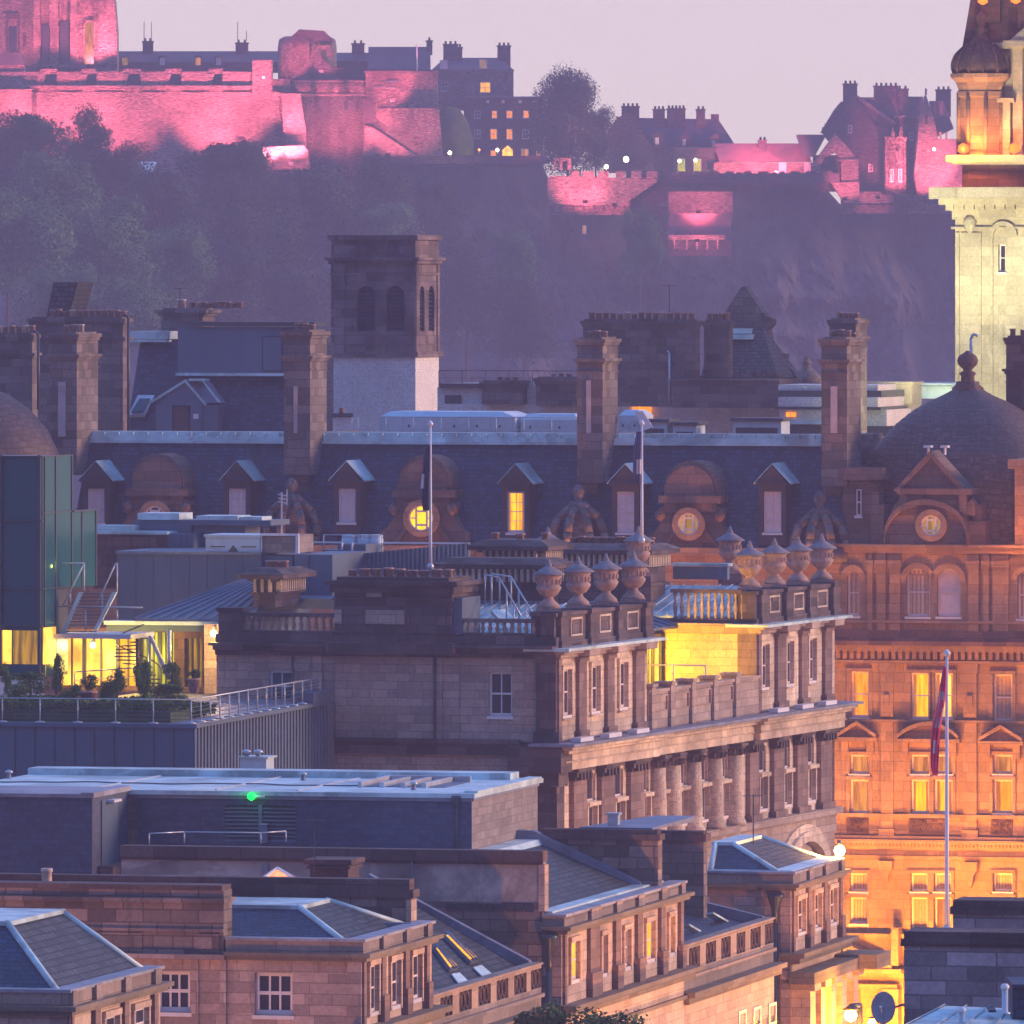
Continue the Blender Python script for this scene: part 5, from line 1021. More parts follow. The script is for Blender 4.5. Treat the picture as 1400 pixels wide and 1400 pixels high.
mb = MB(); c = P(-40, 640, 400); mb.lathe(c, [(3.6, -1), (3.45, .6), (3.0, 1.5), (2.3, 2.3), (1.5, 2.85), (.6, 3.2), (.1, 3.3)], 28, sy=.8); tag(recentre(mb.build('corner_dome', 'tile')), 'brown scale-slated dome behind the glass tower at the left edge', 'dome')
# white rooftop plant enclosures behind the ridge
PL = Fr(600, 418, 15); pf = PL.front(); pz = lambda y, x=650: pf.z(x, y)
def ahu(x0, x1, y0, y1, v0, v1, label, taper=14):
    t = thing('air_handling_unit', label, 'air conditioner', PL.L((pf.a(x0) + pf.a(x1)) / 2, (v0 + v1) / 2, pz(y1)), 'pale rooftop plant cabinets')
    f = PL.front(v0); z0, z1 = pz(y1), pz(y0); A0_, A1_ = f.a(x0), f.a(x1); tp = taper * 418 / F; mb = MB()
    PL.frus(mb, (A0_, A1_, v0, v1), z0, (A0_, A1_, v0, v1), z1 - .22); PL.frus(mb, (A0_, A1_, v0, v1), z1 - .22, (A0_ + tp * .7, A1_ - tp, v0 + .3, v1 - .3), z1); mb.build('casing', 'panel', t)
    n_ = max(2, int((A1_ - A0_) / .9)); mb = MB(); slats(f, A0_ + .1, A1_ - .1, z0 + .04, z1 - .24, (A1_ - A0_) / n_, mb, -.015, .02, .02); f.box(mb, A0_, A1_, z0 + .28, z0 + .33, -.02, .02); mb.build('panel_joint', 'metal', t)
    mb = MB(); rng = random.Random(x0)
    for i in range(n_): u = A0_ + (A1_ - A0_) * (i + .3) / n_; f.box(mb, u, u + .06, (z0 + z1) / 2 - .05, (z0 + z1) / 2 + .05, -.05, .02)
    mb.build('latch', 'darkmetal', t); return t
ahu(518, 704, 563, 602, 0, 3, 'longest pale rooftop plant cabinet just right of the belfry base', 20); ahu(712, 792, 566, 602, .4, 3, 'pale plant cabinet left of the second ridge chimney from the left', 10); ahu(846, 878, 560, 602, .2, 2, 'small pale plant cabinet right of the tall ridge chimney at centre', 8)
# walkway rail in front of plant
def rail(pts, h, par_label, name='railing', r=.03, posts=.0, mids=1, mat='metal', cat='railing', base=None, grp=None):
    t = thing(name, par_label, cat, pts[0], grp); mb = MB(); up = Vector((0, 0, h)); P_ = [Vector(p) for p in pts]
    mb.tube([p + up for p in P_], r, 6); mb.build('handrail', mat, t)
    if mids:
        mb = MB()
        for k_ in range(1, mids + 1): mb.tube([p + up * k_ / (mids + 1) for p in P_], r * .5, 5)
        mb.build('wire', 'darkmetal' if mids > 3 else mat, t)
    for a, b_ in zip(P_[:-1], P_[1:]):
        L_ = (b_ - a).length; n_ = max(1, round(L_ / posts)) if posts else 1
        for i in range(n_ + 1):
            if i == 0 and a is not P_[0]: continue
            p = a + (b_ - a) * i / n_; mb = MB(); mb.tube([p, p + up], r * .9, 6)
            if base: mb.lathe(p, [(base, 0), (base, .03), (r, .05)], 10)
            mb.build('post', mat, t)
    return t
z0 = pz(600); rail([PL.L(PL.front(-.6).a(490), -.6, z0 - .1), PL.L(PL.front(-.6).a(792), -.6, z0 - .1)], pz(570) - z0 + .1, 'thin steel walkway railing in front of the pale plant cabinets', posts=1.2, r=.025)
z1_ = pf.z(700, 530); rail([PL.L(PL.front(14).a(600), 14, PL.front(14).z(700, 527)), PL.L(PL.front(14).a(792), 14, PL.front(14).z(700, 527))], .62, 'dark roof edge railing against the trees right of the belfry', posts=1.0, r=.02, mat='darkmetal')
# white walls & low chimneys
W = Fr(700, 442, 16); wf = W.front(); wz = lambda y, x=800: wf.z(x, y)
wt = thing('white_brick_building', 'low white brick rooftop building stretching behind the pale plant cabinets', 'building', W.L(3, 3, GZ + 15))
mb = MB(); wf.pb(mb, 598, 1066, 553, 610, 0, 6, 800); wf.pb(mb, 598, 700, 530, 553, .5, 6, 800); wf.pb(mb, 718, 740, 524, 553, .2, 2, 800); wf.pb(mb, 726, 736, 520, 526, .4, 1.8, 800); mb.build('wall', 'whitebrick', wt)
mb = MB(); wf.pb(mb, 598, 664, 525, 531, .2, 6.2, 800); wf.pb(mb, 608, 630, 541, 552, .38, .6, 800); mb.build('coping', 'frame', wt)
mb = MB(); wf.pb(mb, 866, 891, 555, 572, -.25, -.05, 800); sg = mb.build('lit_opening', 'litamber', wt)
for x0, x1, yt, yb, lb in ((664, 719, 521, 553, 'squat dark chimney with three pots between the belfry and the small white stack'), (738, 792, 516, 555, 'squat dark chimney between the small white stack and the tall ridge chimney')):
    t = bthing('low_chimney', lb, 'chimney', (x0 + x1) / 2, yb, 441); o = stack(W, wf.a(x0), wf.a(x1), -.6, 1.2, wz(yb), wz(yt), t, 'chim', 3, .34, poth=.16, cap=.1)
for x0, x1, y0, lb in ((880, 912, 570, 'small plant box with grille right of the lit opening'), (920, 952, 574, 'second small plant box beside the grille box'), (1002, 1068, 568, 'pale plant box with dark slot left of the rightmost ridge chimney')):
    t = bthing('roof_plant_box', lb, 'air conditioner', (x0 + x1) / 2, 600, 420); f = PL.front(0); mb = MB(); f.pb(mb, x0, x1, y0 + 6, 604, 0, 1.5, 900); mb.build('casing', 'panel', t); mb = MB(); f.pb(mb, x0 - 3, x1 + 4, y0 + 3, y0 + 7, -.15, 1.6, 900); mb.build('lid', 'darkmetal', t)
    mb = MB(); f.pb(mb, x0 + 5, x1 - 5, y0 + 16, 597, -.05, .05, 900); slats(f, f.a(x0 + 5), f.a(x1 - 5), f.z(900, 597), f.z(900, y0 + 16), .15, mb, -.08, 0, .03); mb.build('grille', 'frame', t)
# ladder loops behind chimney
mb = MB()
for x in (852, 866):
    c = Vector(P(x, 590, 416)); mb.tube([c + Vector((math.cos(t) * .22, 0, math.sin(t) * .5)) for t in [i * math.pi / 6 for i in range(13)]], .02, 5)
mb.tube([P(848, 600, 416), P(875, 600, 416)], .02, 4); tag(recentre(mb.build('ladder_hoops', 'metal')), 'round steel hoop rails right of the tall ridge chimney at centre', 'ladder')
# wide chimney wall, centre right
V = Fr(962, 436, 16); vf = V.front(); vt = thing('chimney_wall', 'broad dark stone chimney wall with a long row of pots right of centre', 'chimney', V.L(-2, 1, GZ + 20)); vz = lambda y, x=880: vf.z(x, y)
o = stack(V, vf.a(797), vf.a(951), 0, .7, vz(556), vz(437), vt, 'chim', 0, mid=None, cap=.1); pots(V.L(vf.a(806), .35, vz(437) + .02), 15, .315, (V.c, -V.s, 0), o, .28, .12)
mb = MB(); V.box(mb, vf.a(920), vf.a(1068), -.25, 3, vz(557), vz(521)); V.box(mb, vf.a(918), vf.a(1068), -.35, 3, vz(521), vz(518)); mb.build('lower_wall', 'chim', vt)
mb = MB(); p = lambda x, y: vf.m(vf.a(x), vz(y), -.1); mb.tube([p(916, 553), p(916, 482), p(913, 480)], .05, 6); mb.build('downpipe', 'metal', vt)
t = thing('low_chimney', 'narrow dark stack with pots attached behind the right end of the broad chimney wall', 'chimney', V.L(.2, 2, vz(520))); o = stack(V, vf.a(950), vf.a(984), 1.5, 2.2, vz(520), vz(438), t, 'chim', 4, .26, cap=.08)
# gable roof and shaped stone gable
t = thing('gabled_roof_house', 'old house with mossy slate roof and shaped stone gable behind the broad chimney wall', 'building', V.L(2, 4, GZ + 20)); g2 = V.front(2.6)
mb = MB(); mb.hexa([g2.m(g2.a(958), vz(517), 0), g2.m(g2.a(1064), vz(517), 0), g2.m(g2.a(1064), vz(517), 4), g2.m(g2.a(958), vz(517), 4), g2.m(g2.a(958), vz(450), 1.8), g2.m(g2.a(1028), vz(450), 1.8), g2.m(g2.a(1028), vz(450), 2.2), g2.m(g2.a(958), vz(450), 2.2)]); mb.build('roof', 'slatebrown', t)
mb = MB(); f4 = V.front(4.0); f4.pb(mb, 996, 1026, 449, 456, 0, .6, 1000); f4.pb(mb, 996, 1030, 457, 464, -.2, .5, 1000); mb.build('lead_ridge', 'lead', t)
mb = MB(); pts = [(985, 520), (985, 440), (990, 428), (1013, 393), (1018, 391), (1046, 431), (1056, 436), (1056, 443), (1050, 450), (1054, 470), (1064, 482), (1074, 484), (1072, 494), (1082, 505), (1092, 520)]
f5 = V.front(5.4); f5.poly(mb, [(f5.a(x), f5.z(1020, y)) for x, y in pts], 0, .7); mb.build('stone_gable', 'chim', t)
mb = MB(); g2.box(mb, g2.a(958), g2.a(1066), vz(521), vz(514), -.3, .3); slats(g2, g2.a(990), g2.a(1062), vz(517), vz(511), .3, mb, -.3, .1, .12); mb.build('parapet', 'chim', t)
mb = MB(); c = Vector(g2.m(g2.a(996), vz(490), -.2)); mb.lathe(c, [(.12, -.2), (.12, .55), (.2, .6), (.16, .75)], 8); mb.build('chimney', 'potpale', t)
mb = MB(); c = P(1103, 524, 470); k_ = 470 / F
mb.lathe(c, [(20 * k_, 0), (19 * k_, .3), (12 * k_, .55), (6 * k_, .7), (5 * k_, .85), (7 * k_, .95), (3 * k_, 1.05), (4 * k_, 1.15), (.02, 1.25)], 16); tag(recentre(mb.build('small_cupola', 'chim')), 'small dark cupola with a knob finial left of the rear chimney pair', 'cupola')
# terraces right of that
X = Fr(1066, 432, 15); xf = X.front(); xz = lambda y, x=1100: xf.z(x, y)
t = thing('flat_roof_annex', 'flat roofed annex with pale bands and small lit window left of the rightmost ridge chimney', 'building', X.L(1, 2, GZ + 20))
mb = MB(); xf.pb(mb, 1064, 1200, 543, 556, 0, 5, 1100); xf.pb(mb, 1064, 1200, 526, 534, 1.5, 5, 1100); xf.pb(mb, 1064, 1210, 560, 610, 0.3, 5, 1100); mb.build('wall', 'whitebrick', t)
mb = MB(); xf.pb(mb, 1064, 1205, 534, 543, .6, 5, 1100); xf.pb(mb, 1060, 1205, 556, 560, -.1, 5, 1100); xf.pb(mb, 1080, 1262, 582, 620, -.3, 5, 1100); mb.build('dark_band', 'frame', t)
mb = MB(); xf.pb(mb, 1073, 1086, 564, 570, .2, .4, 1100); mb.build('window', 'litamber', t); mb = MB(); xf.pb(mb, 1060, 1124, 574, 580, -.6, 1, 1100); mb.build('roof_edge', 'lead', t)
mb = MB(); xf.pb(mb, 1196, 1212, 596, 600, -.8, -.4, 1100); mb.build('vent', 'metal', t)
X2 = Fr(1247, 436, 17); x2 = X2.front(); t = thing('pale_stone_block', 'pale greenish floodlit ashlar block wall left of the clock tower', 'building', X2.L(-1, 2, GZ + 20))
mb = MB(); x2.wall(mb, x2.a(1176), 0, x2.z(1210, 620), x2.z(1210, 524)); X2.right(0).wall(mb, 0, 1.6, x2.z(1210, 620), x2.z(1210, 524)); X2.box(mb, x2.a(1176) - .05, .06, -.06, 1.7, x2.z(1210, 526), x2.z(1210, 522)); mb.build('wall', 'ctower', t)
lamp('SPOT', P(1235, 560, 424), 420, (.9, 1, .5), t, to=P(1215, 550, 436), size=.4, spot=110, name='wall_floodlight')
mb = MB(); X2.box(mb, X2.front(4).a(1240), X2.front(4).a(1330), 4, 9, X2.front(4).z(1280, 545), X2.front(4).z(1280, 528)); X2.box(mb, X2.front(4).a(1240), X2.front(4).a(1330), 3.8, 9, X2.front(4).z(1280, 527), X2.front(4).z(1280, 524)); 
tag(recentre(mb.build('flat_roof', 'lead')), 'thin pale flat roof left of the dome finial', 'roof')
t = thing('rear_chimney', 'tall twin-capped stone chimney directly behind the rightmost ridge chimney', 'chimney', P(1165, 600, 425)); RR = Fr(1168, 425, 16); r1 = RR.front()
o = stack(RR, r1.a(1134), r1.a(1170), 0, 1.9, r1.z(1150, 620), r1.z(1150, 436), t, 'chim', 4, .24, mid=r1.z(1150, 462), cap=.1); mb = MB(); r1.pb(mb, 1137, 1168, 444, 453, -.12, .1, 1150); mb.build('dark_strip', 'frame', o)  # dark strip standing proud of the stack below its cap
mb = MB(); r1.pb(mb, 1134, 1170, 454, 457, -.16, .1, 1150); mb.build('pale_ledge', 'palebrick', o)
# ================================================================ the big columned stone block with urns
G = Fr(762, 330, 17.7); gf = G.front(); gr = G.right()
post = thing('columned_building', 'big grey-brown classical block with giant columns along its street side and urn pedestals on top', 'building', G.L(-5, 15, GZ))
VE = gr.a(1141); V1 = gr.a(884.5); V2 = gr.a(1035.5); UL = gf.a(296)
zA, zP, zC, zE, zB = 87.62, 88.72, 84.55, 83.65, 80.85     # attic cornice, parapet top, main cornice, entablature foot, column foot
gz = lambda x, y: gf.z(x, y)
wl = [(gf.a(368), gf.a(400), gz(384, 960), gz(384, 917)), (gf.a(668), gf.a(700), gz(684, 979), gz(684, 919))]
mb = MB(); gf.wall(mb, UL, 0, zC, zA - .35, wl, .2); 
for x0, x1, d in ((460, 606, .14), (606, 628, .05), (428, 441, .08)): gf.box(mb, gf.a(x0), gf.a(x1), zC, zA - .36, -d, .01)
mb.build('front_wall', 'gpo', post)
mb = MB(); gf.box(mb, gf.a(735), 0, zC + .001, zA - .36, -.16, .01); gf.box(mb, gf.a(732), .14, zC, zC + .35, -.26, .01); gf.box(mb, gf.a(740), -.22, zC + .6, zA - .8, -.20, -.1); mb.build('corner_pilaster', 'gpodark', post)
for h in wl: sash(gf, h, post, 'glass' if h[0] > -5 else 'tealglass', 2, 2, .12, .07, .035, fm='white')
mb = MB(); p = lambda x, y: gf.m(gf.a(x), gz(x, y), -.2); mb.tube([p(597, 893), p(597, 1012)], .045, 6); mb.tube([p(403, 893), p(403, 1000)], .045, 6); mb.build('downpipe', 'frame', post)
# front cornice, belt, lower wall
mb = MB(); gf.box(mb, UL, .0, zA - .36, zA - .2, -.18, .1); gf.box(mb, UL, 0, zA - .2, zA - .05, -.40, .1); gf.box(mb, UL - .1, 0, zA - .05, zA + .04, -.55, .1)
for x0, x1 in ((455, 628),): gf.box(mb, gf.a(x0), gf.a(x1), zA - .25, zA + .12, -.70, .1)
gf.box(mb, UL, 0, zA + .04, zA + .32, -.12, .5); mb.build('cornice', 'gpodark', post)
mb = MB(); gf.box(mb, UL, gf.a(712), gz(500, 1030), zC, -.12, .1); gf.box(mb, UL, gf.a(712), gz(500, 1014), gz(500, 1008), -.24, .1); mb.build('belt_course', 'gpodark', post)
mb = MB(); gf.box(mb, UL, 0, GZ, gz(500, 1030), 0.02, .6); mb.build('lower_wall', 'gpo', post)
# core so nothing is see-through
mb = MB(); G.box(mb, UL, -3.4, .6, VE - .4, GZ, zC - .05); G.box(mb, -3.5, -.5, .6, VE - .4, GZ, zC - .05); G.box(mb, UL, -.5, .4, V1 - .3, zC - .05, zA - .02); G.box(mb, -8, -.5, V2 + .3, VE - .3, zC - .05, zA - .02); G.box(mb, UL, -3.9, V1 - .3, V2 + .3, zC - .05, zA - .1); mb.build('core', 'gpo', post)
# right elevation attic pavilions
wr = []
for v0, v1, ws in ((0, V1, ((768.5, 776), (807.5, 815), (846, 853))), (V2, VE, ((1040, 1046.5), (1074, 1080), (1105, 1111)))):
    for x0, x1 in ws: wr.append((gr.a(x0), gr.a(x1) + .25, zC + .85, zC + 2.32))
mb = MB()
for v0, v1 in ((0, V1), (V2, VE)): mb.cut(); gr.wall(mb, v0, v1, zC, zA - .35, [h for h in wr if v0 < h[0] < v1], .28)
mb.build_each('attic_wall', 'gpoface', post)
for h in wr: sash(gr, h, post, 'glass', 1, 2, .06, .06, .03, th=.4)
mb = MB()
for h in wr: mb.cut(); gr.box(mb, h[0] - .16, h[0] - .02, h[2], h[3], -.08, .01); gr.box(mb, h[1] + .02, h[1] + .16, h[2], h[3], -.08, .01); gr.box(mb, h[0] - .2, h[1] + .2, h[3] + .01, h[3] + .16, -.10, .01); gr.box(mb, h[0] - .2, h[1] + .2, h[2] - .14, h[2] - .11, -.14, .01)
mb.build_each('window_surround', 'gpoface', post)
PIL = [(786, 799), (825, 837), (864, 878), (1058, 1072), (1091, 1101.5), (1123, 1134.5)]
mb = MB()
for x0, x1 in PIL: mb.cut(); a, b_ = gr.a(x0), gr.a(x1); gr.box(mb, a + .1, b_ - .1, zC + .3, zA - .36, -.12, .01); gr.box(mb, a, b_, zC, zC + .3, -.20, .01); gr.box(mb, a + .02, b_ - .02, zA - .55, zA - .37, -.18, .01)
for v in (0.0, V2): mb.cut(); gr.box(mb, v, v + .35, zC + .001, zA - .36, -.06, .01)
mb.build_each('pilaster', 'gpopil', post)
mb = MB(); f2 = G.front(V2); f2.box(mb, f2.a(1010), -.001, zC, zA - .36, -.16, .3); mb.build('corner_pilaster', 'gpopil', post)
mb = MB()
for v0, v1 in ((0, V1), (V2, VE)):
    mb.cut()
    for z0_, z1_, d in ((zA - .36, zA - .22, .16), (zA - .22, zA - .12, .34)):
        gr.box(mb, v0 - d, v1 + d * .5, z0_, z1_, -d, .3); 
    for x0, x1 in PIL:
        a, b_ = gr.a(x0), gr.a(x1)
        if v0 < a < v1: gr.box(mb, a - .05, b_ + .05, zA - .35, zA - .11, -.52, .3)
mb.build_each('attic_cornice', 'gpo', post)
mb = MB()
for v0, v1 in ((0, V1), (V2, VE)): mb.cut(); gr.box(mb, v0 - .5, v1 + .4, zA - .12, zA - .02, -.55, 1.0)
mb.build_each('lead_flashing', 'lead', post)
# parapets with pedestals
mb = MB(); pmb = MB()
URN = [(750, 0), (790.5, 0), (828.6, 0), (866, 0), (1025, 1), (1059, 1), (1091, 1), (1123.5, 1)]; fu = G.right(-.5); ua = [fu.a(x) for x, _ in URN]
for v0, v1 in ((-.02, V1), (V2, VE)):
    gr.box(mb, v0, v1, zA - .02, zP - .12, .1, .55); gr.box(mb, v0 - .05, v1 + .05, zP - .12, zP, .02, .62); gr.box(mb, v0, v1, zA - .02, zA + .16, .02, .6)
    us = [u for u in ua if v0 - 1 < u < v1 + 1]
    for u in us: gr.box(mb, u - .42, u + .42, zA - .018, zP + .02, -.06, .96); gr.box(mb, u - .48, u + .48, zP - .12, zP + .04, -.12, 1.0); gr.box(mb, u - .46, u + .46, zA - .017, zA + .2, -.10, .98)
    mb.cut()
    for a, b_ in zip(us[:-1], us[1:]):
        pmb.cut();        m_ = (a + b_) / 2; gr.box(pmb, m_ - .62, m_ + .62, zA + .30, zA + .36, .04, .12); gr.box(pmb, m_ - .62, m_ + .62, zA + .84, zA + .90, .04, .12); gr.box(pmb, m_ - .62, m_ - .56, zA + .36, zA + .84, .04, .12); gr.box(pmb, m_ + .56, m_ + .62, zA + .36, zA + .84, .04, .12)
mb.build_each('parapet', 'gpodark', post); pmb.build_each('parapet_panel', 'gpoface', post)
# middle terrace balustrade & main entablature
mb = MB(); z0_ = zC; z1_ = 85.85; gr.box(mb, V1, V2, z0_, z1_ - .1, -.05, .2); gr.box(mb, V1, V2, z1_ - .1, z1_, -.12, .3)
for x in (888, 914, 943, 973, 1003): a = gr.a(x); gr.box(mb, a - .22, a + .22, z0_, z1_ + .10, -.16, .38); gr.box(mb, a - .30, a + .30, z1_ + .10, z1_ + .2, -.22, .42)
xs = [gr.a(x) for x in (888, 914, 943, 973, 1003)]
for a, b_ in zip(xs[:-1], xs[1:]):
    for q in ((a + .4, b_ - .4, z0_ + .55, z0_ + .60), (a + .4, b_ - .4, z1_ - .25, z1_ - .2), (a + .4, a + .46, z0_ + .6, z1_ - .25), (b_ - .46, b_ - .4, z0_ + .6, z1_ - .25)): gr.box(mb, *q, -.11, 0)
mb.build('terrace_parapet', 'gpo', post)
mb = MB(); GV0 = -.0
for z0_, z1_, d in ((zE, zE + .25, .10), (zE + .25, zE + .30, .16), (zE + .30, zE + .55, .12), (zE + .55, zE + .68, .30), (zE + .68, zC - .10, .48)):
    gr.box(mb, -d, VE + d, z0_, z1_, -d, .6)
    gr.box(mb, V2 - .6 - d, VE + d + .1, z0_ + .002, z1_ - .002, -d - .22, .6); gr.box(mb, -d - .1, V1 + .3 + d, z0_ + .002, z1_ - .002, -d - .22, .6)
mb.build('entablature', 'gpoface', post)
mb = MB(); gr.box(mb, -.9, VE + .8, zC - .10, zC - .01, -.85, .7); mb.build('cornice_lead', 'leaddark', post)
mb = MB(); G.box(mb, gf.a(703), .35, -.72, .5, zE - .05, zC - .12); G.box(mb, gf.a(708), .2, -.5, .5, zE - .5, zE - .05); mb.build('dark_corner_block', 'gpodark', post)
mb = MB()
for i, x in enumerate((776, 815, 853, 1046, 1080, 1112)): a = gr.a(x); gr.box(mb, a - .55, a + .85, zC + .0, zC + .14, -.62, -.3); mb.cut()
mb.build_each('white_floodlight_cover', 'white', post)
# giant order
zW = zE
wl2 = []
for x0, x1 in ((808, 817), (846, 855), (884, 890), (906, 913), (933, 941), (962, 970), (990, 997), (1043, 1050), (1076, 1083), (1109, 1116)): wl2 += [(gr.a(x0), gr.a(x1) + .2, zB + .35, zB + 1.45), (gr.a(x0), gr.a(x1) + .2, zB + 1.62, zB + 2.5)]
mb = MB(); a = 0.0; dW = .14
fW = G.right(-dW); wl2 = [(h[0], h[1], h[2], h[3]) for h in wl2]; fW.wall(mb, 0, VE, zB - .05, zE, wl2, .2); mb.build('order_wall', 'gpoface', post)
for h in wl2: sash(fW, h, post, 'glass', 1, 1, .08, .05, th=.4)
mb = MB()
for h in wl2[::2]: mb.cut(); fW.box(mb, h[0] - .15, h[1] + .15, h[3] + .02, h[3] + .15, -.16, .01); fW.box(mb, h[0] - .12, h[0] - .02, h[2], h[3], -.08, .01); fW.box(mb, h[1] + .02, h[1] + .12, h[2], h[3], -.08, .01)
mb.build_each('window_surround', 'gpoface', post)
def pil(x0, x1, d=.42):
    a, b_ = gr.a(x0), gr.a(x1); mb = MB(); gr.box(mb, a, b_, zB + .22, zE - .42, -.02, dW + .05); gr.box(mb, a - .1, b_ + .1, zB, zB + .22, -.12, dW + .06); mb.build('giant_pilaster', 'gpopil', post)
    mb = MB(); m_ = (a + b_) / 2; w_ = (b_ - a) / 2; vs = []
    gr.box(mb, a - .04, b_ + .04, zE - .42, zE - .3, -.08, dW); gr.box(mb, a - .12, b_ + .12, zE - .3, zE - .12, -.16, dW); gr.box(mb, a - .2, b_ + .2, zE - .12, zE, -.24, dW)
    for k_ in range(4): u = a + (b_ - a) * (k_ + .5) / 4; gr.box(mb, u - .07, u + .07, zE - .4, zE - .18, -.24, -.0)
    mb.build('capital', 'gpodark', post)
for q in ((784, 802), (822, 840), (862, 880), (1025, 1037), (1058, 1072), (1090, 1104), (1122, 1137)): pil(*q)
mb = MB(); G.box(mb, gf.a(735), .02, -.10, .7, zB - 1, zE - .42); mb.build('corner_pier', 'gpodark', post)
for x in (899, 920, 948, 977, 1004):
    a = gr.a(x); c = Vector(gr.m(a, zB, .02)); mb = MB(); r = .33
    mb.lathe(c, [(r * 1.3, 0), (r * 1.3, .1), (r * 1.15, .2), (r, .28), (r * .99, 1.2), (r * .86, zE - zB - .42)], 20); mb.build('column', 'gpoface', post)
    mb = MB(); h_ = zE - zB; mb.lathe(c, [(r * .86, h_ - .42), (r * 1.05, h_ - .36), (r * 1.0, h_ - .25), (r * 1.3, h_ - .14), (r * 1.25, h_ - .10)], 12); G.box(mb, -.02 - r * 1.25, -.02 + r * 1.25, a - r * 1.25, a + r * 1.25, zE - .10, zE - .001)
    for k_ in range(8): t_ = k_ * math.pi / 4; mb.tube([c + Vector((r * 1.0 * math.cos(t_), r * 1.0 * math.sin(t_), h_ - .38)), c + Vector((r * 1.3 * math.cos(t_), r * 1.3 * math.sin(t_), h_ - .2))], .06, 5)
    mb.build('capital', 'gpodark', post)
mb = MB(); gr.box(mb, -.1, VE + .15, zB - .22, zB - .0, -.28, dW + .1); gr.box(mb, -.1, VE + .05, zB - .9, zB - .22, -.06, dW + .1); mb.build('column_plinth', 'gpo', post)
mb = MB(); gr.wall(mb, 0, VE, GZ, zB - .9); mb.add([gr.m(VE, GZ), gr.m(VE, GZ, 12), gr.m(VE, zA - .4, 12), gr.m(VE, zA - .4)], [(0, 1, 2, 3)]); mb.build('street_wall', 'gpo', post)
mb = MB(); c0 = gr.a(1096); z0_ = zB - 2.35
for i in range(12):
    t0, t1 = math.pi * i / 12, math.pi * (i + 1) / 12; rr = 2.3; k_ = .84
    for ri, ro, d in ((1.35, 1.7, .30), (1.7, 1.95, .16)): gr.poly(mb, [(c0 + rr * ri * math.cos(t0) / 1.3, z0_ + ri * math.sin(t0)), (c0 + rr * ro * math.cos(t0) / 1.3, z0_ + ro * math.sin(t0)), (c0 + rr * ro * math.cos(t1) / 1.3, z0_ + ro * math.sin(t1)), (c0 + rr * ri * math.cos(t1) / 1.3, z0_ + ri * math.sin(t1))], -d, .02)
gr.box(mb, c0 - 1.0, c0 - .4, z0_ - .3, z0_ + 1.0, -.2, .01); mb.build('carved_arch', 'gpoface', post)
# front balustrades and the pot-topped chimney block
def baluster_run(f, a0, a1, z0_, z1_, par, mat='gpodark', d=.0, step=.24, r=.075):
    mb = MB(); f.box(mb, a0, a1, z0_, z0_ + .12, d - .05, d + .3); f.box(mb, a0, a1, z1_ - .12, z1_, d - .08, d + .33); mb.build('balustrade_rail', mat, par)
    n_ = max(2, int((a1 - a0) / step)); mb = MB()
    for i in range(n_):
        c = Vector(f.m(a0 + (a1 - a0) * (i + .5) / n_, z0_ + .12, d + .12)); h_ = z1_ - z0_ - .24
        mb.lathe(c, [(r, 0), (r * .6, h_ * .12), (r * 1.05, h_ * .4), (r * .5, h_ * .75), (r * .9, h_ * .95), (r * .9, h_)], 8)
    mb.build('balusters', 'gpo', par)
zb0, zb1 = zA + .32, gz(400, 838)
baluster_run(gf, gf.a(334), gf.a(456), zb0, zb1, post); baluster_run(gf, gf.a(634), gf.a(733), zb0, gz(680, 846), post)
mb = MB(); gf.box(mb, gf.a(300), gf.a(332), zA, gz(320, 832), -.1, .6); gf.box(mb, gf.a(298), gf.a(334), gz(320, 836), gz(320, 831), -.16, .7); mb.build('pedestal', 'gpodark', post)
mb = MB(); A0_, A1_ = gf.a(459), gf.a(620); zt_ = gz(540, 800); gf.box(mb, A0_, A1_, zA + .1, zt_, -.15, 2.2); gf.box(mb, A0_ - .1, A1_ + .1, zt_ - .25, zt_, -.3, 2.3); gf.box(mb, A0_ - .25, A1_ + .25, zt_, zt_ + .14, -.45, 2.45); gf.box(mb, A0_ + .1, A1_ - .1, zt_ + .14, gz(540, 789), -.2, 2.2)
for y in (818, 862): gf.box(mb, A0_ - .05, A1_ + .05, gz(540, y + 3), gz(540, y), -.24, 0)
for x0, x1 in ((462, 471), (495, 503), (601, 612), (556, 563)): gf.box(mb, gf.a(x0), gf.a(x1), gz(540, 860), gz(540, 830), -.22, 0)
blk = mb.build('chimney', 'gpodark', post); mb = MB()
for x0, x1, y0, y1 in ((503, 556, 834, 853), (460, 470, 834, 853), (504, 525, 806, 816)): gf.box(mb, gf.a(x0), gf.a(x1), gz(540, y1), gz(540, y0), -.25, -.1)
mb.build('clean_stone_patch', 'gpo', blk); pots(gf.m(gf.a(474), gz(540, 789), .6), 9, .41, (G.c, -G.s, 0), blk, .26, .15)
mb = MB(); gf.box(mb, gf.a(617.5), gf.a(632), gz(625, 868), gz(625, 817), -.02, 1.9); mb.build('zinc_cheek', 'zinc', post)
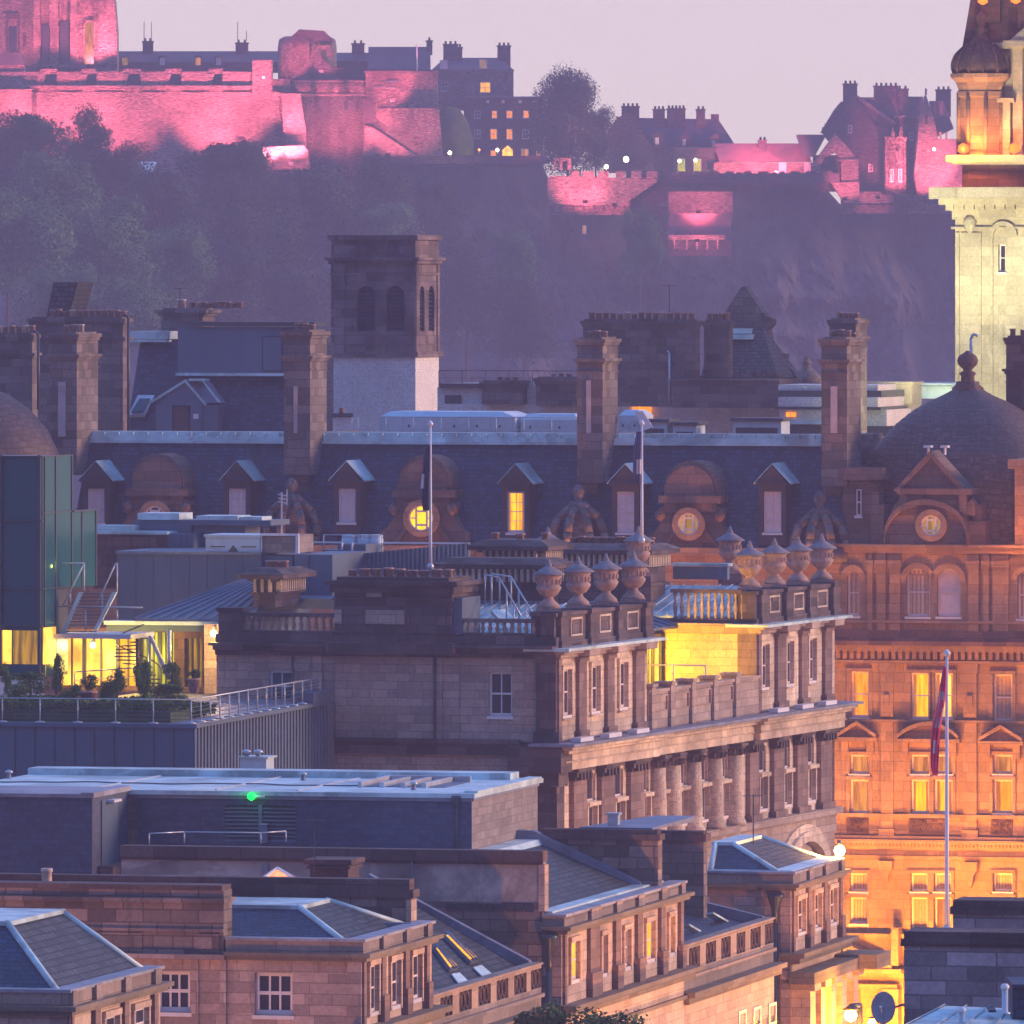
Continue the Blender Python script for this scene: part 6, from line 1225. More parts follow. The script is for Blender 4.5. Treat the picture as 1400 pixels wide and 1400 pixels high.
# ornate chimney at left of roof and its twins
def ornate(fr, u0, u1, v0, v1, z0, z1, label, npots, cat='chimney'):
    t = thing('ornate_chimney', label, cat, fr.L((u0 + u1) / 2, (v0 + v1) / 2, z0)); mb = MB(); H_ = z1 - z0
    fr.box(mb, u0, u1, v0, v1, z0, z1 - .35); fr.box(mb, u0 - .12, u1 + .12, v0 - .12, v1 + .12, z0 + H_ * .33, z0 + H_ * .38); fr.box(mb, u0 - .15, u1 + .15, v0 - .15, v1 + .15, z1 - .42, z1 - .34)
    fr.box(mb, u0 - .42, u1 + .42, v0 - .42, v1 + .42, z1 - .34, z1 - .2); fr.frus(mb, (u0 - .45, u1 + .45, v0 - .45, v1 + .45), z1 - .2, (u0 - .02, u1 + .02, v0 + .02, v1 - .02), z1); mb.build('shaft', 'gpodark', t)
    mb = MB(); f = fr.front(v0); n_ = int((u1 - u0) / .2)
    for i in range(n_): u = u0 + (u1 - u0) * (i + .5) / n_; f.box(mb, u - .05, u + .05, z1 - .78, z1 - .36, -.2, .0)
    f = fr.right(u1); n_ = int((v1 - v0) / .2)
    for i in range(n_): u = v0 + (v1 - v0) * (i + .5) / n_; f.box(mb, u - .05, u + .05, z1 - .78, z1 - .36, -.2, .0)
    mb.build('brackets', 'gpoface', t)
    if npots: pots(fr.L(u0 + .12, (v0 + v1) / 2, z1), npots, (u1 - u0 - .24) / max(1, npots - 1), (fr.c, -fr.s, 0), t, .22, .13)
    return t
f6 = G.front(4); ornate(G, f6.a(346), f6.a(376), 4, 6.6, f6.z(370, 830), f6.z(370, 777), 'small bracketed dark chimney left of the long pot-topped block', 5)
f6 = G.front(25); ornate(G, f6.a(765), f6.a(880), 25, 27.6, f6.z(820, 830), f6.z(820, 744), 'large bracketed roof chimney with a row of pots behind the front urns', 11)
f6 = G.front(7.5); ornate(G, f6.a(612), f6.a(745), 7.5, 9, f6.z(680, 830), f6.z(680, 763), 'dark stepped chimney block behind the steel stair rail', 0)
f6 = G.front(10); t = ornate(G, f6.a(660), f6.a(738), 10, 12, f6.z(680, 800), f6.z(680, 738), 'dark bracketed chimney left of the large one with a short row of pots', 3)
# urns
def urn_proto(loc, label):
    t = thing('stone_urn', label, 'urn', loc, 'stone urns on the roof parapet'); c = Vector(loc); mb = MB(); mb.hexa([c + Vector(q) for q in ((-.36, -.36, 0), (.36, -.36, 0), (.36, .36, 0), (-.36, .36, 0), (-.36, -.36, .1), (.36, -.36, .1), (.36, .36, .1), (-.36, .36, .1))])
    mb.lathe(c, [(.33, .10), (.31, .2), (.17, .34), (.12, .42), (.16, .47)], 20); mb.build('foot', 'urnstone', t)
    mb = MB(); mb.lathe(c, [(.14, .45), (.25, .52), (.345, .68), (.36, .76), (.315, .79), (.325, 1.02), (.355, 1.08), (.37, 1.12)], 24)
    for k_ in range(16): t_ = k_ * math.pi / 8; mb.tube([c + Vector((.33 * math.cos(t_), .33 * math.sin(t_), .84)), c + Vector((.335 * math.cos(t_), .335 * math.sin(t_), 1.0))], .03, 5)
    mb.build('bowl', 'urnstone', t)
    mb = MB(); mb.lathe(c, [(.37, 1.12), (.47, 1.14), (.46, 1.17), (.30, 1.27), (.15, 1.38), (.09, 1.42), (.10, 1.47), (.055, 1.52), (.06, 1.56), (.01, 1.66)], 24); mb.build('lid', 'urnlid', t); return t
M['urnstone'] = plain('urn_stone', (.36, .24, .20), .9, var=.3, scale=5, bump=.2); M['urnlid'] = plain('urn_lid_stone', (.20, .18, .20), .9, var=.3, scale=5, bump=.2)
ULAB = ['nearest big urn at the left front corner of the roof parapet', 'second urn from the left front corner of the parapet', 'third urn from the left front corner of the parapet', 'fourth urn from the corner, just left of the yellow lit recess', 'urn on the corner right of the yellow lit recess', 'second urn right of the yellow lit recess', 'third urn right of the yellow lit recess', 'last urn at the far right end of the parapet']
pr = None
for (x, _), a, lb in zip(URN, ua, ULAB):
    loc = Vector(G.L(-.5, a, zP + .045))
    if pr is None: pr = urn_proto(loc, lb); t = pr; t.scale = (1.14, 1.14, 1.03)
    else: t = copy_tree(pr); t.location = loc; t['label'] = lb
    t.rotation_euler = (0, 0, 0)
for x, y, D, lb in ((749, 788, 350, 'rear urn half hidden behind the nearest big urn'), (873, 787, 352, 'rear urn half hidden behind the left end of the large bracketed chimney'), (998, 784, 366, 'rear urn on its own at the back corner right of the recess')):
    t = copy_tree(pr); t.location = P(x, y, D); t['label'] = lb if x != 873 else 'rear urn half hidden behind the right flagpole foot'
    mb = MB(); c = P(x, y, D); mb.hexa([c + Vector(q) for q in ((-.42, -.42, -2.4), (.42, -.42, -2.4), (.42, .42, -2.4), (-.42, .42, -2.4), (-.42, -.42, -.002), (.42, -.42, -.002), (.42, .42, -.002), (-.42, .42, -.002))]); mb.build('rear_pedestal', 'gpodark', post)
# zinc roofs on the block
def seamroof(fr, pts, par, name='zinc_roof', mat='zinc', n_=8, seam='zincseam', h=.07):
    """pts: 4 world points, eave-left, eave-right, top-right, top-left"""
    a, b_, c, d = [Vector(p) for p in pts]; mb = MB(); mb.prism([a, b_, c, d], (0, 0, -.08)); o = mb.build(name, mat, par); mb = MB()
    for i in range(n_ + 1): t_ = i / n_; mb.tube([a + (b_ - a) * t_ + Vector((0, 0, .03)), d + (c - d) * t_ + Vector((0, 0, .03))], h * .5, 4)
    mb.build('seam', seam, o); return o
def tp(x, y, z): u, v = G.top(x, y, z); return G.L(u, v, z)
# pavilion roofs: inclined standing seam sheets
seamroof(G, [G.L(-6.2, 1.2, zA + .1), G.L(-.9, 1.2, zA + .1), G.L(-.9, 7, zA + 1.15), G.L(-6.2, 7, zA + 1.15)], post, n_=16, mat='lead', seam='metal')
seamroof(G, [G.L(-6.2, V2 + 1.0, zA + .2), G.L(-.9, V2 + 1.0, zA + .2), G.L(-.9, V2 + 6, zA + 1.1), G.L(-6.2, V2 + 6, zA + 1.1)], post, n_=12, mat='lead', seam='metal')
fR = G.front(V2 + 6); mb = MB(); fR.box(mb, fR.a(921), fR.a(994), fR.z(950, 792), fR.z(950, 775), 0, .3); slats(fR, fR.a(921), fR.a(994), fR.z(950, 792), fR.z(950, 775), .22, mb, -.04, 0, .04); mb.build('seam_fascia', 'zincseam', post); mb = MB(); fR.box(mb, fR.a(919), fR.a(996), fR.z(950, 774), fR.z(950, 770), -.1, .5); mb.build('lead_edge', 'lead', post)
fL = G.front(6.9); mb = MB(); fL.box(mb, fL.a(634), fL.a(742), fL.z(690, 842), fL.z(690, 822), 0, .3); slats(fL, fL.a(634), fL.a(742), fL.z(690, 842), fL.z(690, 822), .2, mb, -.04, 0, .04); mb.build('seam_fascia', 'zincseam', post)
f7 = G.front(V2); baluster_run(f7, f7.a(915), -.5, zA + .0, f7.z(960, 806), post, d=.2)
mb = MB(); f7.box(mb, f7.a(912), -.02, zA - .36, zA - .02, -.14, .6); f7.box(mb, f7.a(912), -.02, zA - .10, zA - .0, -.3, .6); mb.build('side_cornice', 'gpo', post)
# recess: lit side wall, glazing, roof
mb = MB(); f7.wall(mb, f7.a(911), -.001, zC + .01, zA - .36); mb.build('recess_wall', 'gpoface', post)
mb = MB(); G.box(mb, -3.6, -.1, V1 - .2, V2, zC - .02, zC + .03); mb.build('terrace_floor', 'lead', post)
fG = G.right(-3.45); mb = MB(); g = MB(); va, vb = V1, V2 - .05; vs = [fG.a(x) for x in (858, 870, 885, 892, 903, 905.5, 911)]
for v in vs + [vb]: fG.box(mb, v - .06, v + .06, zC + .03, zA - .4, -.06, .1)
fG.box(mb, va, vb, zA - .5, zA - .36, -.06, .1); fG.box(mb, va, vb, zC + .02, zC + .15, -.06, .1); o = mb.build('glazing_frame', 'frame', post)
g.add([fG.m(va, zC + .02, .05), fG.m(vb, zC + .02, .05), fG.m(vb, zA - .4, .05), fG.m(va, zA - .4, .05)], [(0, 1, 2, 3)]); g.build('pane', 'litwhite', o)
seamroof(G, [G.L(-2.8, V1, zA - .1), G.L(-2.8, V2 - .05, zA - .1), G.L(-5.6, V2 - .05, zA + .75), G.L(-5.6, V1, zA + .75)], post, n_=14, h=.05)
lamp('SPOT', G.L(-3.0, V2 - 3.2, zC + 2.2), 1250, (1, .52, .0), post, to=G.L(-1.9, V2, zC + 1.3), size=.25, spot=125, name='recess_lamp'); lamp('SPOT', G.L(-3.1, V1 + 6, zC + 2.2), 420, (1, .52, .0), post, to=G.L(-1.0, V2 - 2, zC + .8), size=.25, spot=110, name='recess_lamp')
rail([G.L(-.6, V2 - 4.2, zC + .03), G.L(-2.9, V2 - 4.2, zC + .03)], 1.75, 'glowing thin steel rail inside the yellow lit recess', posts=1.2, r=.03)
# flagpoles
def flagpole(x, yt, yb, D, label, r=.05):
    t = thing('flagpole', label, 'flagpole', P(x, yb, D), 'white flagpoles'); mb = MB(); a, b_ = P(x, yb, D), P(x, yt, D); mb.lathe(a, [(r * 1.25, 0), (r, 1), (r * .7, (b_ - a).z)], 12); mb.build('pole', 'white', t)
    mb = MB(); mb.lathe(b_, [(.01, -.02), (r * 1.6, .05), (r * 1.8, .1), (.01, .2)], 10); mb.build('truck', 'white', t); mb = MB(); mb.lathe(a, [(r * 2.2, -.02), (r * 2.2, .12), (r * 1.2, .2)], 10); mb.build('foot', 'metal', t); return t
flagpole(588.5, 583, 778, 334, 'white flagpole with limp dark flag in front of the yellow round window'); flagpole(877.5, 582, 742, 343, 'white flagpole rising behind the fourth big urn'); flagpole(1294.5, 898, 1276, 260, 'white flagpole with red flag in front of the orange hotel front', .055)
def limp_flag(pts, D, thick, mats, label, name='flag', amp=.06, nfold=3):
    """pts: rows of (y, x_left, x_right) hanging down"""
    mb = MB(); rows = []; nx = 14
    for j, (y, xl, xr) in enumerate(pts):
        row = []
        for i in range(nx + 1):
            s_ = i / nx; p = P(xl + (xr - xl) * s_, y, D); p.y += math.sin(s_ * nfold * math.pi * 2 + j * .5) * amp; row.append(p)
        rows.append(row)
    vs = [p for r_ in rows for p in r_]; fs = [(j * (nx + 1) + i, j * (nx + 1) + i + 1, (j + 1) * (nx + 1) + i + 1, (j + 1) * (nx + 1) + i) for j in range(len(rows) - 1) for i in range(nx)]
    mb.add(vs, fs, True); o = mb.build(name, mats[0], None, recalc=False)
    for m_ in mats[1:]: o.data.materials.append(M[m_] if isinstance(m_, str) else m_)
    so_ = o.modifiers.new('thickness', 'SOLIDIFY'); so_.thickness = thick; tag(o, label, 'flag'); recentre(o); return o, nx
M['flagdark'] = plain('navy_flag_cloth', (.03, .035, .08), .8); M['flagred'] = plain('crimson_flag_cloth', (.70, .06, .16), .8, var=.3, scale=3); M['flagwhite'] = plain('white_flag_cloth', (.62, .56, .62), .8); M['flagblue'] = plain('blue_flag_cloth', (.09, .10, .22), .8)
fl, nx = limp_flag([(608, 583, 587.5), (626, 579, 587.5), (648, 577, 587.5), (668, 576, 587), (684, 577, 587), (698, 579, 586.5)], 333.9, .02, ['flagdark', 'flagwhite'], 'limp dark navy flag hanging beside the yellow round window')
for p in fl.data.polygons:
    j, i = divmod(p.index, nx)
    if j == 2 and i < 6: p.material_index = 1
fl, nx = limp_flag([(590, 870, 876.5), (608, 867, 876.5), (628, 866, 876), (648, 866, 876), (662, 868, 875.5)], 342.9, .02, ['flagblue', 'flagwhite'], 'furled blue and white flag hanging on the flagpole near the pale tilted panel')
for p in fl.data.polygons:
    j, i = divmod(p.index, nx)
    if j == 2 and i > 3: p.material_index = 1
fl, nx = limp_flag([(912, 1290, 1293), (930, 1286, 1293), (945, 1284, 1292.5), (957, 1283, 1291.5), (968, 1281, 1290), (980, 1278, 1289), (995, 1275, 1286), (1012, 1273, 1285), (1030, 1272, 1284), (1048, 1272, 1283), (1060, 1275, 1282)], 259.9, .02, ['flagred', 'flagwhite'], 'drooping crimson flag with white lettering stripes on the nearest tall flagpole')
for p in fl.data.polygons:
    j, i = divmod(p.index, nx)
    if (j in (2, 4) and i in (2, 3, 4, 7, 8, 11)) or (j in (3, 5) and i in (2, 5, 8, 9, 10)) or (j == 7 and 3 < i < 8): p.material_index = 1
t = thing('tilted_panel', 'white tilted square panel on a post above the mansard ridge', 'panel', P(878, 596, 400)); mb = MB(); mb.prism([P(867, 563, 400), P(879, 562, 400), P(892, 584, 400), P(880, 588, 400)], (.05, .25, -.05)); mb.build('plate', 'white', t); mb = MB(); mb.tube([P(884, 586, 400.2), P(884, 604, 400.2)], .05, 6); mb.prism([P(880, 588, 400.1), P(892, 584, 400.1), P(893, 588, 400.1), P(883, 593, 400.1)], (0, .3, 0)); mb.build('bracket', 'darkmetal', t)
# ================================================================ roof terrace, glass tower, zinc roofs at left
TF = Fr(265, 314, 12.4); tf2 = TF.front(); tr2 = TF.right(); z_t = Z(990, 314)
ter = thing('roof_terrace_block', 'zinc-clad block carrying the roof terrace at the left', 'building', TF.L(-6, 8, GZ))
VT = tr2.a(446); aL = tf2.a(-60)
mb = MB(); TF.box(mb, aL, 0, 0, VT + 3, GZ, z_t - .12); mb.build('zinc_wall', 'zinc', ter)
mb = MB(); slats(tf2, aL, -.0, GZ + 14, z_t - .12, .62, mb, -.03, 0, .025); mb.build('seam', 'frame', ter)
mb = MB(); slats(tr2, .0, VT + .0, GZ + 14, z_t - .12, .42, mb, -.05, 0, .04); mb.build('side_seam', 'zincseam', ter)
mb = MB(); TF.box(mb, aL, .12, -.12, .5, z_t - .12, z_t); TF.box(mb, -.4, .12, .5, VT + .2, z_t - .12, z_t + .001); TF.box(mb, -.6, .16, VT - 2.4, VT + .4, z_t, z_t + .34); mb.build('coping', 'zinc', ter)
mb = MB(); TF.box(mb, aL, -.4, .5, 24, z_t - .12, z_t - .02); mb.build('deck', 'leaddark', ter)
pts = [TF.L(tf2.a(-50), .15, z_t), TF.L(-.12, .15, z_t), TF.L(-.12, VT * .98, z_t + .0)]
rail(pts, Z(957, 314) - z_t, 'steel cable railing with posts round the roof terrace', posts=1.24, r=.022, mids=5, base=.16)
mb = MB(); TF.box(mb, aL, -1.0, 1.0, 3.5, z_t - .02, z_t + .30); mb2 = MB()
for i in range(16000): 
    u = random.uniform(aL, -1.0); v = random.uniform(1.0, 6.8); z = z_t + (.02 if v > 3.6 else .28) + random.random() * (.26 + .22 * noise.noise(Vector((u * .6, v, 0)))); s_ = random.uniform(.05, .12); c = Vector(TF.L(u, v, z)); d = Vector((random.gauss(0, 1), random.gauss(0, 1), random.gauss(0, .5))).normalized() * s_; e = Vector((random.gauss(0, .3), random.gauss(0, .3), 1)).normalized() * s_
    mb2.add([c - d, c + d, c + e + d * .3, c + e - d * .3], [(0, 1, 2, 3)])
mb.build('planting_bed', 'turf', ter)
o = mb2.build('low_hedge', 'box', recalc=False); o['kind'] = 'stuff'; o['label'] = 'low green hedge and ground planting behind the terrace railing'; o['category'] = 'plants'
SH = [crown_proto('foliage', 2600, 'box', 71, 14, .13), crown_proto('foliage', 2600, 'box', 72, 14, .13)]
def shrub(x, y0, y1, w_, D, label, pot=False, i=0, kind='box'):
    h_ = (y1 - y0) * D / F; r = w_ * D / F / 2; base = P(x, y1, D); ph = .42 if pot else 0
    t = thing('potted_shrub' if pot else 'shrub', label, 'shrub', base, 'shrubs on the roof terrace'); 
    if pot: mb = MB(); mb.lathe(base, [(r * .62, 0), (r * .85, ph), (r * .92, ph), (r * .92, ph + .06), (r * .75, ph + .06)], 14); mb.build('pot', 'pot', t)
    o = bpy.data.objects.new('foliage', SH[i % 2]); COL.objects.link(o); o.parent = t; hh = (h_ - ph) / 2; o.location = (0, 0, ph + hh); o.scale = (r / .85, r / .85, hh / .95); o.rotation_euler = (0, 0, i)
    mb = MB(); mb.tube([base, base + Vector((0, 0, ph + hh))], .04, 5); mb.build('stem', 'bark', t)
for i, q in enumerate([(77, 894, 950, 24, 322, 'tall narrow clipped shrub in front of the brightest glass panel', False), (8, 905, 948, 24, 324, 'dark shrub at the left edge of the terrace', False), (42, 918, 952, 52, 321, 'broad loose green shrub left of the tall narrow one', False), (121, 920, 966, 28, 320, 'round clipped shrub in a clay pot under the stair', True), (147, 930, 968, 26, 319, 'small grey green shrub right of the round potted one', False),
    (160, 912, 962, 34, 323, 'bushy shrub in front of the lit doorway foot', False), (197, 902, 962, 26, 319, 'tall dark shrub under the spiral stair', False), (190, 906, 948, 20, 326, 'thin shrub just behind the tall dark one', False), (236, 905, 952, 26, 325, 'cone shaped dark shrub left of the round potted one by the wall', False), (265, 914, 948, 20, 327, 'small round shrub in a brown pot by the stone wall', True), (232, 935, 958, 60, 321, 'low spreading green shrub near the terrace corner', False), (100, 935, 962, 40, 321, 'low bush between the tall narrow shrub and the clay pot', False), (20, 935, 965, 50, 319, 'low bush at the far left of the railing', False)]): shrub(*q[:6], q[6], i)
# glazed entrance pavilion (behind garden)
E = Fr(75, 338, 14); ef = E.front(); ez = lambda y, x=160: ef.z(x, y)
ent = thing('glazed_hall', 'brightly lit glass entrance hall at the back of the roof terrace', 'building', E.L(4, 2, z_t))
mb = MB(); ef.wall(mb, ef.a(76), ef.a(300), ez(945), ez(858), [(ef.a(78), ef.a(186), ez(938), ez(864)), (ef.a(190), ef.a(238), ez(938), ez(864)), (ef.a(252), ef.a(276), ez(938), ez(872)), (ef.a(278), ef.a(296), ez(938), ez(872))], .3); mb.build('wall', 'hoteldark', ent)
def lit(x0, x1, y0, y1, m_, d=.35, nm='glass_panel', nb=2):
    mb = MB(); a, b_, z0, z1 = ef.a(x0), ef.a(x1), ez(y1), ez(y0); ef.box(mb, a, a + .06, z0, z1, d - .12, d); ef.box(mb, b_ - .06, b_, z0, z1, d - .12, d); ef.box(mb, a, b_, z1 - .06, z1 - .001, d - .12, d)
    for i in range(1, nb): u = a + (b_ - a) * i / nb; ef.box(mb, u - .025, u + .025, z0, z1 - .06, d - .1, d)
    o = mb.build(nm, 'frame', ent); g = MB(); g.add([ef.m(a, z0, d + .02), ef.m(b_, z0, d + .02), ef.m(b_, z1, d + .02), ef.m(a, z1, d + .02)], [(0, 1, 2, 3)]); g.build('pane', m_, o)
lit(78, 112, 862, 938, 'litwhite', nb=2); lit(112, 158, 862, 938, 'litwhite', nb=2); lit(158, 186, 862, 938, 'lityellow', nb=2); lit(190, 215, 862, 938, 'litgreen', nb=3); lit(215, 240, 862, 938, 'litgreen', nb=3); lit(252, 276, 870, 938, 'litgold', nb=3); lit(278, 298, 870, 938, 'litgold', nb=1)
mb = MB(); ef.box(mb, ef.a(296), ef.a(316), ez(945), ez(850), -1.5, .5); mb.build('stone_pier', 'gpo', ent)
mb = MB(); ef.box(mb, ef.a(150), ef.a(302), ez(862), ez(853), -.4, 3); mb.build('fascia', 'zinc', ent); mb = MB(); ef.box(mb, ef.a(150), ef.a(304), ez(853), ez(848), -.7, .2); mb.build('gutter', 'lead', ent)
ro = [ef.m(ef.a(190), ez(845), -.5), ef.m(ef.a(345), ez(845), -.5), ef.m(ef.a(336), ez(790), 5), ef.m(ef.a(300), ez(790), 5)]
seamroof(E, ro, ent, n_=9, h=.05); mb = MB(); mb.add([ef.m(ef.a(190), ez(845), -.5), ef.m(ef.a(300), ez(790), 5), ef.m(ef.a(190), ez(845), 6)], [(0, 1, 2)]); mb.build('roof_side', 'zinc', ent)
mb = MB(); ef.box(mb, ef.a(295), ef.a(336), ez(792), ez(787), 4.8, 6); mb.build('ridge_cap', 'lead', ent)
for x in (125, 158): lamp('POINT', ef.m(ef.a(x), ez(905), -1.6), 170, (1, .58, .10), ent, size=.3, name='hall_glow')
lamp('POINT', ef.m(ef.a(205), ez(900), -1.2), 90, (.9, .7, .05), ent, size=.3, name='hall_glow')
dotlamp(292, 866, 334, 'bright orange wall lamp at the stone corner right of the glazed hall', 420, .17, 'bulb', (1, .6, .15)); dotlamp(84, 776, 337, 'yellow lamp shining inside the glass tower', 110, .15, 'bulb', (1, .65, .15)); dotlamp(71, 774, 333, 'small green-yellow lamp behind the glass tower edge', 25, .08, 'bulb', (.9, .9, .2)); dotlamp(106, 778, 336, 'yellow lamp on the back pane of the glass tower', 60, .10, 'bulb', (1, .7, .2)); dotlamp(127, 882, 335, 'bright lamp in front of the glazed hall beneath the stair', 60, .15, 'bulbwhite')
# external stair with landing, rails
st = thing('roof_stair', 'pale steel roof stair with landing climbing from the glazed hall to the zinc roof', 'stairs', ef.m(ef.a(130), z_t, -2)); fs_ = E.front(-4.2); sz_ = lambda y: fs_.z(120, y); sa = fs_.a
mb = MB(); fs_.box(mb, sa(80), sa(188), sz_(872), sz_(866), -.8, 2.0); mb.build('landing', 'metal', st)
for xa, xb in ((84, 110), (128, 156)):
    mb = MB(); fs_.poly(mb, [(sa(xa), sz_(866)), (sa(xa + 5), sz_(866)), (sa(xb + 4), sz_(810)), (sa(xb - 2), sz_(810))], -.06, .06) if xa < 100 else fs_.poly(mb, [(sa(xa), sz_(862)), (sa(xa + 5), sz_(862)), (sa(xb + 4), sz_(809)), (sa(xb - 2), sz_(809))], -.06, .06); mb.build('stringer', 'lead', st)
mb = MB()
for i in range(12): t_ = i / 11; x0 = 88 + 24 * t_; x1 = 131 + 24 * t_; y = 863 - 52 * t_; fs_.box(mb, sa(x0), sa(x1), sz_(y + 1.2), sz_(y), -.02, .2)
mb.build('treads', 'darkmetal', st)
mb = MB(); w = lambda x, y, d=0: fs_.m(sa(x), sz_(y), d)
for pl_ in ([w(78, 829), w(86, 829), w(115, 770), w(115, 808)], [w(125, 829), w(131, 829), w(158, 770), w(160, 770), w(160, 808)], [w(78, 829), w(195, 830)], [w(78, 829), w(78, 868)], [w(117, 834), w(117, 862)], [w(85, 770), w(115, 770)], [w(96, 812), w(96, 826)], [w(140, 812), w(140, 850)], [w(160, 834), w(160, 848)]): mb.tube(pl_, .028, 6)
mb.build('handrail', 'metal', st)
for i, x in enumerate((160,)): pass
mb = MB()
for i in range(13):
    t_ = i * .42; c = Vector(w(176, 936 - i * 5.2, 1.0)); d = Vector((math.cos(t_), math.sin(t_), 0)); n_ = Vector((-math.sin(t_), math.cos(t_), 0)) * .14
    mb.prism([c, c + d * .75 - n_, c + d * .75 + n_], (0, 0, .04))
mb.tube([w(176, 940, 1.0), w(176, 868, 1.0)], .06, 8); mb.tube([Vector(w(176, 936 - i * 5.2 - 20, 1.0)) + Vector((math.cos(i * .42), math.sin(i * .42), 0)) * .75 for i in range(13)], .025, 5)
t = thing('spiral_stair', 'dark spiral stair silhouetted against the lit glazed hall', 'stairs', w(176, 940, 1.0)); mb.build('treads_and_pole', 'darkmetal', t)
mb = MB(); fs_.poly(mb, [(sa(192), sz_(870)), (sa(196), sz_(870)), (sa(222), sz_(928)), (sa(217), sz_(928))], .9, 1.1); 
for x in (193,): mb.tube([w(x, 870, 1), w(x, 935, 1)], .05, 6)
mb.tube([w(220, 862, 1), w(220, 930, 1)], .07, 6); mb.build('diagonal_strut', 'metal', t)
rail([w(88, 944, 1.2), w(190, 936, 1.2)], .55, 'low steel ramp rail in front of the lit glazed hall', posts=1.4, r=.025)
# glass tower
GTf = Fr(58, 332, 20); g1 = GTf.front(); g2_ = GTf.right(); gt = thing('glass_tower', 'dark teal glass tower with thin dark frames beside the roof stair', 'building', GTf.L(-2, 2, z_t)); gz_ = lambda y, x=30: g1.z(x, y)
bk = g2_.a(131)
mb = MB(); g1.wall(mb, g1.a(-50), 0, gz_(925), gz_(623)); g2_.wall(mb, 0, g2_.a(76), gz_(925), gz_(623)); g2_.wall(mb, g2_.a(76), g2_.a(98), gz_(806), gz_(623)); g2_.wall(mb, g2_.a(98), bk, gz_(806), gz_(700)); mb.build('glazing', 'tealglass', gt)
mb = MB()
for x in (-45, 2, 55): g1.box(mb, g1.a(x) - .05, g1.a(x) + .05, gz_(925), gz_(622), -.12, .05)
for y in (623, 711, 804, 855, 920): g1.box(mb, g1.a(-50), .02, gz_(y + 1.5), gz_(y), -.1, .05)
for x in (61, 76, 98): a = g2_.a(x); g2_.box(mb, a - .04, a + .04, gz_(925 if x < 80 else 806), gz_(623), -.03, .05)
for y in (623, 700, 804): g2_.box(mb, 0, g2_.a(98), gz_(y + 1.5), gz_(y), -.035, .05)
for x in (112, 131): a = g2_.a(x); g2_.box(mb, a - .04, a + .04, gz_(806), gz_(700), -.03, .05)
g2_.box(mb, g2_.a(98), bk, gz_(702), gz_(700), -.09, .05); mb.build('frame', 'frame', gt)
mb = MB(); g1.box(mb, g1.a(4), g1.a(16), gz_(908), gz_(862), -.02, .0); mb.cut(); g2_.box(mb, .05, g2_.a(75.5), gz_(908), gz_(858), -.03, .0); mb.build_each('lit_panel', 'litwhite', gt)
mb = MB(); g1.box(mb, g1.a(18), g1.a(54), gz_(908), gz_(862), -.015, .0); mb.build_each('dim_panel', 'litgold', gt)
mb = MB(); GTf.box(mb, g1.a(-50), -.1, .1, 2.4, gz_(925), gz_(624)); mb.build('interior', 'frame', gt)
# zinc boxes between hall and block
Q = Fr(355, 343, 15); qf = Q.front(); qz = lambda y, x=260: qf.z(x, y)
zb = thing('zinc_rooftop', 'stepped zinc-clad rooftop boxes between the glass tower and the bracketed chimney', 'building', Q.L(-3, 3, z_t))
mb = MB(); qf.pb(mb, 161, 356, 758, 870, 0, 6, 260); slats(qf, qf.a(161), qf.a(356), qz(870), qz(758), .62, mb, -.03, 0, .025); mb.build('front_box', 'zinc', zb); mb = MB(); qf.pb(mb, 159, 358, 754, 758, -.08, 6, 260); mb.build('box_coping', 'zincseam', zb)
q2 = Q.front(4); mb = MB(); q2.pb(mb, 128, 228, 731, 806, 0, 3, 260); slats(q2, q2.a(128), q2.a(228), q2.z(260, 806), q2.z(260, 731), .6, mb, -.03, 0, .025); mb.build('rear_box', 'hoteldark', zb); mb = MB(); q2.pb(mb, 126, 230, 727, 731, -.1, 3, 260); q2.pb(mb, 130, 182, 719, 727, .4, 1.4, 260); q2.pb(mb, 188, 245, 702, 711, 1, 2.6, 260); q2.pb(mb, 268, 325, 705, 711, 1, 2.6, 260); q2.pb(mb, 324, 358, 706, 714, 1.2, 2.4, 260); mb.build('lead_top', 'lead', zb)
mb = MB(); q2.pb(mb, 184, 262, 711, 730, 1.2, 3, 260); q2.pb(mb, 228, 264, 730, 756, .1, 3, 260); slats(q2, q2.a(228), q2.a(262), q2.z(260, 756), q2.z(260, 731), .25, mb, .06, .12, .04); q2.pb(mb, 258, 370, 711, 718, .9, 3.2, 260); q2.pb(mb, 264, 335, 718, 756, 1.2, 3, 260); mb.build('dark_upstand', 'zinc', zb)
mb = MB(); qf.pb(mb, 356, 400, 760, 800, .4, 4, 380); qf.pb(mb, 400, 452, 758, 830, .2, 5, 380); qf.pb(mb, 340, 462, 818, 832, -3.0, 4, 380); qf.pb(mb, 418, 420, 758, 800, .1, .2, 380); mb.build('side_box', 'zinc', zb)
t = thing('white_plant_box', 'white louvred rooftop plant box with a dark triangular notch', 'air conditioner', Q.L(qf.a(340), .5, qz(756)))
mb = MB(); f = Q.front(.3); f.pb(mb, 281, 357, 733, 755, 0, 2, 300); f.pb(mb, 279, 357, 731, 734, -.05, 2.05, 300); mb.build('casing', 'panel', t); mb = MB(); f.pb(mb, 357, 407, 731, 755, .1, 1.9, 300); mb.build('side_panel', 'palebrick', t)
mb = MB(); f.poly(mb, [(f.a(311), f.z(300, 755)), (f.a(319), f.z(300, 745)), (f.a(327), f.z(300, 755))], -.03, .02); f.pb(mb, 288, 308, 746.5, 748, -.02, .02, 300); f.pb(mb, 330, 350, 746.5, 748, -.02, .02, 300); mb.build('notch', 'frame', t)
mb = MB()
for x0, x1 in ((355, 358), (404, 408)): f.pb(mb, x0, x1, 730, 756, .0, .12, 300)
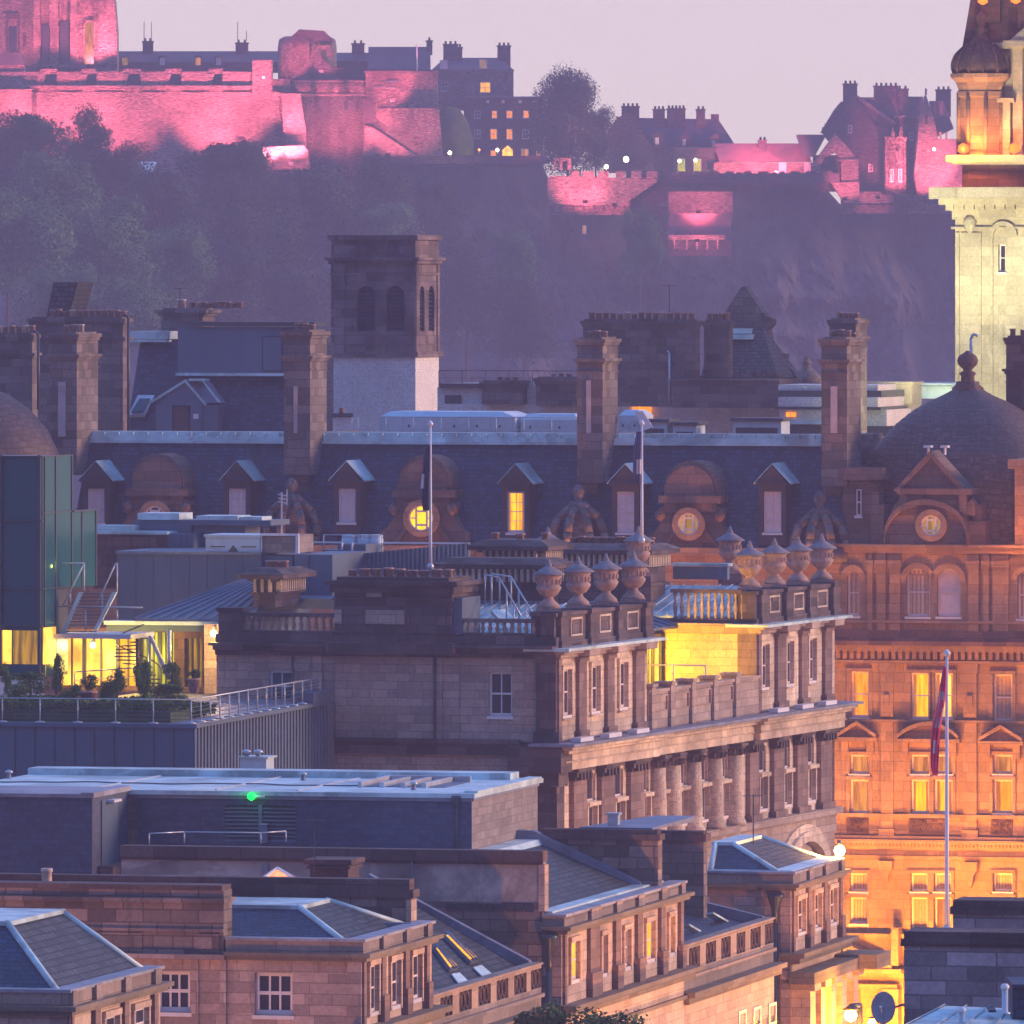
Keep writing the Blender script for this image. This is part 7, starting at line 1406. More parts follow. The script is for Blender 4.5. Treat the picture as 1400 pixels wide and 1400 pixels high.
f.pb(mb, 355, 408, 729, 732, -.02, .12, 300); mb.build('white_frame', 'white', t)
# seamed zinc screen behind block, condensers
Y_ = Fr(560, 346, 15); yf = Y_.front(); t = thing('zinc_screen', 'ribbed grey zinc screen wall behind the long row of pots', 'wall', Y_.L(0, 0, yf.z(560, 810)))
mb = MB(); a0, a1 = yf.a(497), yf.a(640); mb.hexa([yf.m(a0, yf.z(560, 800)), yf.m(a1, yf.z(560, 800)), yf.m(a1, yf.z(560, 800), .3), yf.m(a0, yf.z(560, 800), .3), yf.m(a0, yf.z(560, 757)), yf.m(a1, yf.z(560, 742)), yf.m(a1, yf.z(560, 742), .3), yf.m(a0, yf.z(560, 757), .3)]); mb.build('sheet', 'zinc', t)
mb = MB(); n_ = 24
for i in range(n_): a = a0 + (a1 - a0) * (i + .5) / n_; zt_ = yf.z(560, 757 - 15 * (i + .5) / n_); yf.box(mb, a - .04, a + .04, yf.z(560, 800), zt_, -.06, 0)
mb.build('rib', 'zincseam', t)
mb = MB(); yf.pb(mb, 462, 500, 744, 790, .8, 3, 480); yf.pb(mb, 440, 470, 752, 790, .4, 3, 480); mb.build('dark_housing', 'zinc', zb); mb = MB(); yf.pb(mb, 409, 640, 741, 743, 2.6, 2.8, 480); yf.pb(mb, 466, 468, 742, 782, .6, .7, 480); yf.pb(mb, 480, 482, 742, 782, .6, .7, 480); mb.build('white_rail', 'white', zb)
for i, (x, lb) in enumerate(((477, 'left pale condenser drum beside the ribbed zinc screen'), (497, 'middle pale condenser drum beside the ribbed zinc screen'), (514, 'right pale condenser drum beside the ribbed zinc screen'))):
    c = P(x, 757, 349); t = thing('condenser', lb, 'air conditioner', c, 'pale condenser drums'); mb = MB(); mb.lathe(c, [(.25, 0), (.25, .52), (.22, .54), (.24, .58), (.24, .64), (.1, .66)], 16); mb.build('drum', 'panel', t); mb = MB(); mb.lathe(c, [(.26, .3), (.26, .34)], 16); mb.build('band', 'metal', t)
rail([yf.m(yf.a(418), yf.z(480, 756), 2.2), yf.m(yf.a(498), yf.z(480, 756), 2.2)], .55, 'thin blue-grey rail left of the condenser drums', posts=.7, r=.02)
rail([G.L(gf.a(628), 3.4, zA + 1.2), G.L(gf.a(655), 3.4, zA + 1.1), G.L(gf.a(702), 2.2, zA - .1)], 1.05, 'bright steel stair handrail running down beside the long pot-topped block', posts=.6, r=.03, mids=0)
rail([G.L(gf.a(632), 2.4, zA + 1.2), G.L(gf.a(652), 2.4, zA + 1.1), G.L(gf.a(694), 1.4, zA - .1)], 1.05, 'second bright steel stair handrail nearest the front balustrade', posts=.6, r=.03, mids=0)
mb = MB(); mb.prism([Vector(G.L(gf.a(640), 2.4, zA + 1.1)), Vector(G.L(gf.a(694), 1.4, zA + .1)), Vector(G.L(gf.a(702), 2.2, zA + .1)), Vector(G.L(gf.a(648), 3.4, zA + 1.1))], (0, 0, -.12)); tag(recentre(mb.build('roof_ramp', 'lead')), 'pale metal ramp between the two stair handrails on the big roof', 'stairs')
# ================================================================ foreground terrace of pavilions (the street wall runs at 13 degrees)
def XD(px, th=13): k = (px - 700) / F; return 61.35 / (math.tan(rad(13)) - k)
def pavilion(name, label, px, yp_top, yp_bot, pxr, wins, pils, base=None, ptop_front=None, cat='building', left_px=None, wmat='terr', bot=None, ph_extra=0, fx=.55, wlit=None):
    """pavilion whose street side faces right; corner column px; parapet top/bottom rows at the corner"""
    fr = Fr(px, XD(px), 13); t = thing(name, label, cat, fr.L(-3, 5, GZ)); f = fr.front(); r = fr.right(); D = fr.Y
    zt, zc = Z(yp_top, D), Z(yp_bot, D); VR = r.a(pxr); uL = f.a(left_px)
    hs = []
    for (x0, x1, y0, y1, lit) in wins: a = r.a(x0); hs.append(((a, r.a(x1), r.z(x0, y1), r.z(x0, y0)), lit))
    mb = MB(); r.wall(mb, 0, VR, GZ, zc, [h[0] for h in hs], .32); mb.add([fr.L(0, VR, GZ), fr.L(-6, VR, GZ), fr.L(-6, VR, zc), fr.L(0, VR, zc)], [(0, 1, 2, 3)]); mb.build('side_wall', 'terrface', t)
    for h, lit in hs: sash(r, h, t, lit, 1, 2, .05, .06, .03, th=.3)
    mb = MB()
    for h, lit in hs: mb.cut(); r.box(mb, h[0] - .14, h[0] - .02, h[2] - .1, h[3], -.07, .01); r.box(mb, h[1] + .02, h[1] + .14, h[2] - .1, h[3], -.07, .01); r.box(mb, h[0] - .14, h[1] + .14, h[3] + .01, h[3] + .15, -.09, .01)
    mb.build_each('window_surround', 'terrface', t)
    mb = MB(); zb = Z(base, D) if base else zc - 3
    for x0, x1 in pils:
        mb.cut(); a, b_ = r.a(x0), r.a(x1); r.box(mb, a + .06, b_ - .06, zb, zc - .1, -.10, .01); r.box(mb, a, b_, zb, zb + .65, -.17, .01)
    mb.cut(); r.box(mb, 0.0, .25, zb, zc - .1, -.06, .01)
    mb.build_each('pilaster', 'terrpil', t)
    mb = MB(); E_ = .002
    for z0, z1, d in ((zc - .10, zc + .0, .15), (zc + .0, zc + .10, .26)):
        r.box(mb, -d, VR + d, z0, z1, -d, .3); f.box(mb, uL, -.3, z0 + E_, z1 - E_, -d, .3)
    mb.build('cornice', 'terrmoss', t)
    mb = MB(); r.box(mb, -.04, VR, zc + .10, zt - .07, -.04, .32); f.box(mb, uL, -.32, zc + .10, zt - .072, -.035, .32)
    for x0, x1 in pils: a, b_ = r.a(x0), r.a(x1); r.box(mb, a, b_, zc + .1, zt - .03, -.14, .3)
    mb.build('parapet', 'terrgrey', t)
    mb = MB(); r.box(mb, -.08, VR + .04, zt - .07, zt, -.10, .40); f.box(mb, uL, -.40, zt - .072, zt - .002, -.09, .40); mb.build('parapet_lead', 'leadstone', t)
    if base:
        mb = MB(); 
        for z0, z1, d in ((zb - .14, zb, .46), (zb - .32, zb - .14, .28), (zb - .9, zb - .8, .12)): r.box(mb, -d, VR + d, z0, z1, -d, .3)
        mb.build('main_cornice', 'terrmoss', t)
    return t, fr, zt, zc, VR, uL
M['terrpil'] = masonry('terrace_shaded_pilaster_stone', (.25, .155, .13), .95, .27, .010, .2, .5, gcol=(.35, .3, .33)); M['terrface'] = masonry('terrace_lit_stone', (.62, .44, .33), 1.0, .27, .010, .16, .55, gcol=(.45, .38, .38)); M['terrmoss'] = masonry('mossy_cornice_stone', (.23, .17, .13), 1.6, .3, .01, .2, .6, gcol=(.45, .5, .35)); M['terrgrey'] = masonry('weathered_parapet_stone', (.33, .24, .20), 1.35, .6, .012, .2, .5, gcol=(.5, .5, .45)); M['leadstone'] = plain('lead_coping', (.27, .26, .30), .55, var=.35, scale=1.5)  # by colour: pilasters darkened as if shaded, side walls lightened as if sunlit
def hip(fr, par, r0, z0, r1, z1, slate_shade='slate', slate_sun='slatebrown', cap=True):
    """hipped slate roof: r0/r1 = (u0,u1,v0,v1) rectangles at eaves and top; lead hips, lead flat"""
    a = [fr.L(r0[0], r0[2], z0), fr.L(r0[1], r0[2], z0), fr.L(r0[1], r0[3], z0), fr.L(r0[0], r0[3], z0)]; b_ = [fr.L(r1[0], r1[2], z1), fr.L(r1[1], r1[2], z1), fr.L(r1[1], r1[3], z1), fr.L(r1[0], r1[3], z1)]
    mb = MB(); mb.add([a[0], a[1], b_[1], b_[0]], [(0, 1, 2, 3)]); mb.add([a[2], a[3], b_[3], b_[2]], [(0, 1, 2, 3)]); mb.add([a[0], a[3], b_[3], b_[0]], [(0, 1, 2, 3)]); o = mb.build('roof', slate_shade, par)
    mb = MB(); mb.add([a[1], a[2], b_[2], b_[1]], [(0, 1, 2, 3)]); mb.build('roof_side', slate_sun, par)  # street slope in lighter, greyer slate: sun and shade set by colour
    mb = MB()
    for i, j in ((0, 0), (1, 1), (2, 2)): mb.tube([Vector(a[i]) + Vector((0, 0, .02)), Vector(b_[j]) + Vector((0, 0, .02))], .085, 6)
    fr.box(mb, r1[0] - .1, r1[1] + .1, r1[2] - .1, r1[3] + .1, z1 - .04, z1 + .06); mb.build('lead_hip', 'lead', o)
# --- pavilion A
tA, fA, ztA, zcA, VA, uA = pavilion('corner_pavilion', 'sandstone pavilion with three narrow windows and a lead-edged hipped roof beside the skylit link roof', 495, 1284, 1309, 590,
    [(504, 515, 1321, 1385, 'glass'), (533, 545, 1315, 1376, 'glass'), (562, 574, 1307, 1367, 'glass')], [(517, 524), (549, 556), (578, 583.5)], base=1404, left_px=309)
ff = fA.front(); fz = lambda x, y: ff.z(x, y)
wA = [(ff.a(214), ff.a(260), fz(240, 1384), fz(240, 1328)), (ff.a(348), ff.a(400), fz(374, 1388), fz(374, 1330))]
mb = MB(); ff.wall(mb, ff.a(-40), 0, GZ, zcA, wA, .3); mb.build('front_wall', 'terr', tA)
for h in wA: sash(ff, h, tA, 'glass', 3, 2, .14, .09, .05, fm='sash')
mb = MB(); ff.box(mb, ff.a(302), ff.a(310), GZ, zcA - .1, -.08, .01); ff.box(mb, -.35, -.001, GZ, zcA - .1, -.08, .01); ff.box(mb, ff.a(-40), ff.a(310), zcA - .1, zcA + .02, -.24, .2); ff.box(mb, ff.a(262), ff.a(272), fz(265, 1420), zcA - .1, -.05, .01); mb.build('front_pilaster', 'terr', tA)
zq = Z(1241, 253); qa, qb = fA.top(408, 1241, zq), fA.top(445, 1231.5, zq); hip(fA, tA, (ff.a(314) - 3, -.55, .5, VA - .3), ztA - .15, (ff.a(314) - 3, qa[0], qa[1], qb[1]), zq)
fB = fA.front(5.9); mb = MB(); fB.box(mb, fB.a(480), -.2, GZ, fB.z(560, 1262), 0, .3); mb.build('rear_upstand', 'leaddark', tA)
# raised stone block left of it & long dark parapets behind
t = thing('stone_parapet_block', 'massive dark stone parapet block left of the lead-edged hipped roof', 'wall', fA.L(ff.a(150), 1, zcA)); 
mb = MB(); z0, z1 = zcA + .02, fz(200, 1216); ff.box(mb, ff.a(-40), ff.a(306), z0, z1, -.02, .8); ff.box(mb, ff.a(-40), ff.a(309), z1 - .3, z1 - .2, -.16, .9); ff.box(mb, ff.a(-40), ff.a(306), z0 + .55, z0 + .62, -.1, .8); ff.box(mb, ff.a(40), ff.a(195), z0 + .05, z0 + .5, -.06, 0); ff.box(mb, ff.a(272), ff.a(300), z0 + .05, z0 + .5, -.07, 0); mb.build('block', 'rubble', t)
mb = MB(); ff.box(mb, ff.a(-40), ff.a(304), z1, z1 + .12, -.05, .85); mb.build('coping', 'terrdark', t)
fC = fA.front(7.0); cz_ = lambda x, y: fC.z(x, y); t = thing('long_parapet_wall', 'long dark weathered stone wall running behind the hipped roof and the parapet block', 'wall', fA.L(fC.a(280), 7.5, zcA))
mb = MB(); fC.box(mb, fC.a(-60), fC.a(562), GZ, cz_(300, 1224), 0, .5); mb.build('wall', 'rubble', t); mb = MB(); fC.box(mb, fC.a(-60), fC.a(566), cz_(300, 1224), cz_(300, 1213), -.08, .6); fC.box(mb, fC.a(-60), fC.a(560), cz_(300, 1213), cz_(300, 1199), -.02, .5); mb.build('coping', 'terrdark', t)
mb = MB(); fC.box(mb, fC.a(556), fC.a(563), cz_(300, 1270), cz_(300, 1226), -.06, .52); mb.build('pale_corner', 'terrface', t)
def bigpot(px, y0, y1, D, label, r=.13):
    c = P(px, y1, D); h_ = (y1 - y0) * D / F; mb = MB(); mb.lathe(c, [(r * 1.15, 0), (r * 1.0, h_ * .1), (r * .88, h_ * .8), (r * 1.1, h_ * .84), (r * 1.1, h_ * .93), (r, h_), (r * .7, h_), (r * .7, h_ * .8)], 14); return tag(recentre(mb.build('chimney_pot', 'potpale')), label, 'chimney pot')
bigpot(64, 1187, 1217, 252.6, 'single buff chimney pot standing on the long dark wall at lower left', .135)
t = thing('glass_lantern', 'small orange lit pyramid roof lantern peeking over the long dark wall', 'skylight', P(381, 1200, 264)); mb = MB(); c = [P(357, 1204, 264), P(406, 1204, 264), P(406, 1201, 267), P(357, 1201, 267)]; ap = P(379, 1187, 265.5); mb.add(c + [ap], [(0, 1, 4), (1, 2, 4), (2, 3, 4), (3, 0, 4)]); mb.build('glass', 'litamber', t)
mb = MB(); [mb.tube([q, ap], .04, 5) for q in c]; mb.build('frame', 'white', t)
t = thing('low_chimney', 'squat moulded stone chimney just behind the long dark wall near its right end', 'chimney', P(450, 1203, 266)); fD = Fr(476, 266, 13); f = fD.front(); mb = MB(); fD.box(mb, f.a(424), 0, 0, 1.2, f.z(450, 1212), f.z(450, 1182)); fD.box(mb, f.a(420), .06, -.08, 1.28, f.z(450, 1188), f.z(450, 1184)); fD.box(mb, f.a(417), .12, -.14, 1.34, f.z(450, 1182), f.z(450, 1175)); mb.build('stack', 'terrdark', t)
# --- pavilion L (lower left)
tL, fL_, ztL, zcL, VL, uL_ = pavilion('corner_pavilion', 'sandstone pavilion with a big slate hipped roof in front of the stone parapet block', 92, 1353, 1382, 219,
    [(142, 160, 1392, 1430, 'glass'), (182, 200, 1381, 1425, 'glass')], [(92, 97), (124, 133), (164, 172), (205, 212)], left_px=-60)
f = fL_.front(); mb = MB(); f.wall(mb, f.a(-60), 0, GZ, zcL); mb.build('front_wall', 'terr', tL)
zr = Z(1243, 229.5); u0, v0 = fL_.top(-20, 1264, zr); u1, v1 = fL_.top(10, 1263, zr)
zr = Z(1263, 227); qa, qb = fL_.top(10, 1263, zr), fL_.top(55, 1246, zr); hip(fL_, tL, (f.a(-60) - 2, -.3, .3, VL - .4), ztL - .1, (f.a(-60) - 2, qa[0], qa[1], qb[1]), zr)
# --- link 1 : pavilion A -> B, street slope with skylights
def link(label, fr, v0, v1, uR, zR, uE, zE_, bal, panels, par_name='link_building', slateM='slatebrown', skew=True, zbase=None):
    t = thing(par_name, label, 'building', fr.L(-4, (v0 + v1) / 2, GZ)); mb = MB()
    mb.hexa([fr.L(uR - 4, v0, zE_ - 3), fr.L(uE, v0, zE_ - 3), fr.L(uE, v1, zE_ - 3), fr.L(uR - 4, v1, zE_ - 3), fr.L(uR, v0, zR), fr.L(uE, v0, zE_), fr.L(uE, v1, zE_), fr.L(uR, v1, zR)]); mb.build('roof', slateM, t)
    zb0, zb1 = bal; r = fr.right(-.1); mb = MB(); hs = [(r.a(x0), r.a(x1), zb0 + .14, zb1 - .10) for x0, x1 in panels]; r.wall(mb, v0, v1, GZ, zb1, hs, .22); r.box(mb, v0, v1, zb1, zb1 + .05, -.06, .3); r.box(mb, v0, v1, zb0 - .1, zb0, -.10, .01)
    mb.build('street_wall', 'terrgrey', t)
    mb = MB()
    for h in hs:
        mb.cut(); r.box(mb, h[0], h[1], h[2], h[3], .16, .2); n_ = 3; w_ = (h[1] - h[0]) / n_
        for i in range(n_):
            c0, z0 = h[0] + w_ * (i + .5), (h[2] + h[3]) / 2; mb.tube([r.m(c0 + w_ * .42 * math.cos(a_), z0 + (h[3] - h[2]) * .45 * math.sin(a_), .08) for a_ in [k_ * math.pi / 5 for k_ in range(11)]], .035, 5)
    mb.build_each('fretwork', 'terrdark', t)
    if zbase:
        mb = MB()
        for z0, z1, d in ((zbase - .14, zbase, .42), (zbase - .34, zbase - .14, .26)): r.box(mb, v0, v1, z0, z1, -d, .3)
        mb.build('main_cornice', 'terrmoss', t)
        mb = MB(); r.box(mb, v0, v1, zbase - .35 - 1.2, zbase - .35, -.02, .02); mb.build('pale_frieze', 'terrface', t)  # frieze in the sunlit copy of the terrace stone
    return t
vB = fA.right().a(745); rA = fA.right(-.1)
zbt = rA.z(660, 1342); t1 = link('link roof with two yellow lit skylights between the two lower pavilions', fA, VA, vB, -4.6, Z(1212, 267), -.45, zbt - .15, (rA.z(660, 1382), zbt), [(602, 619), (628, 645), (654, 671), (679, 695), (703, 720), (726, 740)], zbase=rA.z(660, 1402))
def slope_pt(px, py):   # intersect the ray with the link-roof plane
    a = Vector(fA.L(-4.6, 0, Z(1212, 267))); b_ = Vector(fA.L(-.45, 0, zbt - .15)); d = Vector((fA.s, fA.c, 0)); n = (b_ - a).cross(d); ray = Vector(((px - 700) / F, 1, -(py - HZ) / F)); o_ = Vector((0, 0, CZ)); return o_ + ray * ((a - o_).dot(n) / ray.dot(n)), n.normalized()
for k_, q in enumerate((((591, 1300), (596, 1298), (624, 1328), (613, 1330)), ((604, 1282), (611, 1280), (652, 1317), (641, 1320)))):
    P_ = [slope_pt(*p)[0] for p in q]; nn = slope_pt(600, 1300)[1]; nn = nn if nn.z > 0 else -nn; mb = MB(); mb.prism([p + nn * .02 for p in P_], nn * .10); s_ = mb.build('skylight', 'leaddark', t1); mb = MB()
    c_ = sum(P_, Vector()) / 4; mb.prism([c_ + (p - c_) * .86 + nn * .121 for p in P_], nn * .02); mb.build('pane', 'lityellow', s_); mb = MB()
    for t_ in (.33, .66): mb.tube([P_[0].lerp(P_[1], t_) + nn * .15, P_[3].lerp(P_[2], t_) + nn * .15], .035, 5)
    mb.build('glazing_bar', 'leaddark', s_); mb = MB(); e = (P_[2] - P_[3]); mb.prism([P_[3] + nn * .03 + (P_[3] - P_[0]).normalized() * .25, P_[2] + nn * .03 + (P_[3] - P_[0]).normalized() * .25, P_[2] + nn * .03 + (P_[3] - P_[0]).normalized() * 1.1 + e * .3, P_[3] + nn * .03 + (P_[3] - P_[0]).normalized() * 1.1], nn * .03); mb.build('lead_apron', 'lead', s_)
# --- pavilion B
tB, fBv, ztB, zcB, VB, uB = pavilion('corner_pavilion', 'sandstone pavilion with three yellow lit windows of its five', 770, 1250, 1272, 935,
    [(779, 790, 1289, 1341, 'lityellow'), (821, 828, 1280, 1332, 'glass'), (852, 860, 1272, 1323, 'glass'), (882, 893, 1262, 1313, 'lityellow'), (913, 920, 1254, 1304, 'lityellow')], [(802, 816), (837, 845), (867, 875), (899, 906), (926, 931)], base=1374, left_px=742)
f0 = fBv.front(); rB = fBv.right()
mb = MB(); f0.wall(mb, f0.a(742), 0, GZ, zcB); f0.box(mb, f0.a(750), -.02, GZ, zcB - .1, -.12, .01); mb.build('front_wall', 'terr', tB)
mb = MB(); c = Vector(f0.m(f0.a(753), f0.z(753, 1280), -.22)); mb.lathe(c, [(.08, -.9), (.09, -.4), (.24, -.05), (.26, .05)], 8); mb.tube([c + Vector((0, 0, -.8)), c + Vector((0, 0, -8))], .08, 6); mb.build('rainwater_head', 'frame', tB)
zrB = Z(1168, 278); uR = fBv.top(787, 1163, zrB)[0]
mb = MB(); uRr = -3.6; mb.hexa([fBv.L(-8, .3, zcB), fBv.L(-.5, .3, zcB), fBv.L(-.5, VB * .80, zcB), fBv.L(-8, VB * .80, zcB), fBv.L(uRr, .3, zrB), fBv.L(-.5, .3, ztB - .08), fBv.L(-.5, VB * .80, ztB - .08), fBv.L(uRr, VB * .80, zrB)]); roB = mb.build('roof', 'slatebrown', tB)
mb = MB(); mb.hexa([fBv.L(uRr - 3.5, .3, zrB - .1), fBv.L(uRr + .25, .3, zrB - .1), fBv.L(uRr + .25, VB * .80, zrB - .1), fBv.L(uRr - 3.5, VB * .80, zrB - .1), fBv.L(uRr - 3.5, .3, zrB + .05), fBv.L(uRr + .15, .3, zrB + .05), fBv.L(uRr + .15, VB * .80, zrB + .05), fBv.L(uRr - 3.5, VB * .80, zrB + .05)]); mb.build('lead_flat', 'lead', roB)
mb = MB(); ve = VB * .80; mb.prism([fBv.L(uRr - .6, ve, zrB + .3), fBv.L(uRr, ve, zrB + .28), fBv.L(-.6, ve, ztB + .12), fBv.L(-.4, ve, ztB - .4), fBv.L(uRr - .6, ve, zrB - 1)], Vector(fBv.L(0, .35, 0)) - Vector(fBv.L(0, 0, 0))); mb.build('skew', 'leaddark', roB)
mb = MB(); rB.box(mb, .3, VB - 1, ztB - .03, ztB + .05, .36, .95); mb.build('gutter_lead', 'lead', tB)
# gable wall + skew between link 1 and B
t = thing('gable_wall', 'broad rendered gable wall with dark coping crossing the lower middle', 'wall', fBv.L(f0.a(450), .5, GZ)); fz2 = lambda x, y: f0.z(x, y); uu = f0.a(742)
mb = MB(); f0.box(mb, f0.a(165), uu - .001, fz2(700, 1234), fz2(700, 1178), .06, .4); mb.build('rendered_wall', 'render', t); mb = MB(); f0.box(mb, f0.a(165), uu + .02, fz2(700, 1178), fz2(700, 1163), -.08, .5); f0.box(mb, f0.a(165), uu - .02, fz2(700, 1182), fz2(700, 1178), .0, .45); mb.build('coping', 'terrdark', t)
mb = MB(); f0.box(mb, f0.a(165), uu - .02, GZ, fz2(700, 1234), .03, .42); mb.build('stone_base', 'rubble', t); mb = MB(); f0.box(mb, f0.a(744) - .15, f0.a(744) + .02, fz2(742, 1246), fz2(742, 1182), -.03, .43); mb.build('pale_corner', 'terrface', t)
mb = MB()
for i in range(9): u = f0.a(610 + i * 13.5); f0.box(mb, u, u + .23, fz2(700, 1246), fz2(700, 1236), -.01, .1)
mb.build('slate_band', 'frame', t); mb = MB(); f0.box(mb, f0.a(361) - .05, f0.a(361) + .12, fz2(600, 1236), fz2(600, 1184), -.04, .1); mb.tube([f0.m(f0.a(563), fz2(560, 1178), -.02), f0.m(f0.a(563), fz2(560, 1240), -.02)], .04, 5); mb.build('downpipe', 'leaddark', t)
# skew of link 1 against that wall
a = Vector(fA.L(-4.7, vB - .35, Z(1205, 267))); b_ = Vector(fA.L(-.35, vB - .35, zbt + .1)); mb = MB(); mb.prism([a, b_, b_ - Vector((0, 0, .35)), a - Vector((0, 0, .35))], Vector((fA.s, fA.c, 0)) * .3); mb.build('skew', 'leaddark', t1)
# --- chimney wall C1/C2 right of B roof
vC = rB.a(1062)
fE = fBv.front(VB * .82); ezz = lambda x, y: fE.z(x, y); t = thing('chimney_wall', 'dark long stone chimney wall with a flat lead cap above the plain slate roof at lower centre', 'wall', fBv.L(-2, VB * .82 + .5, zcB))
mb = MB(); fE.box(mb, fE.a(741), fE.a(899), zcB, ezz(820, 1148), 0, .5); fE.box(mb, fE.a(896), fE.a(900), zcB, ezz(820, 1146), -.03, .52); mb.build('wall', 'rubble', t); mb = MB(); fE.box(mb, fE.a(738), fE.a(903), ezz(820, 1148), ezz(820, 1140), -.10, .6); fE.box(mb, fE.a(741), fE.a(899), ezz(820, 1140), ezz(820, 1134), -.02, .5); mb.build('coping', 'terrdark', t)
mb = MB(); z0, z1 = ezz(820, 1134), ezz(820, 1126); mb.hexa([fBv.L(fE.a(790), VB * .82 + .2, z0), fBv.L(fE.a(890), VB * .82 + .2, z0), fBv.L(fE.a(905), VB * .82 + 4.5, z0), fBv.L(fE.a(850), VB * .82 + 4.5, z0), fBv.L(fE.a(790), VB * .82 + .2, z0 + .05), fBv.L(fE.a(890), VB * .82 + .2, z0 + .05), fBv.L(fE.a(905), VB * .82 + 4.5, z1), fBv.L(fE.a(850), VB * .82 + 4.5, z1)]); mb.build('lead_cap', 'leaddark', t); mb = MB(); fE.box(mb, fE.a(820), fE.a(834), z0, ezz(820, 1117), 1, 1.3); fE.box(mb, fE.a(818), fE.a(836), ezz(820, 1117), ezz(820, 1114), .95, 1.35); mb.build('vent', 'metal', t)
fE2 = fBv.front(vC - 2.2); t = thing('chimney_wall', 'shorter dark stone chimney wall left of the small rightmost hipped roof', 'wall', fBv.L(1, VB * 1.02, zcB)); mb = MB(); fE2.box(mb, fE2.a(880), fE2.a(962), GZ, fE2.z(930, 1150), 0, .5); mb.build('wall', 'rubble', t); mb = MB(); fE2.box(mb, fE2.a(880), fE2.a(966), fE2.z(930, 1150), fE2.z(930, 1140), -.1, .6); fE2.box(mb, fE2.a(880), fE2.a(962), fE2.z(930, 1140), fE2.z(930, 1136), -.03, .5); mb.build('coping', 'terrdark', t); 
# --- link 2
vC = rB.a(1062); rB1 = fBv.right(-.1); zb2 = rB1.z(1000, 1274)
t2 = link('link roof with plain slates and a fretwork parapet between the centre and right pavilions', fBv, VB, vC, -4.2, Z(1222, 300), -.45, zb2 - .15, (rB1.z(1000, 1314), zb2), [(942, 957), (965, 979), (986, 999), (1007, 1019), (1026, 1040), (1046, 1058)], zbase=rB1.z(1000, 1334), slateM='slate')
a = Vector(fBv.L(-4.4, vC - .6, Z(1212, 298))); b_ = Vector(fBv.L(-.3, vC - .6, zb2 + .1)); mb = MB(); mb.prism([a, b_, b_ - Vector((0, 0, .35)), a - Vector((0, 0, .35))], Vector((fBv.s, fBv.c, 0)) * .3); mb.build('skew', 'leaddark', t2)
mb = MB(); d = Vector((fBv.s, fBv.c, 0)); a = Vector(fBv.L(-2.4, VB + 3, 0)); q_ = [P(935, 1272, 292), P(942, 1270, 292), P(959, 1280, 294), P(950, 1283, 294)]; mb.prism([p + Vector((0, 0, .1)) for p in q_], (0, 0, .06)); mb.cut(); mb.prism([p + Vector((0, 0, .1)) for p in (P(965, 1256, 296), P(975, 1254, 296), P(996, 1266, 298), P(984, 1268, 298))], (0, 0, .06)); mb.build_each('roof_light', 'lead', t2)
# --- pavilion C (right)
tC, fCv, ztC, zcC, VC, uC = pavilion('corner_pavilion', 'small hipped-roof sandstone pavilion with three windows beside the bright street lamp', 1083, 1192, 1213, 1150,
    [(1089, 1099, 1231, 1276, 'glass'), (1112, 1121, 1223, 1270, 'glass'), (1133, 1142, 1216, 1263, 'glass')], [(1101, 1106), (1123, 1128), (1145, 1149)], base=1302, left_px=964)
g0 = fCv.front(); gzz = lambda x, y: g0.z(x, y); mb = MB(); g0.wall(mb, g0.a(964), 0, GZ, zcC); g0.box(mb, g0.a(1068), -.02, GZ, zcC - .1, -.12, .01); mb.build('front_wall', 'terr', tC)
mb = MB(); c = Vector(g0.m(g0.a(1062), gzz(1062, 1225), -.2)); mb.lathe(c, [(.08, -.8), (.10, -.4), (.24, -.02), (.26, .05)], 8); mb.tube([c + Vector((0, 0, -.7)), c + Vector((0, 0, -8))], .08, 6); mb.build('rainwater_head', 'frame', tC)
zq = Z(1154, 304); qa, qb = fCv.top(1001, 1154, zq), fCv.top(1024, 1144, zq); ql = fCv.top(970, 1156, zq); hip(fCv, tC, (g0.a(968), -.5, .35, VC - .2), ztC - .06, (ql[0], qa[0], qa[1], qb[1]), zq)
mb = MB(); fCv.box(mb, g0.a(968), -.05, .36, VC, ztC - .1, ztC + .015); mb.build('gutter_lead', 'lead', tC)
# lower street facade elements under pavilion C
rC = fCv.right(); mb = MB()
for x0, x1 in ((1083, 1090), (1098, 1104), (1112, 1118), (1127, 1133), (1143, 1149)): a, b_ = rC.a(x0), rC.a(x1); rC.box(mb, a, b_, GZ, rC.z(1090, 1352), -.55, .01); rC.box(mb, a - .1, b_ + .1, rC.z(1090, 1352), rC.z(1090, 1342), -.7, .01)
mb.build('street_column', 'terrface', tC); mb = MB(); rC.box(mb, -.4, VC + .5, rC.z(1090, 1342), rC.z(1090, 1326), -.75, .01); rC.box(mb, VC - 1, VC + 1.2, rC.z(1090, 1342), rC.z(1090, 1322), -1.3, .01); mb.build('street_entablature', 'terrmoss', tC)
mb = MB()
for x in range(1093, 1150, 15): a = rC.a(x); rC.box(mb, a - .3, a + .5, rC.z(1090, 1480), rC.z(1090, 1362), -.02, .01)
mb.build('lit_shopfront', 'litamber', tC)
# small windows low on link 2 facade
for x in (1008, 1028, 1049): a = rB1.a(x); h = (a, rB1.a(x + 9) + .1, rB1.z(x, 1430), rB1.z(x, 1383 - (x - 1008) * .25)); sash(Face(fBv, 'right', -.06), h, t2, 'glass', 1, 2, -.02, .08, .03)
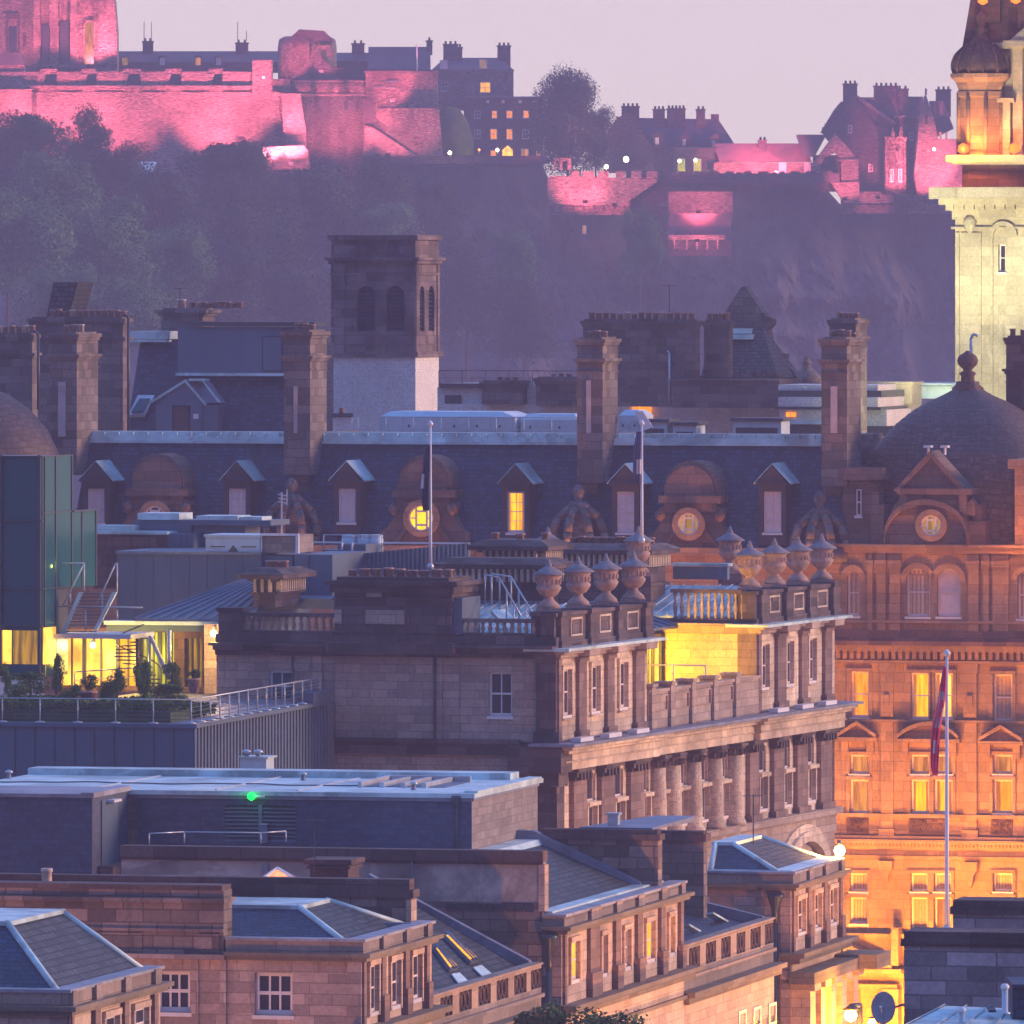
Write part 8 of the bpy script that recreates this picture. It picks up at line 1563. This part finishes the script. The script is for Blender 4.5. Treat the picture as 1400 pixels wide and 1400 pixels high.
# ================================================================ dark brick penthouse
PB = Fr(645, 279, 12.6); pbf = PB.front(); pbr = PB.right(); VP = pbr.a(735); zR_ = Z(1085, 279); pzz = lambda x, y: pbf.z(x, y)
pen = thing('brick_penthouse', 'flat-roofed blue-grey brick penthouse with a broad pale lead roof', 'building', PB.L(-10, 4, GZ)); up = pbf.a(188)
LV = (pbf.a(307), pbf.a(405), pzz(356, 1150), pzz(356, 1101))
mb = MB(); pbf.wall(mb, up, 0, GZ + 8, zR_ - .12, [LV], .25); mb.build('front_wall', 'darkbrick', pen); mb = MB(); pbr.wall(mb, 0, VP, GZ + 8, zR_ - .12); mb.add([PB.L(0, VP, GZ + 8), PB.L(-20, VP, GZ + 8), PB.L(-20, VP, zR_ - .2), PB.L(0, VP, zR_ - .2)], [(0, 1, 2, 3)]); mb.build('side_wall', 'palebrick', pen)
mb = MB(); LU = pbf.a(-60); PB.box(mb, LU, .10, -.12, VP + .3, zR_ - .12, zR_); PB.box(mb, LU, -.6, VP * .9, VP + .3, zR_, zR_ + .18); PB.box(mb, -.25, .12, .2, VP, zR_, zR_ + .06); o = mb.build('lead_roof', 'lead', pen)
mb = MB(); pbf.box(mb, LU, .0, zR_ - .22, zR_ - .12, -.06, .2); pbr.box(mb, 0, VP, zR_ - .2, zR_ - .12, -.05, .2); mb.build('eaves_strip', 'leaddark', pen)
for x in (180, 355, 470): 
    mb = MB(); u, v = PB.top(x, 1068, zR_); mb.tube([PB.L(u, .3, zR_ + .01), PB.L(u + .1, VP * .88, zR_ + .01)], .03, 5); mb.build('roof_seam', 'metal', o)
mb = MB(); u0, _ = PB.top(520, 1070, zR_); u1, _ = PB.top(640, 1070, zR_)
PB.box(mb, u0, u0 + .1, 2.5, VP * .72, zR_, zR_ + .16); PB.box(mb, u0, u1, VP * .72, VP * .74, zR_, zR_ + .16)
for k_ in (.25, .5, .75): PB.box(mb, u0 + (u1 - u0) * k_, u0 + (u1 - u0) * k_ + .12, 2.6, VP * .72, zR_, zR_ + .14)
mb.build('roof_well', 'metal', o); mb = MB(); PB.box(mb, u0 + .11, u1, 2.9, VP * .715, zR_ + .004, zR_ + .02); mb.build('well_floor', 'zinc', o)
mb = MB(); n_ = 9
for i in range(n_): z0 = LV[2] + (LV[3] - LV[2]) * i / n_; mb.prism([pbf.m(LV[0], z0, .02), pbf.m(LV[1], z0, .02), pbf.m(LV[1], z0 + .09, .16), pbf.m(LV[0], z0 + .09, .16)], (0, 0, .02))
pbf.box(mb, (LV[0] + LV[1]) / 2 - .05, (LV[0] + LV[1]) / 2 + .05, LV[2], LV[3], -.02, .1); mb.build('louvre', 'zincseam', pen); mb = MB(); pbf.box(mb, LV[0], LV[1], LV[2], LV[3], .2, .24); mb.build('louvre_back', 'frame', pen)
mb = MB(); mb.tube([pbf.m(pbf.a(625), pzz(625, 1090), -.1), pbf.m(pbf.a(625), pzz(625, 1160), -.1)], .05, 6); mb.lathe(Vector(pbf.m(pbf.a(625), pzz(625, 1092), -.12)), [(.06, -.2), (.13, -.05), (.13, .08)], 8); mb.build('downpipe', 'frame', pen)
# projecting box at the left with door
fJ = PB.front(-4.0); u1 = fJ.a(126); mb = MB(); PB.box(mb, LU, u1, -4.0, -.15, GZ + 8, fJ.z(60, 1090)); mb.build('left_box', 'darkbrick', pen); mb = MB(); PB.box(mb, LU, u1 + .06, -4.08, -.1, fJ.z(60, 1090), fJ.z(60, 1085)); PB.box(mb, u1 - .3, u1 + .07, -4.09, -.05, fJ.z(60, 1085), fJ.z(60, 1083)); mb.build('left_box_lead', 'leadstone', pen)
J2 = PB.right(u1); mb = MB(); a0, a1 = -3.1, -1.4; J2.box(mb, a0, a1, J2.z(150, 1182), J2.z(150, 1092), -.04, .1); mb.build('door', 'zinc', pen); mb = MB(); J2.box(mb, a0 + .5, a1 - .4, J2.z(150, 1096), J2.z(150, 1092.5), -.25, .0); mb.build('door_lamp', 'white', pen)
mb = MB(); fK = PB.front(-2.5); PB.box(mb, u1, fK.a(166), -3.4, -.2, fK.z(150, 1184) - 2, fK.z(150, 1182)); mb.build('step', 'terrdark', pen)
rail([f0.m(f0.a(196), fz2(300, 1158), .6), f0.m(f0.a(231), fz2(300, 1158), 1.6), f0.m(f0.a(336), fz2(300, 1158), 1.6), f0.m(f0.a(358), fz2(300, 1158), 2.6)], .30, 'thin pale handrail on the coping in front of the louvred vent', posts=1.9, r=.02, mids=0)
t = thing('plant_box', 'small pale box on the penthouse wall beside the louvred vent', 'box', pbf.m(pbf.a(363), pzz(363, 1150), -.2)); mb = MB(); pbf.pb(mb, 359, 367, 1127, 1152, -.2, -.02, 360); mb.build('casing', 'zincseam', t); mb = MB(); pbf.pb(mb, 358, 368, 1125.5, 1127, -.22, -.01, 360); mb.build('lid', 'metal', t)
gl = thing('green_beacon', 'glowing green beacon lamp above the louvred vent', 'lamp', pbf.m(pbf.a(348), pzz(348, 1088), -.35)); c = Vector(gl.location); mb = MB(); mb.lathe(c, [(.01, -.11), (.09, -.06), (.115, 0), (.09, .06), (.01, .11)], 10); mb.build('bulb', 'bulbgreen', gl); mb = MB(); pbf.pb(mb, 349, 361, 1087, 1090, -.36, -.3, 350); mb.tube([c + Vector((.1, 0, 0)), c + Vector((.1, .35, 0))], .03, 5); mb.build('arm', 'white', gl); lamp('POINT', c + Vector((0, -.1, 0)), 3, (.1, 1, .2), gl, size=.1)
t = thing('roof_vent_box', 'pale square vent box with two small cowls at the back edge of the penthouse roof', 'vent', P(346, 1052, 291)); mb = MB(); ff_ = Fr(364, 291, 13); fv = ff_.front(); ff_.box(mb, fv.a(328), 0, 0, .9, fv.z(340, 1056), fv.z(340, 1037)); mb.build('casing', 'panel', t); mb = MB(); ff_.box(mb, fv.a(325), .07, -.06, 1, fv.z(340, 1037), fv.z(340, 1034.5)); mb.build('lid', 'lead', t)
for x in (337, 353): mb = MB(); c = P(x, 1034, 291.4); mb.lathe(c, [(.07, 0), (.07, .09), (.15, .11), (.12, .17), (.02, .2)], 10); mb.build('cowl', 'metal', t)
# ================================================================ dark block chimneys and roof at lower right
K3 = Fr(1236, 210, 13); k3 = K3.front(); kz = lambda y, x=1300: k3.z(x, y); t = thing('block_chimney', 'nearest chimney wall of big dark grey stone blocks in the lower right corner', 'chimney', K3.L(2, 1, GZ)); mb = MB(); K3.box(mb, 0, k3.a(1440), 0, 1.3, GZ, kz(1290)); mb.build('wall', 'blocks', t)
mb = MB(); K3.box(mb, -.06, k3.a(1440), -.07, 1.37, kz(1294), kz(1290)); K3.box(mb, -.04, k3.a(1440), -.12, 1.4, kz(1290), kz(1284)); K3.box(mb, 0, k3.a(1440), -.03, 1.3, kz(1284), kz(1274)); mb.build('coping', 'terrdark', t)
K4 = Fr(1303, 216, 13); k4 = K4.front(); t = thing('block_chimney', 'rear dark stone chimney wall rising behind the nearest one in the lower right corner', 'chimney', K4.L(1.5, 1, GZ)); mb = MB(); K4.box(mb, 0, k4.a(1440), 0, 1.2, GZ, k4.z(1340, 1250)); mb.build('wall', 'blocks', t); mb = MB(); K4.box(mb, -.05, k4.a(1440), -.08, 1.3, k4.z(1340, 1250), k4.z(1340, 1240)); K4.box(mb, 0, k4.a(1440), -.02, 1.2, k4.z(1340, 1240), k4.z(1340, 1231)); mb.build('coping', 'terrdark', t)
t = thing('metal_roof', 'pale sloping metal roof at the bottom edge in the lower right corner', 'roof', P(1330, 1420, 200)); a = [P(1195, 1425, 198), P(1440, 1430, 198), P(1440, 1381, 206), P(1292, 1375, 206)]; seamroof(K3, a, t, 'sheet', 'lead', 5, 'metal', .03)
mb = MB(); cb(mb, 1352, 1362, 1381, 1384, 203, 1.2); mb.build('roof_hatch', 'slate', t)
mb = MB(); cb(mb, 1384, 1440, 1350, 1420, 203.5, 2); cb(mb, 1384, 1440, 1346, 1351, 203.3, 2.2); tag(recentre(mb.build('roof_upstand', 'slate')), 'dark blue slate-hung upstand at the very bottom right corner', 'wall')
for x, y0, y1, lb in ((1374, 1345, 1386, 'taller pale capped vent pipe in the lower right corner'), (1315, 1377, 1412, 'shorter pale capped vent pipe cut by the bottom edge')):
    c = P(x, y1, 202.5); h_ = (y1 - y0) * 202.5 / F; t = thing('vent_pipe', lb, 'vent pipe', c, 'capped vent pipes'); mb = MB(); mb.lathe(c, [(.12, 0), (.10, .03), (.062, .05), (.062, h_ - .1)], 14); mb.build('pipe', 'metal', t); mb = MB(); mb.lathe(c, [(.07, h_ - .1), (.085, h_ - .09), (.085, h_ - .04), (.05, h_)], 14); mb.build('cap', 'white', t)
# satellite dish
c = P(1209, 1378, 209); t = thing('satellite_dish', 'round grey satellite dish on the side of the dark block chimney', 'satellite dish', c); mb = MB(); ax = Vector((-.35, -1, .12)).normalized(); e1 = ax.cross(Vector((0, 0, 1))).normalized(); e2 = e1.cross(ax); R_ = 19.5 * 209 / F; vs = []; NR_ = 6; NS = 28
for j in range(NR_ + 1):
    rr = R_ * j / NR_
    for i in range(NS): t_ = 2 * math.pi * i / NS; vs.append(c + e1 * rr * .9 * math.cos(t_) + e2 * rr * 1.15 * math.sin(t_) + ax * (rr / R_) ** 2 * .07)
fs = [(j * NS + i, j * NS + (i + 1) % NS, (j + 1) * NS + (i + 1) % NS, (j + 1) * NS + i) for j in range(NR_) for i in range(NS)]; mb.add(vs, fs, True); o = mb.build('dish', 'dishgrey' if 'dishgrey' in M else 'zincseam', t); so_ = o.modifiers.new('t', 'SOLIDIFY'); so_.thickness = .012
mb = MB(); mb.tube([c + e2 * -R_ * .9, c + ax * .28 + e2 * -.02], .012, 6); mb.lathe(c + ax * .28, [(.02, -.03), (.03, 0), (.02, .03)], 8); mb.build('feed_arm', 'metal', t); mb = MB(); mb.tube([c - ax * .02, c - ax * .15 + Vector((.1, 0, 0)), Vector(K3.L(.02, .4, c.z))], .025, 6); mb.build('mount', 'darkmetal', t)
# ================================================================ street trees and lamps
NEARC = [crown_proto('crown', 7000, 'leafnear', 91 + i, 16, .10) for i in range(2)]
tree(735, 1440, 258, 130, 110, 'green street tree top poking in at the bottom edge, left one', False, 'street trees', NEARC[0], 0); tree(835, 1442, 258, 140, 125, 'green street tree top poking in at the bottom edge, right one', False, 'street trees', NEARC[1], 1)
def slamp(px, py, D, label, e, arm=(0, 0), r=.22, pole=True, ground=GZ):
    c = P(px, py, D); base = Vector((c.x + arm[0], c.y + arm[1], ground)); t = thing('street_lamp', label, 'street lamp', base, 'sodium street lamps'); mb = MB(); mb.lathe(c, [(.01, -r), (r * .7, -r * .7), (r, 0), (r * .7, r * .6), (.01, r * .8)], 14); mb.build('bulb', 'bulb', t)
    mb = MB(); mb.lathe(c, [(r * 1.1, r * .75), (r * 1.2, r * .9), (r * .4, r * 1.4)], 12); mb.build('hood', 'darkmetal', t); mb = MB(); mb.tube([base, Vector((base.x, base.y, c.z + r * 1.3)), c + Vector((0, 0, r * 1.35))], .08, 8); mb.build('pole', 'darkmetal', t); lamp('POINT', c - Vector((0, r * 1.3, r)), e, (1, .37, .012), t, size=.25); return t
dotlamp(1148, 1163, 309, 'bright sodium lamp glowing at the street corner of the small hipped-roof pavilion', 480, .26, 'bulb', (1, .45, .09), 'wall_lamp'); slamp(1163, 1388, 304, 'bright sodium lamp glowing at the bottom edge beside the street columns', 1700, (.3, .6), .20)
# lamps along the street between the block and the hotel (mostly hidden behind roofs)
for (x, y, D, e), lb in zip(((1192, 1398, 389.5, 15000), (1240, 1440, 389, 7500), (1310, 1450, 388.5, 6500), (1395, 1460, 387, 6000)), ('sodium lamp low before the hotel portal pediment', 'sodium lamp in the gap left of the block chimneys before the hotel', 'sodium lamp behind the block chimneys before the paired windows', 'sodium lamp behind the block chimneys at the right edge')):
    slamp(x, y, D, lb, e, (0, 0), .16)
# floodlights on the hotel ledge
for i, x in enumerate((1170, 1215, 1262, 1310, 1355, 1395)):
    c = Vector(hf.m(ha(x), hz_(1190), -4.5)); l = lamp('SPOT', c, 420, (1, .36, .10), hotel, to=hf.m(ha(x), hz_(1010), 0), size=.6, spot=130, name='facade_uplight')
for i, x in enumerate((1160, 1215, 1270, 1330, 1390)):
    l = lamp('POINT', hf.m(ha(x), hz_(866) + .3, -1.0), 7, (1, .36, .12), hotel, size=.3, name='ledge_uplight')
for i, x in enumerate((220, 400, 580, 790, 945, 1110)):
    l = lamp('POINT', hf.m(ha(x), hf.z(620, 752), -1.6), 20, (1, .36, .16), hotel, size=.4, name='ledge_uplight')
# warm street light washing the right-hand faces from low down in the street
for i, (v, e) in enumerate(((8, 5000), (28, 6000), (50, 7000), (74, 7000))):
    base = Vector(fA.L(9, v, GZ)); t = thing('street_lamp', ['street lamp across from the pavilion with the lead hipped roof', 'street lamp across from the link with skylights', 'street lamp across from the yellow lit pavilion', 'street lamp across from the right pavilion'][i] , 'street lamp', base, 'sodium street lamps'); c = base + Vector((0, 0, 9)); mb = MB(); mb.lathe(c, [(.01, -.2), (.2, -.1), (.22, .05), (.1, .15)], 12); mb.build('bulb', 'bulb', t); mb = MB(); mb.tube([base, c + Vector((0, .4, .2)), c + Vector((0, 0, .2))], .08, 8); mb.build('pole', 'darkmetal', t); lamp('POINT', c - Vector((.4, 0, .4)), e, (1, .40, .12), t, size=.3)

# rooftop clutter on the penthouse: cable, felt patches, small vents, puddle ring
mb = MB(); pts = []
for i in range(40): u = -17 + i * .34; pts.append(PB.L(u, 3.2 + .25 * math.sin(i * .5) + .15 * math.sin(i * 1.3), zR_ + .02))
mb.tube(pts, .018, 5); tag(recentre(mb.build('roof_cable', 'frame')), 'thin dark cable snaking across the pale penthouse roof', 'cable')
for i, (u, v, lb) in enumerate(((-14.5, 5.2, 'small mushroom vent on the pale penthouse roof near the big vent box'), (-6.2, 6.0, 'small mushroom vent midway along the pale penthouse roof'), (-2.0, 1.6, 'small mushroom vent by the corner of the pale penthouse roof'))):
    c = Vector(PB.L(u, v, zR_)); t = thing('roof_vent', lb, 'vent', c, 'small vents on the penthouse roof'); mb = MB(); mb.lathe(c, [(.09, 0), (.06, .04), (.05, .16)], 10); mb.build('pipe', 'leaddark', t); mb = MB(); mb.lathe(c, [(.05, .15), (.12, .16), (.10, .21), (.02, .24)], 10); mb.build('cap', 'metal', t)
for i, (px, py, h_, D, lb) in enumerate(((246, 434, 1.3, 441, 'thin television aerial behind the zinc rooftop box'), (650, 742, 1.2, 352, 'thin television aerial on the dark bracketed chimney'), (1030, 1136, 1.1, 306, 'thin television aerial by the small hipped roof'), (430, 1172, 1.0, 266, 'thin television aerial on the squat moulded chimney'), (915, 434, 1.4, 437, 'thin television aerial on the broad chimney wall'))):
    c = P(px, py, D); mb = MB(); mb.tube([c - Vector((0, 0, .4)), c + Vector((0, 0, h_))], .018, 5)
    for k_ in range(5): z_ = h_ - .05; mb.tube([c + Vector((-.28 + k_ * .12, -.12 - .02 * k_, z_)), c + Vector((-.28 + k_ * .12, .12 + .02 * k_, z_))], .01, 4)
    mb.tube([c + Vector((-.32, 0, h_ - .05)), c + Vector((.28, 0, h_ - .05))], .012, 4); tag(recentre(mb.build('aerial', 'darkmetal')), lb, 'aerial')

for i, (u, D, e, lb) in enumerate(((-19, -12, 2600, 'street lamp in the lane in front of the stone parapet block'), (-7, -14, 3600, 'street lamp in the lane in front of the pavilion with the lead hipped roof'))):
    base = Vector(fA.L(u, D, GZ)); t = thing('street_lamp', lb, 'street lamp', base, 'sodium street lamps'); c = base + Vector((0, 0, 11)); mb = MB(); mb.lathe(c, [(.01, -.2), (.2, -.1), (.22, .05), (.1, .15)], 12); mb.build('bulb', 'bulb', t); mb = MB(); mb.tube([base, c + Vector((0, -.4, .2)), c + Vector((0, 0, .2))], .08, 8); mb.build('pole', 'darkmetal', t); lamp('POINT', c + Vector((0, .4, -.4)), e, (1, .42, .16), t, size=.3)
t = thing('low_white_chimney', 'little white chimney with dark lid and one pot at the foot of the belfry', 'chimney', P(466, 592, 420)); mb = MB(); cb(mb, 455, 481, 569, 592, 420, .8); mb.build('stack', 'whitebrick', t); mb = MB(); cb(mb, 452, 483, 565, 570, 419.9, 1); mb.build('lid', 'frame', t); bp_ = MB(); bp_.lathe(P(467, 565, 420.3), [(.12, 0), (.1, .2), (.12, .22)], 8); bp_.build('pot', 'pot', t)
